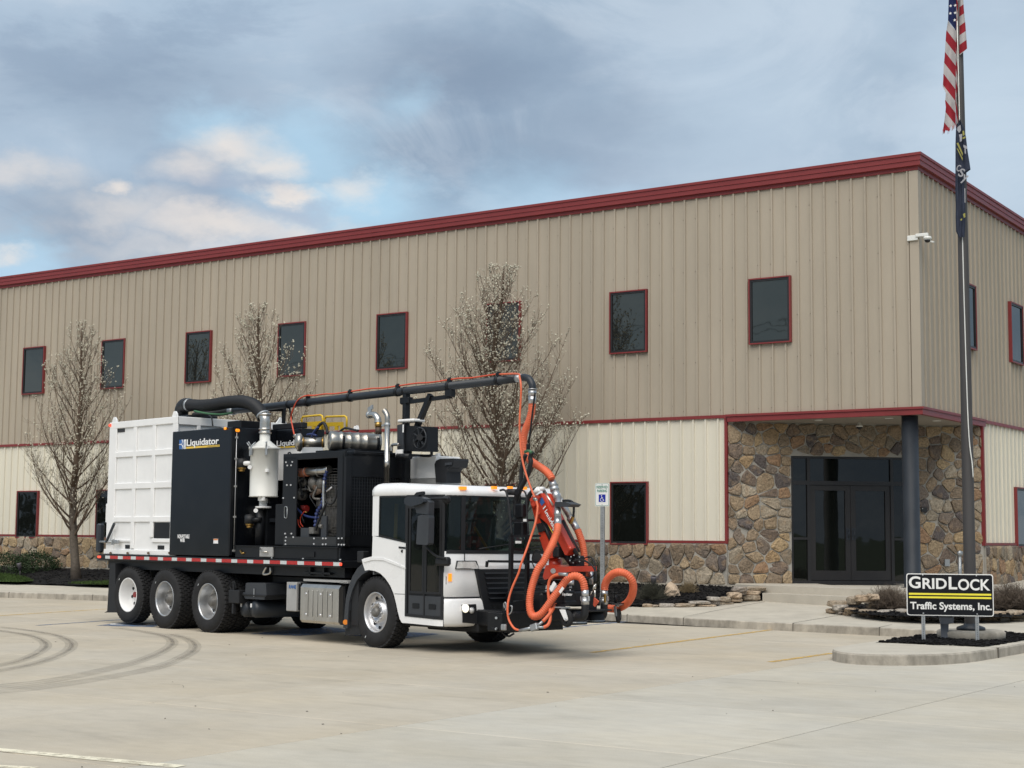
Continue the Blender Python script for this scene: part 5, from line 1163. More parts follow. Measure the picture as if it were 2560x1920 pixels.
part('engine_roof', BLK, lambda mb: (mb.bx(EX0, EX1, .12, 2.3, EZ1-.03, EZ1, .004), mb.bx(EX0+.25, EX1+.0, .3, 2.2, EZ1, EZ1+.055, .01)))
part('engine_back', BLK, lambda mb: (mb.bx(EX0, EX1, 1.6, 1.64, EZ0, EZ1-.03), mb.bx(EX0, EX0+.02, .3, 1.6, EZ0, EZ1-.03), mb.bx(EX0, EX1, .12, 1.6, EZ0-.005, EZ0+.02)))
for (u, v) in ((684, 195), (1510, 140)): part('lifting_eye', BLK, lambda mb: mb.tube([ty(e5(u+20*cos(a), v+22*sin(a)), .2 if u < 1000 else .5) for a in [2*pi*i/14 for i in range(15)]], .012, 6))
# radiator end face with wire guard
gy0, gy1 = .26, 2.1
rad = part('radiator_end', BLK, lambda mb: (mb.bx(EX1-.03, EX1, EY, gy0, EZ0, EZ1), mb.bx(EX1-.03, EX1, gy1, 2.3, EZ0, EZ1), mb.bx(EX1-.03, EX1, gy0, gy1, 2.50, EZ1), mb.bx(EX1-.03, EX1, gy0, gy1, EZ0, 1.62), mb.bx(EX1-.12, EX1-.08, gy0, gy1, 1.6, 2.52)))
part('wire_guard', GPL, lambda mb: ([mb.bx(EX1-.012, EX1-.006, y-.002, y+.002, 1.62, 2.5) for y in [gy0+.05*k for k in range(1, 37)]], [mb.bx(EX1-.006, EX1-.001, gy0, gy1, z-.002, z+.002) for z in [1.62+.05*k for k in range(1, 18)]]), rad, kind='stuff')
part('side_guard', CAST, lambda mb: ([mb.bar(ty(e5(u, 480), .32), ty(e5(u, 1330), .32), .005) for u in range(1195, 1350, 22)], [mb.bar(ty(e5(1190, v), .32), ty(e5(1350, v), .32), .005) for v in range(400, 1330, 38)]), rad, kind='stuff')
# engine seen in the bay
part('engine_block', CAST, lambda mb: (mb.bx(-2.2, -1.35, .55, 1.3, 1.55, 2.15, .04), mb.bx(-2.1, -1.4, .6, 1.2, 2.15, 2.4, .05), mb.bx(-2.25, -1.3, .5, .9, 1.5, 1.7, .03)))
part('cylinder_head', CAST, lambda mb: [mb.bx(-2.15+.14*k, -2.04+.14*k, .5, .75, 2.05, 2.2, .02) for k in range(5)])
part('charge_pipe', STL, lambda mb: mb.tube(smoothpath([ty(e5(x, y), .3) for x, y in ((930, 435), (1000, 432), (1100, 428), (1180, 420), (1240, 400))], 4), .062, 18))
part('wrapped_elbow', mat('orange silicone hose', (.36, .12, .06), .6, 0, .2, 12.), lambda mb: mb.tube(smoothpath([ty(e5(x, y), .3) for x, y in ((935, 440), (890, 448), (845, 452), (830, 470))], 4), .072, 16))
for u in (920, 1100, 840): part('pipe_clamp', GALV, lambda mb: mb.lathe([(.076, -.006), (.08, 0), (.076, .006)], ty(e5(u, 440 if u > 850 else 452), .3), (1, 0, 0), 18))
part('turbocharger', CAST, lambda mb: (mb.lathe([(.05, -.08), (.12, -.06), (.13, 0), (.10, .06), (.05, .1), (.001, .1)], ty(e5(1050, 590), .45), (1, .2, 0), 20), mb.lathe([(.04, 0), (.1, .03), (.1, .1), (.04, .13)], ty(e5(1110, 600), .42), (1, 0, 0), 18)))
part('exhaust_manifold', mat('rust brown iron', (.16, .11, .08), .7, .4, .3, 15.), lambda mb: (mb.tube(smoothpath([ty(e5(x, y), .4) for x, y in ((990, 540), (1030, 620), (1060, 680), (1120, 700))], 4), .045, 12), mb.tube([ty(e5(990, 760), .4), ty(e5(1140, 690), .4)], .04, 10)))
part('alternator', CAST, lambda mb: (mb.lathe([(.03, -.09), (.085, -.08), (.09, 0), (.085, .08), (.001, .09)], ty(e5(850, 760), .42), (1, -.3, 0), 18), mb.lathe([(.001, 0), (.06, .0), (.06, .05), (.001, .06)], ty(e5(830, 560), .4), (0, -1, 0), 14), mb.lathe([(.001, 0), (.08, .0), (.08, .05), (.001, .06)], ty(e5(900, 580), .42), (0, -1, 0), 14)))
part('oil_filter', mat('red filter', (.22, .015, .012), .4), lambda mb: (mb.cyl(ty(e5(870, 950), .4), ty(e5(925, 950), .4), .05, 14), mb.box(ty(e5(890, 925), .4), (.08, .08, .05))))
part('oil_filter', PRW, lambda mb: mb.cyl(ty(e5(820, 545), .38), ty(e5(800, 545), .38), .05, 12)); part('filter_head', BRASS, lambda mb: mb.cyl(ty(e5(912, 990), .38), ty(e5(912, 1010), .38), .022, 10))
part('starter', CAST, lambda mb: mb.cyl(ty(e5(1225, 1240), .4), ty(e5(1310, 1240), .4), .06, 14))
part('blue_hose', BLUH, lambda mb: mb.tube(smoothpath([ty(e5(x, y), .28) for x, y in ((790, 945), (830, 990), (900, 1045), (1000, 1070), (1110, 1075))], 5), .018, 8))
hose('coiled_harness', BLUH, [ty(e5(x, y), .26) for x, y in ((1205, 420), (1175, 520), (1165, 650), (1150, 800), (1130, 900), (1075, 980), (1050, 1080), (1040, 1210))], .028, .06, .006, 8)
part('grey_conduit', GALV, lambda mb: mb.tube(smoothpath([ty(e5(x, y), .24) for x, y in ((1160, 560), (1155, 800), (1165, 1050))], 4), .022, 8)); part('air_hose', BPL, lambda mb: (mb.tube(smoothpath([ty(e5(x, y), .2) for x, y in ((1265, 620), (1320, 660), (1330, 780), (1280, 880), (1210, 870), (1185, 790), (1210, 700), (1280, 650))], 5), .014, 8), mb.tube(smoothpath([ty(e5(x, y), .2) for x, y in ((1190, 870), (1130, 1020), (1070, 1160), (1040, 1260))], 5), .02, 8)))
part('hose_fitting', ALU, lambda mb: mb.tube([ty(e5(1200, 710), .19), ty(e5(1275, 650), .19)], .014, 8)); part('red_wire', RDP, lambda mb: (mb.tube(smoothpath([ty(e5(x, y), .25) for x, y in ((800, 1100), (810, 1170), (840, 1215))], 5), .008, 6), mb.tube(smoothpath([ty(e5(x, y), .25) for x, y in ((890, 990), (840, 1060), (835, 1140), (870, 1200))], 5), .009, 6)))
part('battery_tray', GPL, lambda mb: mb.bx(ty(e5(835, 1300), .14).x, ty(e5(945, 1300), .14).x, .14, .4, EZ0, ty(e5(900, 1215), .14).z, .006)); part('bracket_plate', GPL, lambda mb: mb.bx(ty(e5(1115, 1300), .2).x, ty(e5(1188, 1300), .2).x, .2, .24, EZ0, ty(e5(1150, 1050), .2).z, .006))
part('manifold_block', CAST, lambda mb: (mb.box(ty(e5(1020, 1250), .2), (.12, .1, .1)), mb.cyl(ty(e5(1100, 1190), .2), ty(e5(1140, 1195), .2), .03, 10)))
rr = random.Random(4)
for k in range(16):
    a = ty(e5(rr.uniform(800, 1150), rr.uniform(500, 1150)), .36); b = a+Vector((rr.uniform(-.3, .3), rr.uniform(0, .2), rr.uniform(-.3, .3))); m = a.lerp(b, .5)+Vector((rr.uniform(-.1, .1), -.05, rr.uniform(-.12, .12)))
    part('wiring_hose', (BPL, CAST, GPL)[k % 3], lambda mb: mb.tube(smoothpath([a, m, b], 5), rr.uniform(.008, .02), 6))
# ---- exhaust on the roof of the module
def ey(u, v, y): return ty(e1(u, v), y)
a, b = ey(620, 912, .38), ey(1262, 945, 1.12)
mfl = part('muffler', EXH, lambda mb: (mb.lathe([(.001, 0), (.138, 0), (.146, .008), (.15, .02), (.15, .11), (.146, .12)]+[(r, .14+q) for k in range(4) for (r, q) in ((.146, .02+k*.13), (.153, .035+k*.13), (.153, .055+k*.13), (.146, .07+k*.13))]+[(.146, (b-a).length-.08), (.15, (b-a).length-.06), (.146, (b-a).length-.01), (.001, (b-a).length)], a, (b-a), 36)))
mfl.name = 'muffler'
part('muffler_strap', BLK, lambda mb: [mb.lathe([(.153, -.02), (.158, -.02), (.158, .02), (.153, .02)], a.lerp(b, f), (b-a), 28, radians(60), radians(300)) for f in (.24, .92)], mfl, kind='stuff')
a2_, b2_ = ey(290, 935, .45), ey(560, 935, .72)
part('exhaust_mixer', EXH, lambda mb: (mb.cyl(a2_, b2_, .078, 24), mb.lathe([(.001, -.13), (.07, -.13), (.14, -.09), (.15, -.04), (.11, -.01), (.08, .0)], a2_, b2_-a2_, 28)))
for f in (0., .92): part('exhaust_clamp', BRASS, lambda mb: mb.lathe([(.08, -.014), (.088, -.008), (.088, .008), (.08, .014)], a2_.lerp(b2_, f), b2_-a2_, 24))
part('muffler_cradle', BLK, lambda mb: (mb.bx(-2.1, -1.1, .45, 1.2, EZ1+.03, EZ1+.10)))
part('exhaust_flange', EXH, lambda mb: mb.cyl(ey(185, 860, .45), ey(215, 850, .45), .035, 14))
part('exhaust_elbow', STL, lambda mb: mb.tube(smoothpath([ey(x, y, .9) for x, y in ((1232, 690), (1230, 640), (1190, 592), (1125, 590))], 6), .052, 18))
part('exhaust_riser', mat('rusty riser', (.10, .07, .055), .6, .5, .2), lambda mb: mb.cyl(ey(1238, 830, .9), ey(1236, 740, .9), .05, 16)); part('riser_band', BRASS, lambda mb: mb.cyl(ey(1236, 742, .9), ey(1235, 685, .9), .056, 18)); part('elbow_lip', GALV, lambda mb: mb.cyl(ey(1232, 690, .9), ey(1232, 665, .9), .058, 18))
part('rain_cap', GALV, lambda mb: (mb.cyl(ey(1135, 590, .9), ey(1112, 590, .9), .056, 18), mb.poly([ey(x, y, .9) for x, y in ((1105, 590), (1100, 500), (1160, 460), (1162, 515), (1142, 522), (1140, 575))], (0, .02, 0))))
xp = ey(1338, 1440, .35)
part('exhaust_stack', STL, lambda mb: mb.tube([ey(1338, 1500, .75), ey(1340, 1255, .75), ey(1340, 1254, .75), ey(1345, 1160, .75), ey(1345, 1158, .75), ey(1349, 735, .75), ey(1349, 690, .75)], .07, 18, rs=[.040, .040, .046, .046, .041, .041, .042]))
part('stack_clamp', GALV, lambda mb: (mb.cyl(ey(1349, 735, .75), ey(1349, 690, .75), .047, 18), mb.box(ey(1300, 722, .75), (.06, .03, .03))))
part('stack_tip', EXH, lambda mb: mb.tube(smoothpath([ey(x, y, .75) for x, y in ((1349, 690), (1350, 620), (1335, 570), (1310, 535))], 5), .040, 18, False))
part('cable_bundle', BPL, lambda mb: (mb.tube(smoothpath([ey(x, y, .6) for x, y in ((440, 850), (480, 740), (540, 690), (580, 740), (600, 830))], 5), .025, 8), mb.tube(smoothpath([ey(x, y, .6) for x, y in ((760, 790), (820, 755), (900, 770), (980, 790))], 5), .018, 8))); part('blue_cable', BLUH, lambda mb: (mb.tube(smoothpath([ey(x, y, .55) for x, y in ((395, 870), (430, 800), (480, 740))], 5), .018, 8), mb.tube(smoothpath([ey(x, y, .55) for x, y in ((340, 840), (400, 830), (460, 850))], 5), .018, 8)))
part('shop_rag', PRW, lambda mb: mb.poly([ey(x, y, .6) for x, y in ((920, 770), (930, 730), (948, 745), (955, 720), (965, 770), (940, 785))], (0, .05, .0)), None, True)
# ---- light bar, yellow rails
part('light_bar', BPL, lambda mb: (mb.bx(ty(c1(1075, 250), 1.0).x, ty(c1(1255, 250), 1.0).x, 1.0, 1.12, ty(c1(1160, 275), 1.0).z, ty(c1(1160, 240), 1.0).z, .01)))
for (X0, X1, hp) in (((270, 540), None, 0), ((560, 842), None, 0)):
    yr = 1.7; l, r = X0
    part('guard_rail', YELP, lambda mb: mb.tube([ey(x, y, yr) for x, y in ((l+5, 780), (l+3, 640), (l+20, 612), (r-30, 592 if l < 400 else 605), (r-8, 605 if l < 400 else 618), (r-2, 650), (r-6, 780))], .018, 8))
    part('rail_plate', YELP, lambda mb: mb.poly([ey(x, y, yr) for x, y in ((l+8, 685), (r-15 if l < 400 else r-60, 665 if l < 400 else 678), (r-15 if l < 400 else r-60, 790), (r-90, 790), (r-90, 728), (l+160, 730), (l+160, 780), (l+125, 780), (l+125, 730), (l+45, 735), (l+45, 780), (l+8, 780))], (0, .03, 0)), None, True)
part('rail_post', YELP, lambda mb: mb.bar(ey(515, 830, 1.7), ey(515, 680, 1.7), .05))

# ---- boom
BY = 1.2
bp = [ey(x, y, BY) for x, y in ((-560, 545), (0, 448), (400, 403), (880, 330), (1480, 262), (2100, 205))]+[ty(e2(225, 215), BY)]
p0, p1 = ty(dd(505, 887), BY), ty(e2(235, 212), BY)
boom = part('boom_pipe', CHAR, lambda mb: mb.cyl(p0, p1, .062, 24))
part('boom_coupler', GALV, lambda mb: (mb.cyl(p0+Vector((-.12, 0, 0)), p0+Vector((.02, 0, 0)), .075, 20), mb.cyl(p0+Vector((-.16, 0, 0)), p0+Vector((-.10, 0, 0)), .06, 20)), boom)
hose('rear_hose', BPL, [p0+Vector((-.1, 0, 0)), p0+Vector((-.5, 0, -.01)), p0+Vector((-1.0, -.2, -.06))], .065, .03, .003, 14)
def at(u, off=0.):   # point on the boom under pixel column of e1
    lo, hi = 0., 1.; U = e1(u, 0)[0]
    for _ in range(30):
        m = (lo+hi)/2
        if tproj(p0.lerp(p1, m))[0] < U: lo = m
        else: hi = m
    return p0.lerp(p1, lo)+Vector((0, 0, off))
for u in (350, 880, 1480, 2130, 2745): part('boom_clamp', BLK, lambda mb: (mb.cyl(at(u)+Vector((-.03, 0, 0)), at(u)+Vector((.03, 0, 0)), .074, 18), mb.box(at(u, .085), (.08, .05, .06), None, .006), mb.box(at(u, .115), (.04, .03, .03))), boom)
for u in (110, 1570): part('boom_band', BLK, lambda mb: mb.cyl(at(u)+Vector((-.02, 0, 0)), at(u)+Vector((.02, 0, 0)), .068, 18), boom)
part('boom_bracket', BLK, lambda mb: mb.bx(at(2130).x-.06, at(2130).x+.09, BY-.05, BY+.05, at(2130).z-.17, at(2130).z-.05, .01), boom)
s1, s2 = at(1540, -.18), at(2150, -.16); part('boom_lower_bar', BLK, lambda mb: mb.bar(s1, s2, .06), boom)
pt = at(1590, -.05); post = part('boom_post', BLK, lambda mb: (mb.bar(pt, (pt.x, BY, 1.3), .085, .085, (1, 0, 0)), mb.box((pt.x, BY, pt.z-.10), (.22, .1, .1), None, .01)))
part('post_brace', BLK, lambda mb: mb.bar(ey(1895, 335, BY-.02), ey(1600, 1030, BY-.02), .075, .075, (0, 1, 0)), post); part('post_gusset', BLK, lambda mb: mb.poly([ey(x, y, BY-.06) for x, y in ((1570, 1000), (1640, 880), (1640, 1080), (1610, 1130), (1580, 1130))], (0, .03, 0)), post, True)
part('cross_pipe', BLK, lambda mb: mb.cyl(ey(1480, 1110, .9), ey(1640, 1112, .9), .045, 14)); rsv = part('rear_stay', BLK, lambda mb: (mb.bar(ty(c1(1145, 240), 1.3), ty(c1(1145, 150), 1.3), .05), mb.bar(ty(c1(1020, 155), 1.3), ty(c1(1150, 155), 1.3), .07)))
part('clamp_strap', BLK, lambda mb: mb.tube([at(108), ey(130, 560, BY), ey(150, 640, BY)], .02, 6), boom)
# orange air line along the boom and down to the head
part('air_line', ORD, lambda mb: mb.tube(smoothpath([ey(180, 840, .75), ey(160, 750, .85), ey(140, 640, BY-.05), ey(150, 560, BY-.06), ey(185, 470, BY-.06), ey(230, 400, BY-.06), ey(320, 350, BY-.06)]+[at(u, .095+.02*((u % 600)/600-.5)) for u in (440, 560, 700, 880, 1000, 1150, 1300, 1480, 1700, 1900, 2130, 2250, 2400, 2600, 2745)], 5), .0125, 8))
def E2(u, v, y=BY): return ty(e2(u, v), y)
def E3(u, v, y=BY): return ty(e3(u, v), y)
def E4(u, v, y=BY): return ty(e4(u, v), y)
def C4(u, v, y=BY): return ty(c4(u, v), y)
part('air_line', ORG, lambda mb: mb.tube(smoothpath([at(2745, .09), E2(245, 160, 1.0), E2(272, 200, .9), E2(288, 300, .85), E2(286, 450, .85), E2(275, 620, .85), E2(272, 800, .85), E2(280, 950, .85), E2(295, 1100, .85), E2(330, 1260, .85), E2(385, 1430, .85), E2(435, 1560, .85), E3(665, 440, .85)], 6), .0145, 10))
part('line_connector', STL, lambda mb: (mb.cyl(E3(655, 460, .85), E3(700, 490, .85), .024, 12), mb.box(E3(680, 475, .84), (.045, .04, .045), None, .01), mb.cyl(E3(695, 490, .85), E3(700, 520, .85), .018, 12)))
part('air_line', ORG, lambda mb: mb.tube(smoothpath([E3(700, 510, .8), E3(720, 600, .75), E3(700, 780, .7), E3(665, 940, .65), E3(600, 1130, .6), E3(520, 1360, .5), E3(430, 1600, .42), C4(470, 980, .4), C4(410, 1120, .35), C4(378, 1250, .3), C4(385, 1370, .3), C4(430, 1450, .3), C4(485, 1475, .3)], 6), .0155, 10))
part('line_joint', GALV, lambda mb: (mb.cyl(C4(480, 1475, .3), C4(590, 1450, .3), .022, 10), mb.box(C4(607, 1445, .3), (.13, .05, .09), R3('Y', -.3), .01), mb.tube([C4(630, 1435, .3), C4(680, 1395, .35)], .018, 8), mb.tube([C4(630, 1445, .3), C4(690, 1445, .35)], .018, 8)))
part('air_line', ORG, lambda mb: mb.tube(smoothpath([C4(685, 1447, .35), C4(725, 1425, .4), C4(745, 1370, .45), C4(742, 1280, .5)], 6), .022, 10)); part('air_line', ORG, lambda mb: mb.tube(smoothpath([C4(680, 1397, .35), C4(740, 1330, .45), C4(785, 1260, .6), C4(795, 1250, .65)], 6), .024, 10))
part('air_line', ORG, lambda mb: mb.tube(smoothpath([C4(825, 988, .5), C4(775, 1000, .5), C4(740, 1040, .5), C4(728, 1100, .5), C4(730, 1170, .5), C4(742, 1240, .5)], 6), .020, 10)); part('line_ferrule', GALV, lambda mb: mb.cyl(C4(822, 985, .5), C4(890, 990, .5), .022, 10))
# boom end elbow, drop hose
part('end_collar', GALV, lambda mb: mb.cyl(p1+Vector((-.04, 0, 0)), E2(290, 210), .055, 22)); part('end_elbow', CHAR, lambda mb: mb.tube(smoothpath([E2(285, 208), E2(330, 200), E2(385, 225), E2(415, 280), E2(420, 335)], 6), .052, 22)); part('elbow_ring', PRW, lambda mb: mb.lathe([(.053, -.006), (.058, 0), (.053, .006)], E2(291, 207), (1, 0, 0), 22))
part('cam_coupler', TIP, lambda mb: (mb.lathe([(.055, 0), (.072, .0), (.072, .010), (.055, .010)], E2(421, 340), (0, 0, 1), 20), mb.cyl(E2(418, 345), E2(418, 415), .060, 22), mb.cyl(E2(418, 415), E2(418, 503), .057, 22)))
hose('suction_hose', ORG, [E2(418, 500), E2(408, 600), E2(382, 700), E2(345, 790), E2(322, 880), E2(318, 980), E2(332, 1070), E2(375, 1140), E2(440, 1190), E2(510, 1235), E2(575, 1280), E2(625, 1335), E2(645, 1375)], .052, .026, .003, 18)
part('hose_strap', BLK, lambda mb: (mb.tube(smoothpath([E2(448, 375, 1.05), E2(432, 520, 1.03), E2(405, 740, 1.0), E2(378, 965, .98)], 5), .018, 4), mb.box(E2(372, 1000, .98), (.05, .03, .08))))
part('strap_buckle', GRN, lambda mb: mb.tube(smoothpath([E2(335, 1060, 1.0), E2(372, 1045, .98), E2(415, 1070, .98)], 4), .022, 8))
for off, y, pts in ((0, 1.0, ((420, 1060), (395, 1120), (400, 1190), (360, 1330), (290, 1470), (245, 1590), (225, 1650))), (1, 1.06, ((345, 1090), (310, 1180), (292, 1300), (285, 1420), (245, 1530), (215, 1640)))):
    part('hydraulic_bundle', BPL, lambda mb: mb.tube(smoothpath([E2(u, v, y) for u, v in pts]+[E3(u, v, y) for u, v in (((350, 500), (330, 640), (345, 760)) if not off else ((400, 420), (400, 560), (430, 700)))], 6), .034 if not off else .03, 12))
part('hydraulic_bundle', BPL, lambda mb: mb.tube(smoothpath([E3(u, v, 1.0) for u, v in ((345, 740), (400, 790), (470, 740), (520, 620), (545, 500), (580, 400), (640, 330), (690, 300))], 6), .034, 12)); part('hydraulic_bundle', BPL, lambda mb: mb.tube(smoothpath([E3(u, v, 1.1) for u, v in ((470, 760), (500, 900), (520, 1050), (540, 1200), (520, 1400), (510, 1600))], 6), .032, 10))
# two aluminium ducts and the clamp plate
tp = part('duct', TIP, lambda mb: (mb.cyl(E3(975, 160, 1.25), E3(1000, 255, 1.25), .053, 22), mb.cyl(E3(1000, 255, 1.25), E3(1015, 320, 1.25), .062, 22), mb.cyl(E3(1015, 320, 1.25), E3(1065, 470, 1.22), .056, 22)))
part('duct_ring', GALV, lambda mb: [mb.lathe([(.06, -.008), (.068, 0), (.06, .008)], E3(u, v, 1.25), E3(1065, 470, 1.22)-E3(1000, 255, 1.25), 22) for u, v in ((998, 240), (1016, 315))], tp)
part('duct', TIP, lambda mb: (mb.cyl(E3(1080, 440, 1.2), E3(1066, 640, 1.0), .044, 20), mb.cyl(E3(1066, 640, 1.0), E3(1066, 790, .95), .047, 20), mb.cyl(E3(1066, 790, .95), E3(1068, 925, .9), .050, 20))); part('duct_ring', GALV, lambda mb: [mb.lathe([(.048, -.008), (.056, 0), (.048, .008)], E3(u, v, .95), (0, 0, 1), 20) for u, v in ((1066, 720), (1066, 800))])
part('duct', TIP, lambda mb: (mb.cyl(E3(1100, 470, 1.3), E3(1290, 800, 1.45), .044, 20), mb.cyl(E3(1285, 790, 1.45), E3(1325, 860, 1.45), .056, 20), mb.cyl(E3(1325, 860, 1.45), E3(1410, 1010, 1.45), .049, 20))); part('duct_latch', BRASS, lambda mb: mb.box(E3(1310, 830, 1.36), (.03, .05, .11), R3('Y', .5), .005))
cpl = part('clamp_plate', GPL, lambda mb: mb.poly([E3(u, v, .95) for u, v in ((1020, 515), (1190, 515), (1300, 560), (1250, 605), (1010, 600), (1008, 560))], (0, .2, 0)), None, True)
part('plate_loop', BPL, lambda mb: mb.tube(smoothpath([E3(u, v, 1.1) for u, v in ((1150, 495), (1260, 495), (1330, 530), (1345, 640), (1335, 780))], 5), .016, 10), cpl)
# red knuckle crane
def rp(name, pts, y0, y1, m=RDP): return part(name, m, lambda mb: mb.poly([E3(u, v, y0) for u, v in pts], (0, y1-y0, 0)), None, True)
arm = rp('outer_arm', ((715, 395), (760, 370), (800, 365), (830, 400), (1280, 1310), (1270, 1350), (1215, 1440), (1190, 1430), (720, 480)), 1.05, 1.22)
part('arm_highlight_flange', RDP, lambda mb: mb.bar(E3(790, 372, 1.05), E3(1275, 1320, 1.05), .02, .03, (0, 1, 0)), arm)
rp('arm_gusset', ((700, 470), (725, 470), (985, 985), (965, 990), (870, 880), (760, 790), (700, 770), (640, 640), (610, 560)), 1.04, 1.24)
rp('knuckle_plate', ((585, 470), (640, 400), (700, 400), (740, 440), (700, 560), (640, 620), (600, 560)), 1.0, 1.28)
rp('inner_arm', ((600, 540), (640, 560), (700, 690), (760, 830), (830, 1030), (930, 1260), (1010, 1400), (1000, 1480), (900, 1500), (830, 1380), (740, 1100), (735, 1040), (690, 890), (640, 690)), 1.06, 1.2)
part('arm_sleeve', BPL, lambda mb: mb.poly([E3(u, v, 1.03) for u, v in ((700, 900), (760, 880), (830, 1010), (735, 1045))], (0, .2, 0)), None, True)
part('lift_cylinder', BPL, lambda mb: mb.cyl(E3(790, 820, 1.1), E3(970, 1220, 1.1), .03, 14)); part('cylinder_rod', STL, lambda mb: mb.cyl(E3(760, 800, 1.1), E3(830, 890, 1.1), .02, 10))
part('arm_cylinder', BPL, lambda mb: (mb.cyl(E3(830, 330, 1.15), E3(1000, 640, 1.15), .026, 14), mb.cyl(E3(1120, 860, 1.15), E3(1400, 1440, 1.15), .030, 14), mb.cyl(E3(1160, 830, 1.05), E3(1440, 1380, 1.05), .016, 10))); part('cylinder_rod', STL, lambda mb: mb.cyl(E3(840, 340, 1.1), E3(985, 580, 1.1), .016, 10)); part('cylinder_cap', WT, lambda mb: (mb.cyl(E3(655, 360, 1.0), E3(740, 290, 1.0), .036, 16), mb.cyl(E3(740, 290, 1.0), E3(830, 290, 1.1), .028, 14)))
part('cylinder_head', RDP, lambda mb: mb.cyl(E3(1265, 1290, 1.05), E3(1300, 1350, 1.05), .030, 14))
for (u, v) in ((735, 710), (640, 560), (610, 480)): part('pivot_pin', RDP, lambda mb: mb.cyl(E3(u, v, 1.03), E3(u, v, .99), .022, 14))
# logo along the arm
pA, pB = E3(738, 500, 1.045), E3(950, 895, 1.045); dv = (pB-pA); L_ = dv.length; ux = dv.normalized(); uz = Vector((0, -1, 0)); uy = uz.cross(ux)
if uy.z < 0: uy = -uy
M4 = Matrix(((ux.x, uy.x, uz.x, 0), (ux.y, uy.y, uz.y, 0), (ux.z, uy.z, uz.z, 0), (0, 0, 0, 1)))
def onarm(d, h): q = pA+ux*d+uy*h; M = M4.copy(); M.translation = (q.x, q.y-.003, q.z); return M
text('name_lettering', 'Liquidator', .125, truck, None, None, PRW, .001, .003, mw=onarm(.13, -.02) @ Matrix.Diagonal((.93, 1, 1, 1)))
part('logo_mark', PRB, lambda mb: mb.poly([(pA+ux*a+uy*b)+Vector((0, -.002, 0)) for a, b in ((0, -.05), (.09, -.05), (.09, .09), (0, .09))], (0, .001, 0)), None, True); part('logo_bar', PRY, lambda mb: mb.poly([(pA+ux*a+uy*b)+Vector((0, -.002, 0)) for a, b in ((.13, -.055), (.56, -.055), (.56, -.04), (.13, -.04))], (0, .001, 0)), None, True)
# crane base
part('crane_base', RDP, lambda mb: (mb.cyl(C4(790, 850, 1.2), C4(790, 960, 1.2), .095, 28), mb.lathe([(.095, 0), (.13, -.04), (.15, -.10)], C4(785, 920, 1.2), (0, 0, 1), 28), mb.poly([C4(u, v, .95) for u, v in ((705, 910), (760, 905), (800, 920), (850, 925), (925, 918), (925, 965), (850, 975), (790, 1010), (695, 1035), (680, 1010))], (0, .5, 0))), None, True)
part('base_boss', GRY, lambda mb: mb.cyl(C4(770, 958, .94), C4(770, 958, .92), .036, 22))
part('crane_column', RDP, lambda mb: (mb.cyl(C4(765, 860, 1.2), C4(775, 800, 1.2), .08, 20), mb.box(C4(760, 820, 1.2), (.16, .2, .10), None, .03)))
part('slew_motor', BPL, lambda mb: (mb.box(C4(815, 800, 1.1), (.12, .14, .14), None, .02), mb.cyl(C4(800, 770, 1.1), C4(835, 770, 1.1), .035, 12)))
part('slew_ring', BLK, lambda mb: (mb.cyl(C4(760, 1080, 1.2), C4(760, 1035, 1.2), .20, 28), mb.bx(1.75, C4(760, 1080).x+.05, .95, 1.45, .45, .85, .03)))
# arm tip swivel, hoses and head
part('wrist', BLK, lambda mb: (mb.cyl(E3(1220, 1430, 1.2), E3(1330, 1560, 1.2), .065, 18), mb.box(E4(690, 130, 1.25), (.17, .15, .13), R3('Y', .6), .02), mb.cyl(E4(740, 60, 1.2), E4(780, 230, 1.2), .04, 14), mb.box(E4(770, 300, 1.25), (.17, .16, .34), None, .02), mb.box(E4(840, 480, 1.25), (.10, .14, .30), None, .02)))
part('wrist_bolts', GALV, lambda mb: [mb.cyl(E4(u, v, 1.08), E4(u, v, 1.05), .010, 8) for u, v in ((660, 90), (715, 60), (820, 95), (700, 200), (820, 175), (640, 160))])
for pts, r in ((((650, 210), (740, 160), (860, 155), (980, 200), (1080, 280), (1130, 380), (1135, 480), (1120, 560)), .011), (((700, 180), (830, 140), (960, 180), (1060, 260), (1110, 360), (1080, 440), (1010, 490), (930, 500)), .010), (((900, 130), (960, 95), (1040, 100), (1090, 170), (1115, 260), (1120, 400), (1100, 560)), .009), (((60, 640), (80, 690), (150, 710), (240, 700)), .008), (((80, 590), (200, 615), (330, 590)), .009)):
    part('hydraulic_hose', BPL, lambda mb: mb.tube(smoothpath([E4(u, v, 1.0) for u, v in pts], 6), r, 8))
part('hose_fitting', STL, lambda mb: (mb.cyl(E4(1110, 620, 1.0), E4(1060, 740, 1.0), .013, 10), mb.cyl(E4(1125, 600, 1.02), E4(1115, 700, 1.02), .010, 10), mb.cyl(E4(1060, 740, 1.0), E4(1005, 830, 1.0), .009, 8), mb.cyl(E4(1110, 720, 1.0), E4(1105, 850, 1.0), .013, 10)))
part('small_cylinder', TIP, lambda mb: (mb.cyl(E4(1035, 380, 1.5), E4(1035, 610, 1.5), .032, 20),)); part('motor', TIP, lambda mb: (mb.cyl(E4(655, 530, .9), E4(655, 630, .9), .045, 22), mb.cyl(E4(650, 630, .9), E4(650, 700, .9), .02, 14), mb.cyl(E4(650, 700, .9), E4(650, 760, .9), .015, 14)))
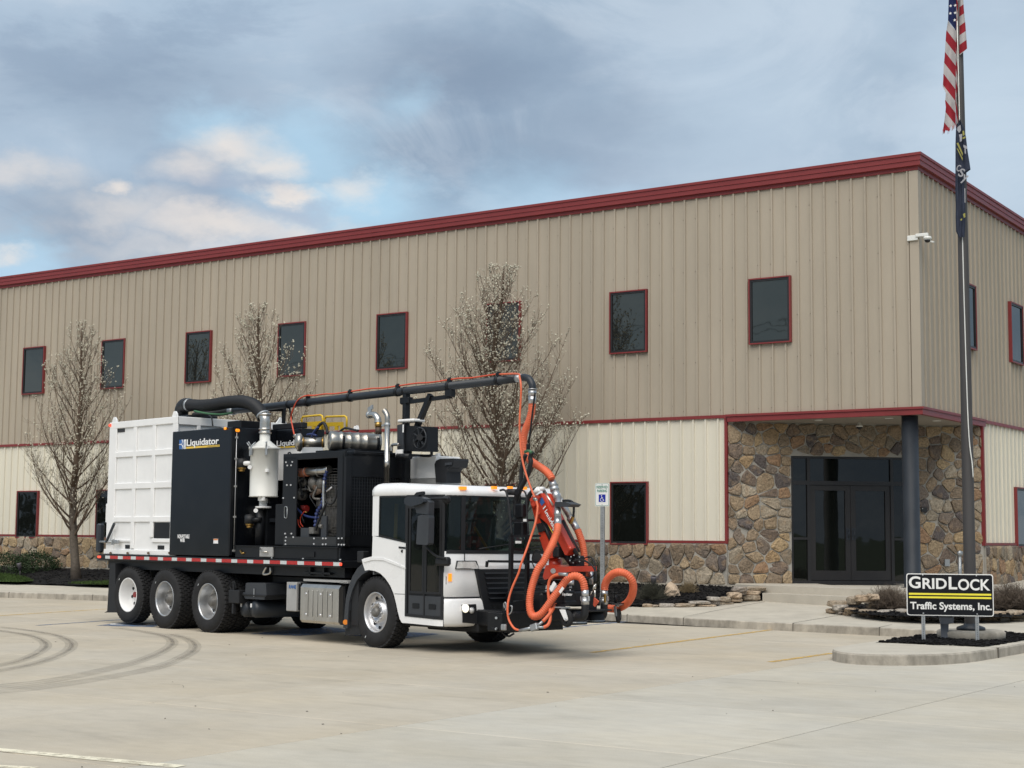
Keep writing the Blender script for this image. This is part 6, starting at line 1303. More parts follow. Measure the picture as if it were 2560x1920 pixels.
hose('suction_hose', ORG, [E3(1068, 920, .9), E3(1060, 1010, .85), E3(1020, 1130, .8), E3(960, 1270, .72), E3(885, 1420, .64), E3(815, 1560, .58), C4(640, 940, .52), C4(600, 1050, .48), C4(575, 1150, .45), C4(567, 1240, .43), C4(575, 1310, .42), C4(605, 1350, .42), C4(660, 1335, .44), C4(715, 1270, .48), C4(770, 1190, .52), C4(830, 1110, .57), C4(885, 1040, .62), C4(940, 1003, .66), C4(995, 1010, .7), C4(1030, 1055, .73), C4(1044, 1125, .75)], .049, .026, .0034, 18)
hose('suction_hose', ORG, [E3(1410, 1005, 1.45), E3(1450, 1110, 1.45), E3(1490, 1230, 1.45), E3(1515, 1370, 1.45), E3(1525, 1500, 1.45), E3(1530, 1620, 1.45), E4(905, 250, 1.45), E4(920, 370, 1.45), E4(925, 470, 1.45)], .049, .026, .0034, 18)
hose('suction_hose', ORG, [E4(1290, 715, 1.5), E4(1300, 620, 1.5), E4(1350, 510, 1.5), E4(1450, 415, 1.5), E4(1580, 378, 1.5), E4(1710, 420, 1.55), E4(1800, 520, 1.6), E4(1832, 640, 1.65), E4(1822, 770, 1.7), E4(1780, 880, 1.75), E4(1710, 970, 1.8), E4(1600, 1040, 1.85), E4(1480, 1070, 1.9), E4(1340, 1060, 1.9)], .051, .026, .0034, 18)
for (u, y) in ((925, .75), (1285, 1.5)):
    cc = part('cam_coupler', TIP, lambda mb: (mb.cyl(E4(u, 715, y), E4(u, 855, y), .049, 22), mb.cyl(E4(u, 865, y), E4(u, 990, y), .055, 22), mb.lathe([(.055, -.008), (.061, 0), (.055, .008)], E4(u, 870, y), (0, 0, 1), 22), mb.box(E4(u-72, 880, y), (.015, .03, .06), None, .004), mb.box(E4(u+72, 880, y), (.015, .03, .06), None, .004)))
    part('rubber_elbow', BPL, lambda mb: mb.tube(smoothpath([E4(u, 990, y), E4(u-5, 1130, y), E4(u-20, 1200, y), E4(u-80, 1235, y), E4(u-150, 1230, y)], 6), .050, 18), cc)
part('cam_latch', BRASS, lambda mb: mb.box(E4(1298, 870, 1.4), (.03, .03, .12), None, .005))
# cleaning head
hd = part('head_frame', BLK, lambda mb: (mb.box(E4(545, 830, .75), (.20, .2, .15), None, .015), mb.box(E4(545, 960, .75), (.24, .22, .07), None, .015), mb.box(E4(730, 880, 1.0), (.26, .28, .2), None, .02), mb.box(E4(870, 1095, 1.1), (.55, .3, .022), None, .006), mb.box(E4(1120, 1090, 1.3), (.35, .3, .022), None, .006), mb.box(E4(760, 660, 1.1), (.12, .1, .22), None, .01), mb.bar(E4(380, 1000, .6), E4(640, 1000, .6), .03), mb.box(E4(1000, 960, 1.2), (.14, .2, .22), None, .02), mb.bar(E4(1340, 962, 1.6), E4(1640, 970, 1.7), .10, .012)))
part('blast_head', BLK, lambda mb: (mb.lathe([(.145, .03), (.165, .01), (.155, 0), (.001, 0)], E4(740, 1360, .9), (0, 0, 1), 32), mb.lathe([(.15, .03), (.145, .10), (.12, .17), (.001, .18)], E4(740, 1360, .9), (0, 0, 1), 32)), hd)
part('blast_head', BLK, lambda mb: (mb.lathe([(.145, .03), (.165, .01), (.155, 0), (.001, 0)], E4(1090, 1325, 1.35), (0, 0, 1), 32), mb.lathe([(.15, .03), (.145, .10), (.12, .17), (.001, .18)], E4(1090, 1325, 1.35), (0, 0, 1), 32)), hd)
for q in (E4(740, 1330, .9), E4(1090, 1298, 1.35)): part('head_ring', GALV, lambda mb: mb.lathe([(.148, -.012), (.154, -.012), (.154, .016), (.148, .016)], q, (0, 0, 1), 32), hd)
part('head_brackets', BLK, lambda mb: (mb.box(E4(480, 1060, .62), (.2, .08, .03), None, .008), mb.box(E4(780, 720, .9), (.22, .02, .012)), mb.bar(E4(1150, 745, 1.4), E4(1210, 748, 1.4), .012), mb.cyl(E4(1500, 780, 1.65), E4(1500, 960, 1.65), .020, 10), mb.cyl(E4(1500, 775, 1.65), E4(1500, 765, 1.65), .034, 12)), hd, kind='stuff')
part('head_sling', mat('orange pennant', (.70, .13, .07), .6), lambda mb: mb.poly([E4(u, v, 1.1) for u, v in ((1090, 860), (1175, 930), (1100, 1035), (1075, 1000))], (0, .02, 0)), hd, True)
text('head_lettering', 'Liquidator', .05, hd, (E4(498, 815, .57).x, .565, E4(498, 815, .57).z), (pi/2, 0, 0), PRW, .0005, .001, .9)
part('manual_tag', PRW, lambda mb: (mb.box(E4(318, 650, .5), (.13, .01, .06), R3('Y', -.9)), mb.box(E4(480, 720, .5), (.09, .01, .04), R3('Y', -.8))), hd)
def caster(p, R, y, tilt, big):
    o = link('caster', None, truck)
    c = E4(*p, y)
    part('wheel', TYRE, lambda mb: mb.lathe([(R*.55, -.022), (R*.7, -.03), (R, -.02), (R+.004, 0), (R, .02), (R*.7, .03), (R*.55, .022)], c, tilt, 28), o); part('wheel_disc', BPL if not big else GPL, lambda mb: [mb.bar(c, c+Matrix.Rotation(k*2*pi/5, 3, Vector(tilt).normalized()) @ (Vector((0, 0, 1))*R*.6), .03, .02, tilt) for k in range(5)]+[mb.cyl(c-Vector(tilt).normalized()*.03, c+Vector(tilt).normalized()*.03, .03, 10)], o)
    return o, c
o, c = caster((585, 1255), .108, .55, (.15, 1, 0), True)
part('fork', WT, lambda mb: mb.poly([E4(u, v, .5) for u, v in ((440, 1085), (540, 1085), (592, 1250), (590, 1285), (560, 1300), (530, 1280))], (0, .012, 0)), o, True); part('swivel', GALV, lambda mb: (mb.cyl(E4(520, 1085, .55), E4(520, 1040, .55), .035, 16), mb.box(E4(500, 1045, .55), (.2, .10, .014))), o); part('axle_bolt', ALU, lambda mb: mb.cyl(E4(552, 1262, .49), E4(552, 1262, .47), .013, 8), o)
o, c = caster((1555, 1205), .092, 1.75, (1, .62, 0), False)
part('fork', GALV, lambda mb: mb.poly([E4(u, v, 1.66) for u, v in ((1460, 1020), (1500, 1020), (1520, 1210), (1485, 1225))], (0, .012, 0)), o, True); part('swivel', GALV, lambda mb: (mb.cyl(E4(1530, 1030, 1.72), E4(1530, 990, 1.72), .03, 16), mb.box(E4(1545, 992, 1.72), (.15, .10, .012))), o)
# front frame: bull bar, ladder, black skirt
part('front_skirt', BLK, lambda mb: mb.poly([tx(c4(u, v), 2.35) for u, v in ((385, 1240), (480, 1215), (620, 1210), (760, 1230), (790, 1300), (855, 1400), (855, 1465), (540, 1480), (385, 1495))], (-.12, 0, 0)), None, True)
ld = part('ladder_post', BLK, lambda mb: (mb.bar(C4(408, 660, .55), C4(402, 1260, .55), .05, .05, (0, 1, 0)), mb.bar(C4(548, 800, .9), C4(540, 1240, .9), .05, .05, (0, 1, 0))))
part('grab_rail', BPL, lambda mb: (mb.tube(smoothpath([C4(u, v, .55) for u, v in ((312, 262), (345, 258), (368, 285), (385, 380), (400, 520), (412, 650))], 5), .015, 8), mb.tube(smoothpath([C4(u, v, .75) for u, v in ((500, 262), (525, 275), (540, 330), (545, 480), (560, 640))], 5), .012, 8))); part('sun_visor_roller', BPL, lambda mb: mb.cyl(C4(380, 275, .9), C4(455, 278, .9), .045, 14))
part('ladder_rung', BLK, lambda mb: (mb.bar(C4(395, 660, .55), C4(660, 655, 1.0), .03), mb.bar(C4(400, 525, .6), C4(600, 520, 1.0), .03), mb.bar(C4(205, 875, .3), C4(640, 880, .9), .032), mb.bar(C4(200, 875, .3), C4(195, 925, .3), .03), mb.bar(C4(410, 770, .55), C4(560, 780, .9), .04)))
part('control_screen', BLK, lambda mb: (mb.box(C4(490, 440, .9), (.16, .10, .2), None, .02), mb.box(C4(490, 600, .9), (.18, .12, .22), None, .02))); part('label', PRW, lambda mb: (mb.box(C4(527, 520, .8), (.07, .005, .035)), mb.box(C4(470, 710, .8), (.12, .005, .035))))
part('work_mirror', BPL, lambda mb: mb.cyl(C4(630, 850, .95), C4(630, 850, .92), .075, 24)); part('tie_hose', BPL, lambda mb: mb.tube([C4(632+42*cos(a), 860+85*sin(a), .8) for a in [2*pi*i/20 for i in range(18)]], .009, 8))
part('tow_bracket', BLK, lambda mb: (mb.bx(*sorted([ty(c3(x, 1300), .3).x for x in (1210, 1330)]), .25, .6, ty(c3(1260, 1420), .3).z, ty(c3(1260, 1265), .3).z, .01), mb.box(ty(c3(1255, 1405), .25), (.12, .06, .05), None, .01), mb.box(ty(c3(1330, 1385), .28), (.16, .08, .1), None, .01)))
for v in (1310, 1400): part('bracket_bolt', GALV, lambda mb: mb.cyl(ty(c3(1262, v), .25), ty(c3(1262, v), .22), .018, 8))
part('hitch_block', GALV, lambda mb: mb.box(ty(c3(1325, 1388), .22), (.09, .04, .08), None, .01))
part('safety_chain', GALV, lambda mb: (mb.tube(smoothpath([C4(u, v, .28) for u, v in ((350, 1280), (345, 1245), (358, 1230), (365, 1260), (360, 1300))], 4), .008, 6), mb.tube(smoothpath([C4(u, v, .28) for u, v in ((385, 1340), (410, 1310), (415, 1265), (400, 1260))], 4), .009, 6)))
part('ground_loop', BPL, lambda mb: mb.tube(smoothpath([C4(u, v, .4) for u, v in ((330, 1480), (355, 1510), (390, 1522), (430, 1500))], 5), .014, 8))
part('front_axle_frame', BLK, lambda mb: (mb.bx(1.4, 2.4, .5, 1.9, .38, .6, .02), mb.bx(.6, 1.7, .5, 1.9, .28, .5, .02)))
# ---- cooler and hydraulic tank behind the cab
ck = part('oil_cooler', BLK, lambda mb: (mb.poly([ey(x, y, 1.0) for x, y in ((1485, 718), (1848, 735), (1848, 1050), (1485, 1040))], (0, .22, 0))), None, True)
part('cooler_shroud', GPL, lambda mb: (mb.poly([ey(x, y, .99) for x, y in ((1485, 718), (1560, 700), (1565, 1045), (1485, 1040))], (0, -.02, 0)), mb.lathe([(.155, 0), (.165, -.01), (.155, -.02)], ey(1760, 880, .98), (0, 1, 0), 24)), ck)
part('fan_blade', GPL, lambda mb: [mb.bar(ey(1755, 870, .975), ey(1755, 870, .975)+Vector((.145*cos(a), 0, .145*sin(a))), .035, .008) for a in [2*pi*i/7 for i in range(7)]], ck); part('fan_hub', BPL, lambda mb: mb.cyl(ey(1755, 870, .99), ey(1755, 870, .93), .05, 14), ck)
part('cooler_label', PRW, lambda mb: (mb.box(ey(1548, 760, .965), (.03, .004, .12)),), ck); part('breather_cap', WT, lambda mb: (mb.bx(ey(1535, 665, 1.1).x, ey(1735, 665, 1.1).x, 1.0, 1.25, ey(1600, 685, 1.1).z, ey(1600, 648, 1.1).z, .015)))
part('pipe_elbow', STL, lambda mb: (mb.tube(smoothpath([ey(x, y, .9) for x, y in ((1400, 1050), (1405, 980), (1440, 962), (1500, 962))], 5), .024, 12), mb.tube(smoothpath([ey(x, y, 1.3) for x, y in ((1850, 790), (1890, 800), (1898, 830), (1898, 900))], 5), .02, 12))); part('return_hose', BPL, lambda mb: mb.tube(smoothpath([ey(x, y, 1.3) for x, y in ((1895, 900), (1905, 1050), (1890, 1100), (1760, 1100))], 5), .022, 10))
ht = part('hydraulic_tank', WT, lambda mb: mb.bx(ey(1500, 1120, 1.4).x, ey(1960, 1120, 1.4).x, 1.4, 1.9, ey(1700, 1395, 1.4).z, ey(1700, 1115, 1.4).z, .01)); part('tank_foot', GRY, lambda mb: mb.bx(ey(1500, 1120, 1.4).x, ey(1955, 1120, 1.4).x, 1.41, 1.9, 2.3, ey(1700, 1397, 1.4).z), ht)
part('filler_cap', PRW, lambda mb: mb.cyl(ey(1985, 1110, 1.5), ey(1985, 1075, 1.5), .04, 14), ht); part('sight_ring', BPL, lambda mb: mb.tube([ey(1495+70*cos(a), 1300+115*sin(a), 1.35) for a in [-1.5+3.0*i/14 for i in range(15)]], .012, 6), ht); part('mount_plate', WT, lambda mb: mb.box(ey(1500, 1070, .9), (.16, .02, .11)))
# ---------------------------------------------------------------- bare pear trees in bud
BARK = mat('grey bark', (.125, .105, .085), .9, 0, .3, 14., .5, 60, spec=.2); TWIG = mat('bare twigs', (.12, .086, .062), .85, 0, .25, 3., spec=.2); BUD = mat('white blossom buds', (.52, .49, .39), .7, 0, .2, 4., rnd=.25, spec=.2)
def pear(x, y, z0, top, env, seed, label, h0=1.15, r0=.105, nprim=56, dens=1.):
    rnd = random.Random(seed); t = thing('pear_tree', label, 'tree', (x, y, z0), 0, 'budding pear trees in front of the long facade')
    H = top-z0
    def R(h):
        for (a, b) in zip(env, env[1:]):
            if a[0] <= h <= b[0]: return a[1]+(b[1]-a[1])*(h-a[0])/(b[0]-a[0])
        return .15
    def lead(h): return Vector((.10*sin(h*1.3+seed), .10*cos(h*1.1+seed*2), h))
    mb = MB(); hs = [H*i/14 for i in range(15)]
    rad = [r0*(1.25 if h < .05 else 1)*(1-h/H)**.75+.006 for h in hs]; rad[0] = r0*1.35
    mb.tube([lead(h)-lead(0)*(1-h/H)*0 for h in hs[:6]], r0, 10, True, rad[:6]); mb.build('trunk', BARK, t)
    cr = MB(); bl = MB(); cr.tube([lead(h) for h in hs[5:]], r0, 7, True, rad[5:])
    def bud(p, s):
        q = [(s, 0, 0), (-s, 0, 0), (0, s, 0), (0, -s, 0), (0, 0, s*1.1), (0, 0, -s)]
        a = rnd.uniform(0, 1.5); ca, sa = cos(a), sin(a)
        bl.add([(p.x+u*ca-v*sa, p.y+u*sa+v*ca, p.z+w) for u, v, w in q], [(0, 2, 4), (2, 1, 4), (1, 3, 4), (3, 0, 4), (2, 0, 5), (1, 2, 5), (3, 1, 5), (0, 3, 5)])
    def branch(p, d, L, r, lvl, bend):
        n = 7 if lvl == 1 else (4 if lvl == 2 else 3); pts = [p]; dd_ = d.copy(); lim = rnd.uniform(.55, 1.32)
        for i in range(n):
            dd_ = (dd_+Vector((rnd.uniform(-.13, .13), rnd.uniform(-.13, .13), bend/n+rnd.uniform(-.05, .05)))).normalized(); q = pts[-1]+dd_*(L/n)
            rq = math.hypot(q.x, q.y); rm = R(max(0, min(H, q.z)))*lim+.05
            if len(pts) > 1 and ((rq > rm and q.z > 1.5) or q.z > H): break
            pts.append(q)
        n = len(pts)-1
        cr.tube(pts, r, 5 if lvl == 1 else 3, False, [max(.0018, r*(1-i/(n+.2))) for i in range(n+1)])
        return pts
    ga = 2.39996
    for k in range(int(nprim*dens)):
        f = (k+.5)/(nprim*dens); h = h0+(H*.93-h0)*f**1.2; az = k*ga+rnd.uniform(-.3, .3)
        el = radians(36+24*f+rnd.uniform(-9, 9)); d = Vector((cos(az)*cos(el), sin(az)*cos(el), sin(el)))
        top_h = h+1.9*(1-f*.6); Rm = R(min(H-.2, h+.9*(1-f)))*rnd.uniform(.72, 1.12); L = Rm/cos(el)*(.95 if f < .6 else 1.1)+.25; L = min(L, (H-h)*1.2)
        P = branch(lead(h), d, L, max(.008, r0*.25*(1-f)**.6+.0045), 1, .85)
        ns = int((4+L*5.6)*rnd.uniform(.8, 1.2)*(1.5-1.05*f))
        for j in range(ns):
            g = .10+.90*(j+rnd.random())/ns; i = min(len(P)-2, int(g*(len(P)-1))); q = P[i].lerp(P[i+1], g*(len(P)-1)-i); ax = (P[i+1]-P[i]).normalized()
            w = Vector((rnd.uniform(-1, 1), rnd.uniform(-1, 1), rnd.uniform(-.2, 1))).normalized(); d2 = (ax*.75+w*.8).normalized(); L2 = rnd.uniform(.25, .75)*(1.15-g*.5)
            P2 = branch(q, d2, L2*(1.15-.45*f), .0048, 2, .45); nt_ = rnd.randint(4, 7)
            for m in range(nt_):
                g2 = rnd.uniform(.25, 1); i2 = min(len(P2)-2, int(g2*(len(P2)-1))); q2 = P2[i2].lerp(P2[i2+1], g2*(len(P2)-1)-i2)
                d3 = ((P2[i2+1]-P2[i2]).normalized()*.7+Vector((rnd.uniform(-1, 1), rnd.uniform(-1, 1), rnd.uniform(-.1, 1.1)))*.6).normalized(); P3 = branch(q2, d3, rnd.uniform(.08, .28), .0026, 3, .3)
                if rnd.random() < .46:
                    bud(P3[-1], rnd.uniform(.014, .026))
                    if rnd.random() < .45: bud(P3[-1]+Vector((rnd.uniform(-.03, .03), rnd.uniform(-.03, .03), rnd.uniform(-.02, .03))), rnd.uniform(.010, .018))
                if rnd.random() < .25: bud(P3[1], rnd.uniform(.009, .015))
    cr.build('crown', TWIG, t); bl.build('blossoms', BUD, t, kind='stuff')
    return t
pear(-22.9, -2.3, .33, 7.42, [(0, .3), (1, 1.1), (1.9, 1.8), (3.1, 2.0), (4.3, 1.65), (5.6, 1.15), (6.6, .6), (7.1, .2)], 3, 'budding pear tree left of the truck beside two ground floor windows', 1.15, .115)
pear(-16.35, -2.1, .33, 7.45, [(0, .3), (1, 1.1), (2.2, 1.9), (3.4, 2.0), (4.6, 1.65), (5.8, 1.15), (6.6, .65), (7.15, .2)], 8, 'budding pear tree standing up behind the black hose and white tank', 1.2, .11)
pear(-8.95, -2.2, .33, 7.75, [(0, .3), (1, 1.4), (1.8, 2.3), (2.8, 2.75), (3.8, 2.6), (4.8, 2.2), (5.9, 1.5), (6.8, .85), (7.4, .3)], 5, 'budding pear tree behind the truck cab and its raised boom', 1.2, .12, 80)

# ---------------------------------------------------------------- stones, boulder, shrubs
def rock(mb, c, dm, seed, rot=0., sq=3.2, rough=.16, n=12, m=7):
    rnd = random.Random(seed); off = Vector((rnd.uniform(-50, 50), rnd.uniform(-50, 50), rnd.uniform(-50, 50))); vs = []
    def sp(v, e): return math.copysign(abs(v)**(2/e), v)
    for i in range(m+1):
        ph = -pi/2+pi*i/m
        for j in range(n):
            th = 2*pi*j/n; p = Vector((sp(cos(ph), sq)*sp(cos(th), sq), sp(cos(ph), sq)*sp(sin(th), sq), sp(sin(ph), sq)))
            k = 1+noise.noise(p*1.6+off)*rough*2+noise.noise(p*4+off)*rough*.6; p = Vector((p.x*k*dm[0]/2, p.y*k*dm[1]/2, p.z*(1+noise.noise(p*1.3-off)*rough*1.4)*dm[2]/2))
            vs.append(Vector(c)+Matrix.Rotation(rot, 3, 'Z') @ p)
    fs = [(i*n+j, i*n+(j+1) % n, (i+1)*n+(j+1) % n, (i+1)*n+j) for i in range(m) for j in range(n)]
    mb.add(vs, fs, False)
LEDGE = stone_mat(); LEDGE.name = 'edging stone'
rampn = [n for n in LEDGE.node_tree.nodes if n.type == 'VALTORGB'][0]
for i, e in enumerate(rampn.color_ramp.elements):
    q = [(.30, .25, .19), (.36, .28, .20), (.26, .23, .20), (.33, .30, .26)][i % 4]; e.color = (*q, 1)
vh = Vector((FW.x, FW.y, 0)).normalized()
def ledge(name_label, A, lst, path, zf, seed):
    t = thing('stone_edging', name_label, 'stone edging'); k = seed
    for (u0, u1, v0, v1) in lst:
        um = (u0+u1)/2
        for (a, b) in zip(path, path[1:]):
            if a[0] <= um <= b[0] or b is path[-1]:
                f = (um-a[0])/(b[0]-a[0]); vb = a[1]+(b[1]-a[1])*f; break
        # ground point of the pile under this column
        g = onG(A(um, vb), zf)
        g = g+vh*.10
        p0_, p1_ = onP(A(u0, v1), g, vh), onP(A(u1, v0), g, vh); w = (p1_-p0_).dot(RT); h = p1_.z-p0_.z; c = (p0_+p1_)/2
        mb = MB(); rr_ = random.Random(k); rock(mb, c+vh*.06, (w*1.06, .26+rr_.uniform(0, .12), max(.045, h*1.08)), k, CYAW+rr_.uniform(-.12, .12), 3.6, .13); k += 1
        mb.build('stone', LEDGE, t)
    return t
ledge('low stacked ledge of flat tan stones left of the entrance steps', e8, [(200, 310, 553, 588), (300, 372, 562, 588), (370, 540, 548, 588), (548, 760, 550, 585), (695, 925, 523, 553), (765, 975, 556, 580), (888, 1020, 478, 520), (915, 1020, 515, 565), (1000, 1165, 535, 567), (1018, 1135, 480, 532), (1130, 1255, 490, 532), (1100, 1250, 430, 495), (1155, 1310, 372, 422), (1205, 1300, 412, 455), (1240, 1450, 412, 460), (1250, 1450, 455, 515), (1300, 1500, 370, 412), (1395, 1500, 400, 440)],
      [(0, 590), (600, 590), (950, 580), (1200, 545), (1500, 510)], lambda x, y: hz(x, y), 100)
ledge('stacked curved ledge of flat stones around the shrub bed right of the steps', b4, [(525, 690, 628, 682), (565, 700, 665, 720), (517, 600, 698, 737), (600, 660, 718, 748), (655, 728, 725, 764), (680, 800, 690, 742), (728, 862, 742, 772), (790, 955, 703, 750), (692, 800, 596, 662), (760, 905, 582, 642), (870, 960, 572, 625), (860, 960, 752, 780), (955, 1112, 708, 766), (1020, 1135, 760, 792), (1110, 1240, 703, 765), (1130, 1265, 762, 797), (1275, 1400, 778, 803), (1300, 1420, 740, 782), (1400, 1510, 765, 803), (1420, 1560, 735, 770), (1505, 1620, 768, 803), (1600, 1705, 785, 807), (1700, 1835, 768, 807), (1560, 1700, 742, 785), (1830, 1995, 765, 807), (1990, 2085, 772, 807), (1940, 2085, 722, 775), (2068, 2225, 712, 778), (2080, 2225, 775, 807)],
      [(500, 735), (650, 755), (850, 775), (1100, 792), (1300, 802), (2000, 808), (2300, 806)], lambda x, y: hz(x, y), 200)
TANR = mat('pale boulder', (.46, .36, .26), .85, 0, .2, 8., .7, 22)
t = thing('boulder', 'pale pointed boulder on the black mulch beside the stone plinth wall', 'boulder'); g = onG(e8(490, 480), hb); mb = MB()
rnd = random.Random(2); o_ = len(mb.v); rock(mb, (0, 0, 0), (2, 2, 2), 31, 0, 2.6, .22, 18, 12)
for i, (x, y, z) in enumerate(mb.v):
    f = (1-z)/2; s = .16+.84*max(0, min(1, f))**.62; mb.v[i] = (g.x+(x*s*.5+.06*(1-z)-.12)*.42, g.y+.12+y*s*.18, g.z-.03+(z+1)*.17)
mb.build('rock', TANR, t)
SHB = mat('brown shrub twigs', (.14, .11, .085), .9, 0, .3, 5., spec=.2); SHG = mat('evergreen shrub', (.03, .05, .022), .8, 0, .35, 7., rnd=.35, spec=.2); DRY = mat('dry grass clump', (.20, .15, .08), .9, 0, .3, 6., rnd=.3); LOWG = mat('low green ground shrub', (.045, .045, .03), .9, 0, .35, 7., rnd=.35)
def twigbush(x, y, z, w, h, n, label, m=SHB, seed=1, up=.5, name='bare_shrub', cat='shrub', r=.004):
    rnd = random.Random(seed); t = thing(name, label, cat, (x, y, z)); mb = MB()
    for k in range(n):
        az = rnd.uniform(0, 2*pi); el = radians(rnd.uniform(8, 88)); d = Vector((cos(az)*cos(el)*w, sin(az)*cos(el)*w, sin(el)*h)); s = Vector((rnd.uniform(-.3, .3)*w, rnd.uniform(-.3, .3)*w, 0)); e = s+d*rnd.uniform(.55, 1.08)
        m_ = s.lerp(e, .5)+Vector((rnd.uniform(-.1, .1), rnd.uniform(-.1, .1), rnd.uniform(0, .12)))*w
        mb.tube([s, m_, e], r, 3, False, [r, r*.8, r*.35])
        for j in range(3):
            q = m_.lerp(e, rnd.random()); mb.tube([q, q+Vector((rnd.uniform(-.14, .14), rnd.uniform(-.14, .14), rnd.uniform(0, .16)))*w*1.2], r, 3, False, [r*.6, r*.25])
    mb.build('twigs', m, t); return t
g = onG(b4(1060, 700), lambda x, y: hz(x, y)+.12); twigbush(g.x, g.y, g.z-.02, .54, .42, 750, 'bare brown shrub just left of the black sign by the steps', seed=3)
g = onG(b4(1400, 690), lambda x, y: hz(x, y)+.12); twigbush(g.x, g.y+.4, g.z-.02, .60, .50, 700, 'bare brown shrub hidden behind the black sign panel', seed=7)
g = onG(b4(2085, 700), lambda x, y: hz(x, y)+.12); twigbush(g.x, g.y+.1, g.z-.02, .66, .46, 850, 'bare brown shrub at the right edge behind the flagpole', seed=4)
g = onG(e8(215, 520), hb); twigbush(g.x, g.y+.3, g.z-.02, .38, .42, 500, 'dark low shrub beside the boulder under the orange hose loop', LOWG, 5)
g = onG(c4(1100, 1100), hb); twigbush(g.x, g.y, g.z-.02, .5, .7, 600, 'dark green shrub behind the reserved parking post', LOWG, 9)
g = onG(e8(680, 435), hb); twigbush(g.x, g.y, g.z-.02, .24, .26, 350, 'tuft of dry tan grass right of the boulder', DRY, 6, name='dry_grass_tuft', cat='grass tuft', r=.003)
g = onG(b4(905, 690), lambda x, y: hz(x, y)+.12); twigbush(g.x, g.y+.1, g.z-.02, .16, .14, 200, 'small tuft of dry tan grass left of the shrub by the steps', DRY, 12, name='dry_grass_tuft', cat='grass tuft', r=.003)
def ball(x, y, z, w, h, label, seed):
    rnd = random.Random(seed); t = thing('round_shrub', label, 'shrub', (x, y, z)); mb = MB()
    for k in range(5200):
        az = rnd.uniform(0, 2*pi); u = rnd.uniform(-.1, 1); rr_ = rnd.uniform(.72, 1.04)*(1+.13*noise.noise(Vector((cos(az)*2.5+seed, sin(az)*2.5, u*2.5)))); c = math.sqrt(max(0, 1-u*u)); p = Vector((cos(az)*c*w*rr_, sin(az)*c*w*rr_, u*h*rr_)); s = rnd.uniform(.012, .026)
        a, b = Vector((rnd.uniform(-1, 1), rnd.uniform(-1, 1), rnd.uniform(-1, 1)))*s, Vector((rnd.uniform(-1, 1), rnd.uniform(-1, 1), rnd.uniform(-1, 1)))*s
        mb.add([p-a, p+b, p+a, p-b], [(0, 1, 2, 3)])
    mb.build('leaves', SHG, t)
g = onG(b1(312, 1195), hb); ball(g.x, g.y, g.z, .72, .55, 'clipped round green shrub under the stone wall left of the tree', 2)
g = onG(b1(40, 1225), hb); ball(g.x, g.y, g.z, .95, .62, 'clipped green shrub cut by the left edge of the picture', 5)
def garden_light(p, z, tilt, label):
    g = onG(p, hb); t = thing('garden_light', label, 'garden light', (g.x, g.y, g.z+.03)); LG = mat('weathered grey lamp', (.12, .11, .12), .6, .2, .15, 8.)
    MB().cyl((0, 0, -.05), (0, 0, .14), .018, 8).build('stake', LG, t); MB().lathe([(.001, 0), (.05, 0), (.062, .15), (.065, .2), (.05, .2)], (0, 0, .12), (tilt, -.2, 1), 16).build('lamp_head', LG, t)
garden_light(e8(312, 430), .36, .15, 'dark landscape spotlight on a stake left of the boulder'); garden_light(b1(172, 1238), .42, -.1, 'small grey landscape spotlight between the two green shrubs'); garden_light(b1(150, 1160), .55, .1, 'small brown landscape lamp close to the plinth wall at left')

# ---------------------------------------------------------------- lettering fitted to a box on a sign face
def fit(name, s, m, parent, x0, x1, z0, z1, y=-.012, bold=.02):
    c = bpy.data.curves.new(name, 'FONT'); c.body = s; c.size = 1; c.offset = bold; c.resolution_u = 4; c.extrude = .002
    o = bpy.data.objects.new(name, c); COL.objects.link(o); me = bpy.data.meshes.new_from_object(o); bpy.data.objects.remove(o)
    co = [v.co for v in me.vertices]; a0, a1_, b0, b1_ = min(v.x for v in co), max(v.x for v in co), min(v.y for v in co), max(v.y for v in co)
    for v in me.vertices: X, Y, Z = v.co; v.co = (x0+(X-a0)/(a1_-a0)*(x1-x0), y-Z, z0+(Y-b0)/(b1_-b0)*(z1-z0))
    me.materials.clear(); me.materials.append(m); return link(name, me, parent)
SGW = mat('sign white', (.74, .74, .72), .4, 0, .02); SGK = mat('sign black', (.006, .007, .010), .5, 0, .1, spec=.2); SGY = mat('sign yellow', (.80, .70, .05), .4, 0, .03)
cs_ = thing('company_sign', 'black sign with white lettering and two yellow stripes on the kerbed island', 'sign', (3.28, -8.12, .14), radians(25))
SW, SH, SZ = 1.23, .61, .375
def rrect(x0, x1, z0, z1, r, y, d):
    P = []
    for (cx, cz, a0) in ((x1-r, z1-r, 0), (x0+r, z1-r, pi/2), (x0+r, z0+r, pi), (x1-r, z0+r, 1.5*pi)): P += [(cx+r*cos(a0+pi/2*i/5), y, cz+r*sin(a0+pi/2*i/5)) for i in range(6)]
    mb = MB(); mb.poly(P, (0, d, 0)); return mb
x0, x1 = -SW/2, SW/2
recalc(rrect(x0, x1, SZ, SZ+SH, .035, -.030, .012).build('border', SGW, cs_)); recalc(rrect(x0+.013, x1-.013, SZ+.013, SZ+SH-.013, .03, -.033, .002).build('panel', SGK, cs_))
def sx(u): return x0+(u-1196)/757*SW
def sz(v): return SZ+SH-(v-398)/358*SH
YF = -.035
for s, u0, u1, v0, v1 in (('G', 1217, 1320, 425, 528), ('RID', 1337, 1549, 440, 531), ('L', 1566, 1640, 427, 533), ('OCK', 1647, 1925, 443, 540)): fit('lettering', s, SGW, cs_, sx(u0), sx(u1), sz(v1-3), sz(v0-3), YF, .022)
fit('lettering', 'Traffic Systems, Inc.', SGW, cs_, sx(1226), sx(1935), sz(722), sz(640), YF, .024)
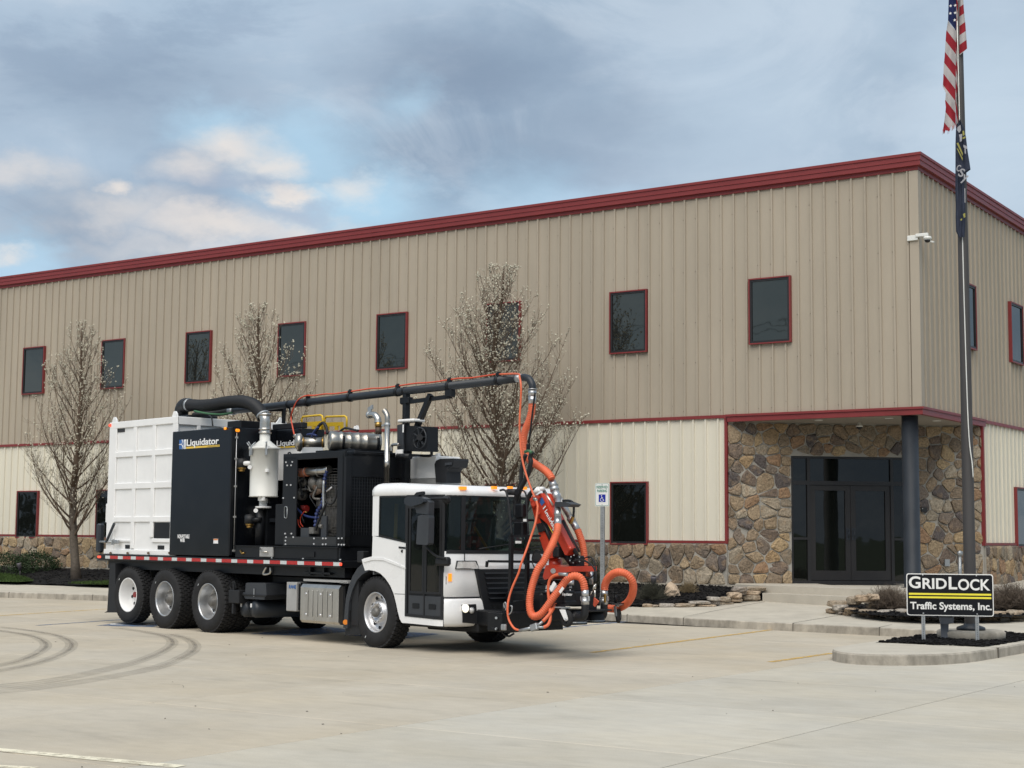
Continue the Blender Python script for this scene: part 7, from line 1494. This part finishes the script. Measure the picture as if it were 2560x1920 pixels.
for v in (572, 600): MB().bx(sx(1216), sx(1933), -.036, -.0335, sz(v+8), sz(v-8)).build('stripe', SGY, cs_)
for u in (1340, 1808):
    for v in (412, 738): MB().lathe([(.012, 0), (.009, .006), (.001, .008)], (sx(u), -.034, sz(v)), (0, -1, 0), 10).build('bolt', GALV, cs_)
    ps = MB().bx(sx(u)-.024, sx(u)+.024, -.016, -.012, -.02, SZ+SH-.03).bx(sx(u)-.026, sx(u)-.022, -.016, .014, -.02, SZ+SH-.03).bx(sx(u)+.022, sx(u)+.026, -.016, .014, -.02, SZ+SH-.03).build('post', GALV, cs_)
    mb = MB(); [mb.cyl((sx(u), -.0165, z), (sx(u), -.0175, z), .006, 6) for z in [.01+.026*k for k in range(14)]]; mb.build('post_holes', BRONZE, ps, kind='stuff')
g = onP(b4(1528, 1000), (3.5, -7.75, 0), (0, 1, 0))
t = thing('floodlight', 'grey box floodlight on a short stem behind the black sign', 'floodlight', (g.x, -7.75, .14), radians(20)); FG = mat('grey floodlight paint', (.13, .14, .16), .5, .1, .1, 6.)
MB().bx(-.025, .025, -.02, .02, 0, .2).build('stem', GALV, t); mb = MB(); mb.poly([(-.10, -.1, .62), (.14, -.1, .62), (.13, -.1, .26), (.06, -.1, .24), (-.06, -.1, .24), (-.07, -.1, .26)], (0, .16, 0)); recalc(mb.build('housing', FG, t)); mb = MB(); mb.bx(-.085, .11, -.106, -.101, .34, .56); mb.build('face_plate', GPL, t); mb = MB(); mb.poly([(-.05, -.06, .02), (.05, -.06, .02), (.06, -.06, .25), (-.06, -.06, .25)], (0, .08, 0)); recalc(mb.build('bracket', FG, t))

t = thing('reserved_parking_sign', 'white and green reserved parking sign with blue wheelchair symbol on a steel post', 'sign', (-5.12, -4.0, .2), radians(10))
GRS = mat('sign green', (.03, .22, .15), .4, 0, .03); BLS = mat('sign blue', (.01, .025, .30), .4, 0, .03)
z0, z1 = 2.03, 2.49; hw = .152
recalc(rrect(-hw, hw, z0, z1, .03, -.03, .004).build('panel', SGW, t)); recalc(rrect(-hw+.010, hw-.010, z0+.010, z1-.010, .025, -.031, .001).build('border', GRS, t)); recalc(rrect(-hw+.017, hw-.017, z0+.017, z1-.017, .02, -.032, .001).build('face', SGW, t))
fit('lettering', 'RESERVED', GRS, t, -.118, .118, z1-.105, z1-.05, -.0335, .015); fit('lettering', 'PARKING', GRS, t, -.105, .105, z1-.18, z1-.125, -.0335, .015)
MB().bx(-.072, .072, -.0335, -.0322, z0+.085, z0+.235).build('symbol_square', BLS, t)
mb = MB(); zc_ = z0+.085; mb.cyl((-.012, -.0338, zc_+.125), (-.012, -.0355, zc_+.125), .011, 12); mb.tube([(-.01, -.035, zc_+.108), (-.004, -.035, zc_+.062), (.022, -.035, zc_+.060), (.034, -.035, zc_+.03), (.046, -.035, zc_+.034)], .0055, 6); mb.tube([(-.008, -.035, zc_+.088), (.02, -.035, zc_+.085)], .0045, 6); mb.tube([(-.002+.034*cos(a), -.035, zc_+.046+.034*sin(a)) for a in [radians(125+i*13) for i in range(18)]], .005, 6); mb.build('wheelchair_symbol', SGW, t)
for z in (z0+.03, z1-.03): MB().cyl((0, -.031, z), (0, -.037, z), .007, 8).build('bolt', BRONZE, t)
mb = MB(); mb.bx(-.04, .04, -.026, -.021, -.1, z1-.02).bx(-.042, -.037, -.024, .02, -.1, z1-.02).bx(.037, .042, -.024, .02, -.1, z1-.02); mb.build('post', GALV, t); mb = MB(); [mb.cyl((0, -.0262, z), (0, -.0275, z), .007, 6) for z in [.02+.0254*2*k for k in range(38)]]; mb.build('post_holes', BRONZE, t, kind='stuff')

# ---------------------------------------------------------------- flagpole and flags
t = thing('flagpole', 'tall charcoal steel flagpole on a round concrete pad in the island', 'flagpole', (3.33, -7.34, .14)); PX, PYY = 3.33, -7.34
MB().lathe([(.001, -.01), (.49, -.01), (.50, .11), (.47, .135), (.001, .138)], (0, 0, 0), (0, 0, 1), 40).build('pad', CONCD, t)
MB().lathe([(.001, .138), (.20, .138), (.215, .15), (.205, .18), (.11, .215), (.10, .235), (.001, .235)], (0, 0, 0), (0, 0, 1), 28).build('base_collar', CHAR, t)
MB().lathe([(.090, .2), (.087, 2.5), (.078, 6.0), (.066, 8.3), (.055, 10.5), (.001, 10.5)], (0, 0, 0), (0, 0, 1), 28).build('pole', mat('weathered bronze pole', (.05, .047, .047), .6, 0, .25, 1.5, stretch=(3, 3, .25)), t)
mb = MB(); mb.tube(smoothpath([(.01, -.095, 9.5), (.02, -.09, 6.8), (.03, -.092, 5.0), (.055, -.095, 3.2), (.10, -.09, 2.62), (.10, -.06, 2.42)], 6), .008, 6); mb.build('rope', WHITE, t)
def cloth_mat(name, stripes):
    m = bpy.data.materials.new(name); m.use_nodes = True; T = m.node_tree; b = T.nodes['Principled BSDF']; b.inputs['Roughness'].default_value = .85; b.inputs['Specular IOR Level'].default_value = .15; L = T.links.new
    uv = T.nodes.new('ShaderNodeUVMap'); sp = T.nodes.new('ShaderNodeSeparateXYZ'); L(uv.outputs[0], sp.inputs[0])
    def mt(op, a, v): n = T.nodes.new('ShaderNodeMath'); n.operation = op; L(a, n.inputs[0]); n.inputs[1].default_value = v; return n.outputs[0]
    f = mt('MODULO', mt('FLOOR', sp.outputs[0], 0), 2); mx = T.nodes.new('ShaderNodeMix'); mx.data_type = 'RGBA'; L(mt('GREATER_THAN', f, .5), mx.inputs[0]); mx.inputs[6].default_value = (.50, .475, .47, 1); mx.inputs[7].default_value = (.32, .028, .04, 1)
    m2 = T.nodes.new('ShaderNodeMix'); m2.data_type = 'RGBA'; L(mt('LESS_THAN', sp.outputs[0], 20.), m2.inputs[0]); L(mx.outputs[2], m2.inputs[7]); m2.inputs[6].default_value = (.025, .035, .11, 1); L(m2.outputs[2], b.inputs['Base Color'])
    tr = T.nodes.new('ShaderNodeBsdfTranslucent'); L(m2.outputs[2], tr.inputs[0]); ms = T.nodes.new('ShaderNodeMixShader'); ms.inputs[0].default_value = .25; L(b.outputs[0], ms.inputs[1]); L(tr.outputs[0], ms.inputs[2]); L(ms.outputs[0], T.nodes['Material Output'].inputs[0])
    return m
def drape(name, m, parent, L_, R_, sf, y0, bulge, seed, ncol=12, nrow=150, fray=False):
    rnd = random.Random(seed); mb = MB(); uvs = []
    def atp(P, v):
        for a, b in zip(P, P[1:]):
            if a[1] <= v <= b[1]: return a[0]+(b[0]-a[0])*(v-a[1])/(b[1]-a[1])
        return P[-1][0] if v > P[-1][1] else P[0][0]
    def rows(c):
        f = c/ncol; vt = L_[0][1]*(1-f)+R_[0][1]*f; vb = L_[-1][1]*(1-f)+R_[-1][1]*f
        if fray: vb += rnd.uniform(-22, 22)
        return vt, vb
    ext_ = [rows(c) for c in range(ncol+1)]
    for r in range(nrow+1):
        for c in range(ncol+1):
            f = c/ncol; v = ext_[c][0]+(ext_[c][1]-ext_[c][0])*r/nrow; l, q = atp(L_, v), atp(R_, v); u = l+(q-l)*f
            yy = y0+bulge(f)+.012*noise.noise(Vector((u*.03, v*.008, seed)))*2; p = onY(fl(u, v), yy); mb.v.append(tuple(p)); uvs.append(sf(u, v))
    k = ncol+1
    for r in range(nrow):
        for c in range(ncol): mb.f.append((r*k+c, r*k+c+1, (r+1)*k+c+1, (r+1)*k+c)); mb.sm.append(True); mb.mi.append(0)
    me = mb.mesh(name, m); ul = me.uv_layers.new(name='UVMap')
    for lp in me.loops: ul.data[lp.index].uv = (uvs[lp.vertex_index], 0)
    return link(name, me, parent)
FLG = cloth_mat('flag cloth', True); BFL = mat('navy flag cloth', (.035, .042, .065), .85, 0, .15, 8., spec=.15)
ft = thing('national_flag', 'faded stars and stripes flag hanging limp with a frayed lower edge', 'flag')
def sL(x, y): s = (y-140-1.3*(x-470))/80; return s+2 if s >= 0 else 30
def sL2(x, y): return max(-.0, 0)+((y-140-1.3*(x-470))/82)+2
Lp = [(476, -60), (470, 140), (457, 225), (452, 300), (447, 385), (440, 460), (437, 545), (434, 600), (455, 640), (450, 700), (455, 740), (449, 800), (440, 870), (432, 915)]
Rp = [(528, -60), (525, 212), (523, 540), (520, 700), (522, 730), (524, 880)]
def split(P, v): return P
# canton part above its slanted lower edge, then the stripes
cL = [(476, -60), (470, 140)]; cR = [(528, -60), (525, 212)]
drape('canton', FLG, ft, cL, cR, lambda x, y: 30., -7.46, lambda f: .05*sin(f*pi), 1, 8, 40)
drape('stripes_fold', FLG, ft, [(470, 140.5)]+Lp[2:], [(525, 212.5)]+Rp[2:], sL2, -7.46, lambda f: .05*sin(f*pi), 1, 14, 150, True)
drape('stripes_fold', FLG, ft, [(527, -60), (525, 212), (523, 540), (520, 700), (530, 860)], [(550, -60), (549, 385), (551, 560), (549, 640), (545, 700), (550, 830)], lambda x, y: (y+(549-x)*5)/75+4, -7.43, lambda f: .06*f, 2, 6, 100)
drape('stripes_fold', FLG, ft, [(549, -60), (549, 385)], [(572, -60), (580, 70), (590, 165), (597, 260), (602, 335)], lambda x, y: (y-50+.7*(x-548))/65+5, -7.40, lambda f: -.04*sin(f*pi), 3, 8, 60)
mb = MB()
for k in range(14): u = 434+k*7+random.uniform(-3, 3); v = 905-k*2.5; mb.tube([onY(fl(u, v-12), -7.46), onY(fl(u+random.uniform(-4, 4), v+random.uniform(5, 36)), -7.45)], .002, 3)
mb.build('frayed_threads', mat('red threads', (.42, .03, .045), .9), ft, kind='stuff')
for (u, v) in ((488, 40), (520, 37), (486, 92), (519, 88), (516, 138)):
    c = onY(fl(u, v), -7.53); mb = MB(); mb.poly([(c.x+(.026 if i % 2 == 0 else .011)*sin(pi*i/5), c.y, c.z+(.026 if i % 2 == 0 else .011)*cos(pi*i/5)) for i in range(10)], (0, .001, 0)); recalc(mb.build('star', SGW, ft))
bt = thing('company_flag', 'dark navy flag with yellow stripes and pale letters wrapped limply round the pole', 'flag')
drape('cloth', BFL, bt, [(550, 825), (524, 900), (521, 1000), (521, 1150), (520, 1300), (523, 1420), (522, 1500), (525, 1600), (545, 1640)], [(552, 825), (580, 880), (595, 950), (605, 1040), (620, 1130), (626, 1172), (588, 1200), (583, 1262), (590, 1400), (592, 1480), (590, 1560), (583, 1640)], lambda x, y: 0, -7.46, lambda f: -.05*sin(f*pi)-.03*sin(f*3*pi), 6, 16, 160)
def onflag(name, m, quads):
    for q in quads: mb = MB(); mb.poly([onY(fl(u, v), -7.56) for u, v in q], (0, .002, 0)); recalc(mb.build(name, m, bt))
OYEL = mat('flag yellow', (.28, .26, .06), .8); OWH = mat('flag pale print', (.30, .30, .32), .8)
onflag('yellow_stripe', OYEL, [[(529, 990), (541, 985), (572, 1058), (571, 1078)], [(529, 1022), (540, 1030), (571, 1092), (570, 1110)], [(570, 905), (580, 903), (585, 930), (572, 940)], [(570, 950), (590, 942), (592, 952), (572, 962)], [(573, 1480), (588, 1470), (590, 1500), (580, 1505)], [(555, 1515), (566, 1508), (568, 1520), (558, 1526)]])
onflag('pale_print', OWH, [[(535, 880), (556, 862), (560, 900), (546, 918), (534, 900)], [(545, 930), (568, 925), (565, 975), (552, 980), (550, 950)], [(576, 1000), (600, 1010), (604, 1030), (592, 1026), (594, 1064), (585, 1060), (584, 1022), (577, 1018)], [(583, 1300), (589, 1302), (590, 1400), (585, 1400)]])
def flagletter(s, u, v, h, rot):
    c = onY(fl(u, v), -7.565); o = fit('flag_letter', s, OWH, bt, 0, h*.62, 0, h, 0, .02); o.location = c; o.rotation_euler = (0, rot, 0)
flagletter('C', 523, 1180, .10, .35); flagletter('S', 536, 1215, .13, .45); flagletter('y', 553, 1262, .14, .45)

# ---------------------------------------------------------------- land across the road, behind the camera, mirrored in the glass
TRL = mat('far trees', (.045, .05, .035), .95, 0, .35, .6, rnd=.3)
rnd = random.Random(12); mb = MB()
for k in range(5200):
    x = rnd.uniform(-150, 90); h = 6+3.5*noise.noise(Vector((x*.05, 3, 1)))+2*noise.noise(Vector((x*.3, 1, 1))); y = -95+rnd.uniform(-5, 5); z = rnd.uniform(0, h)**1.0; s = rnd.uniform(.5, 1.2)
    a, b = Vector((rnd.uniform(-1, 1), rnd.uniform(-.4, .4), rnd.uniform(-1, 1)))*s, Vector((rnd.uniform(-1, 1), rnd.uniform(-.4, .4), rnd.uniform(-1, 1)))*s; p = Vector((x, y, z)); mb.add([p-a, p+b, p+a, p-b], [(0, 1, 2, 3)])
mb.build('treeline', TRL, None, kind='stuff')

for i, (x, lab) in enumerate(((-38., 'wooden utility pole across the road seen mirrored in the left windows'), (6., 'wooden utility pole across the road seen mirrored in the right windows'))):
    t = thing('utility_pole', lab, 'utility pole', (x, -52, 0)); MB().tube([(0, 0, 0), (0, 0, 15.2)], .16, 10, True, [.18, .11]).build('pole', BARK, t); MB().bx(-.06, .06, -1.3, 1.3, 14.3, 14.45).build('crossarm', BARK, t)
mb = MB()
for (y, z) in ((-53.2, 14.6), (-50.8, 14.6), (-52, 12.4), (-52, 11.2)):
    for (x0_, x1_) in ((-80., -38.), (-38., 6.), (6., 50.)): mb.tube([(x0_+(x1_-x0_)*i/16, y, z-1.1*(1-(2*i/16-1)**2)) for i in range(17)], .022 if z > 13 else .035, 5)
tag_ = mb.build('overhead_wires', BRONZE, None, label='dark overhead wires strung along the road and mirrored in the upper windows', cat='wires')
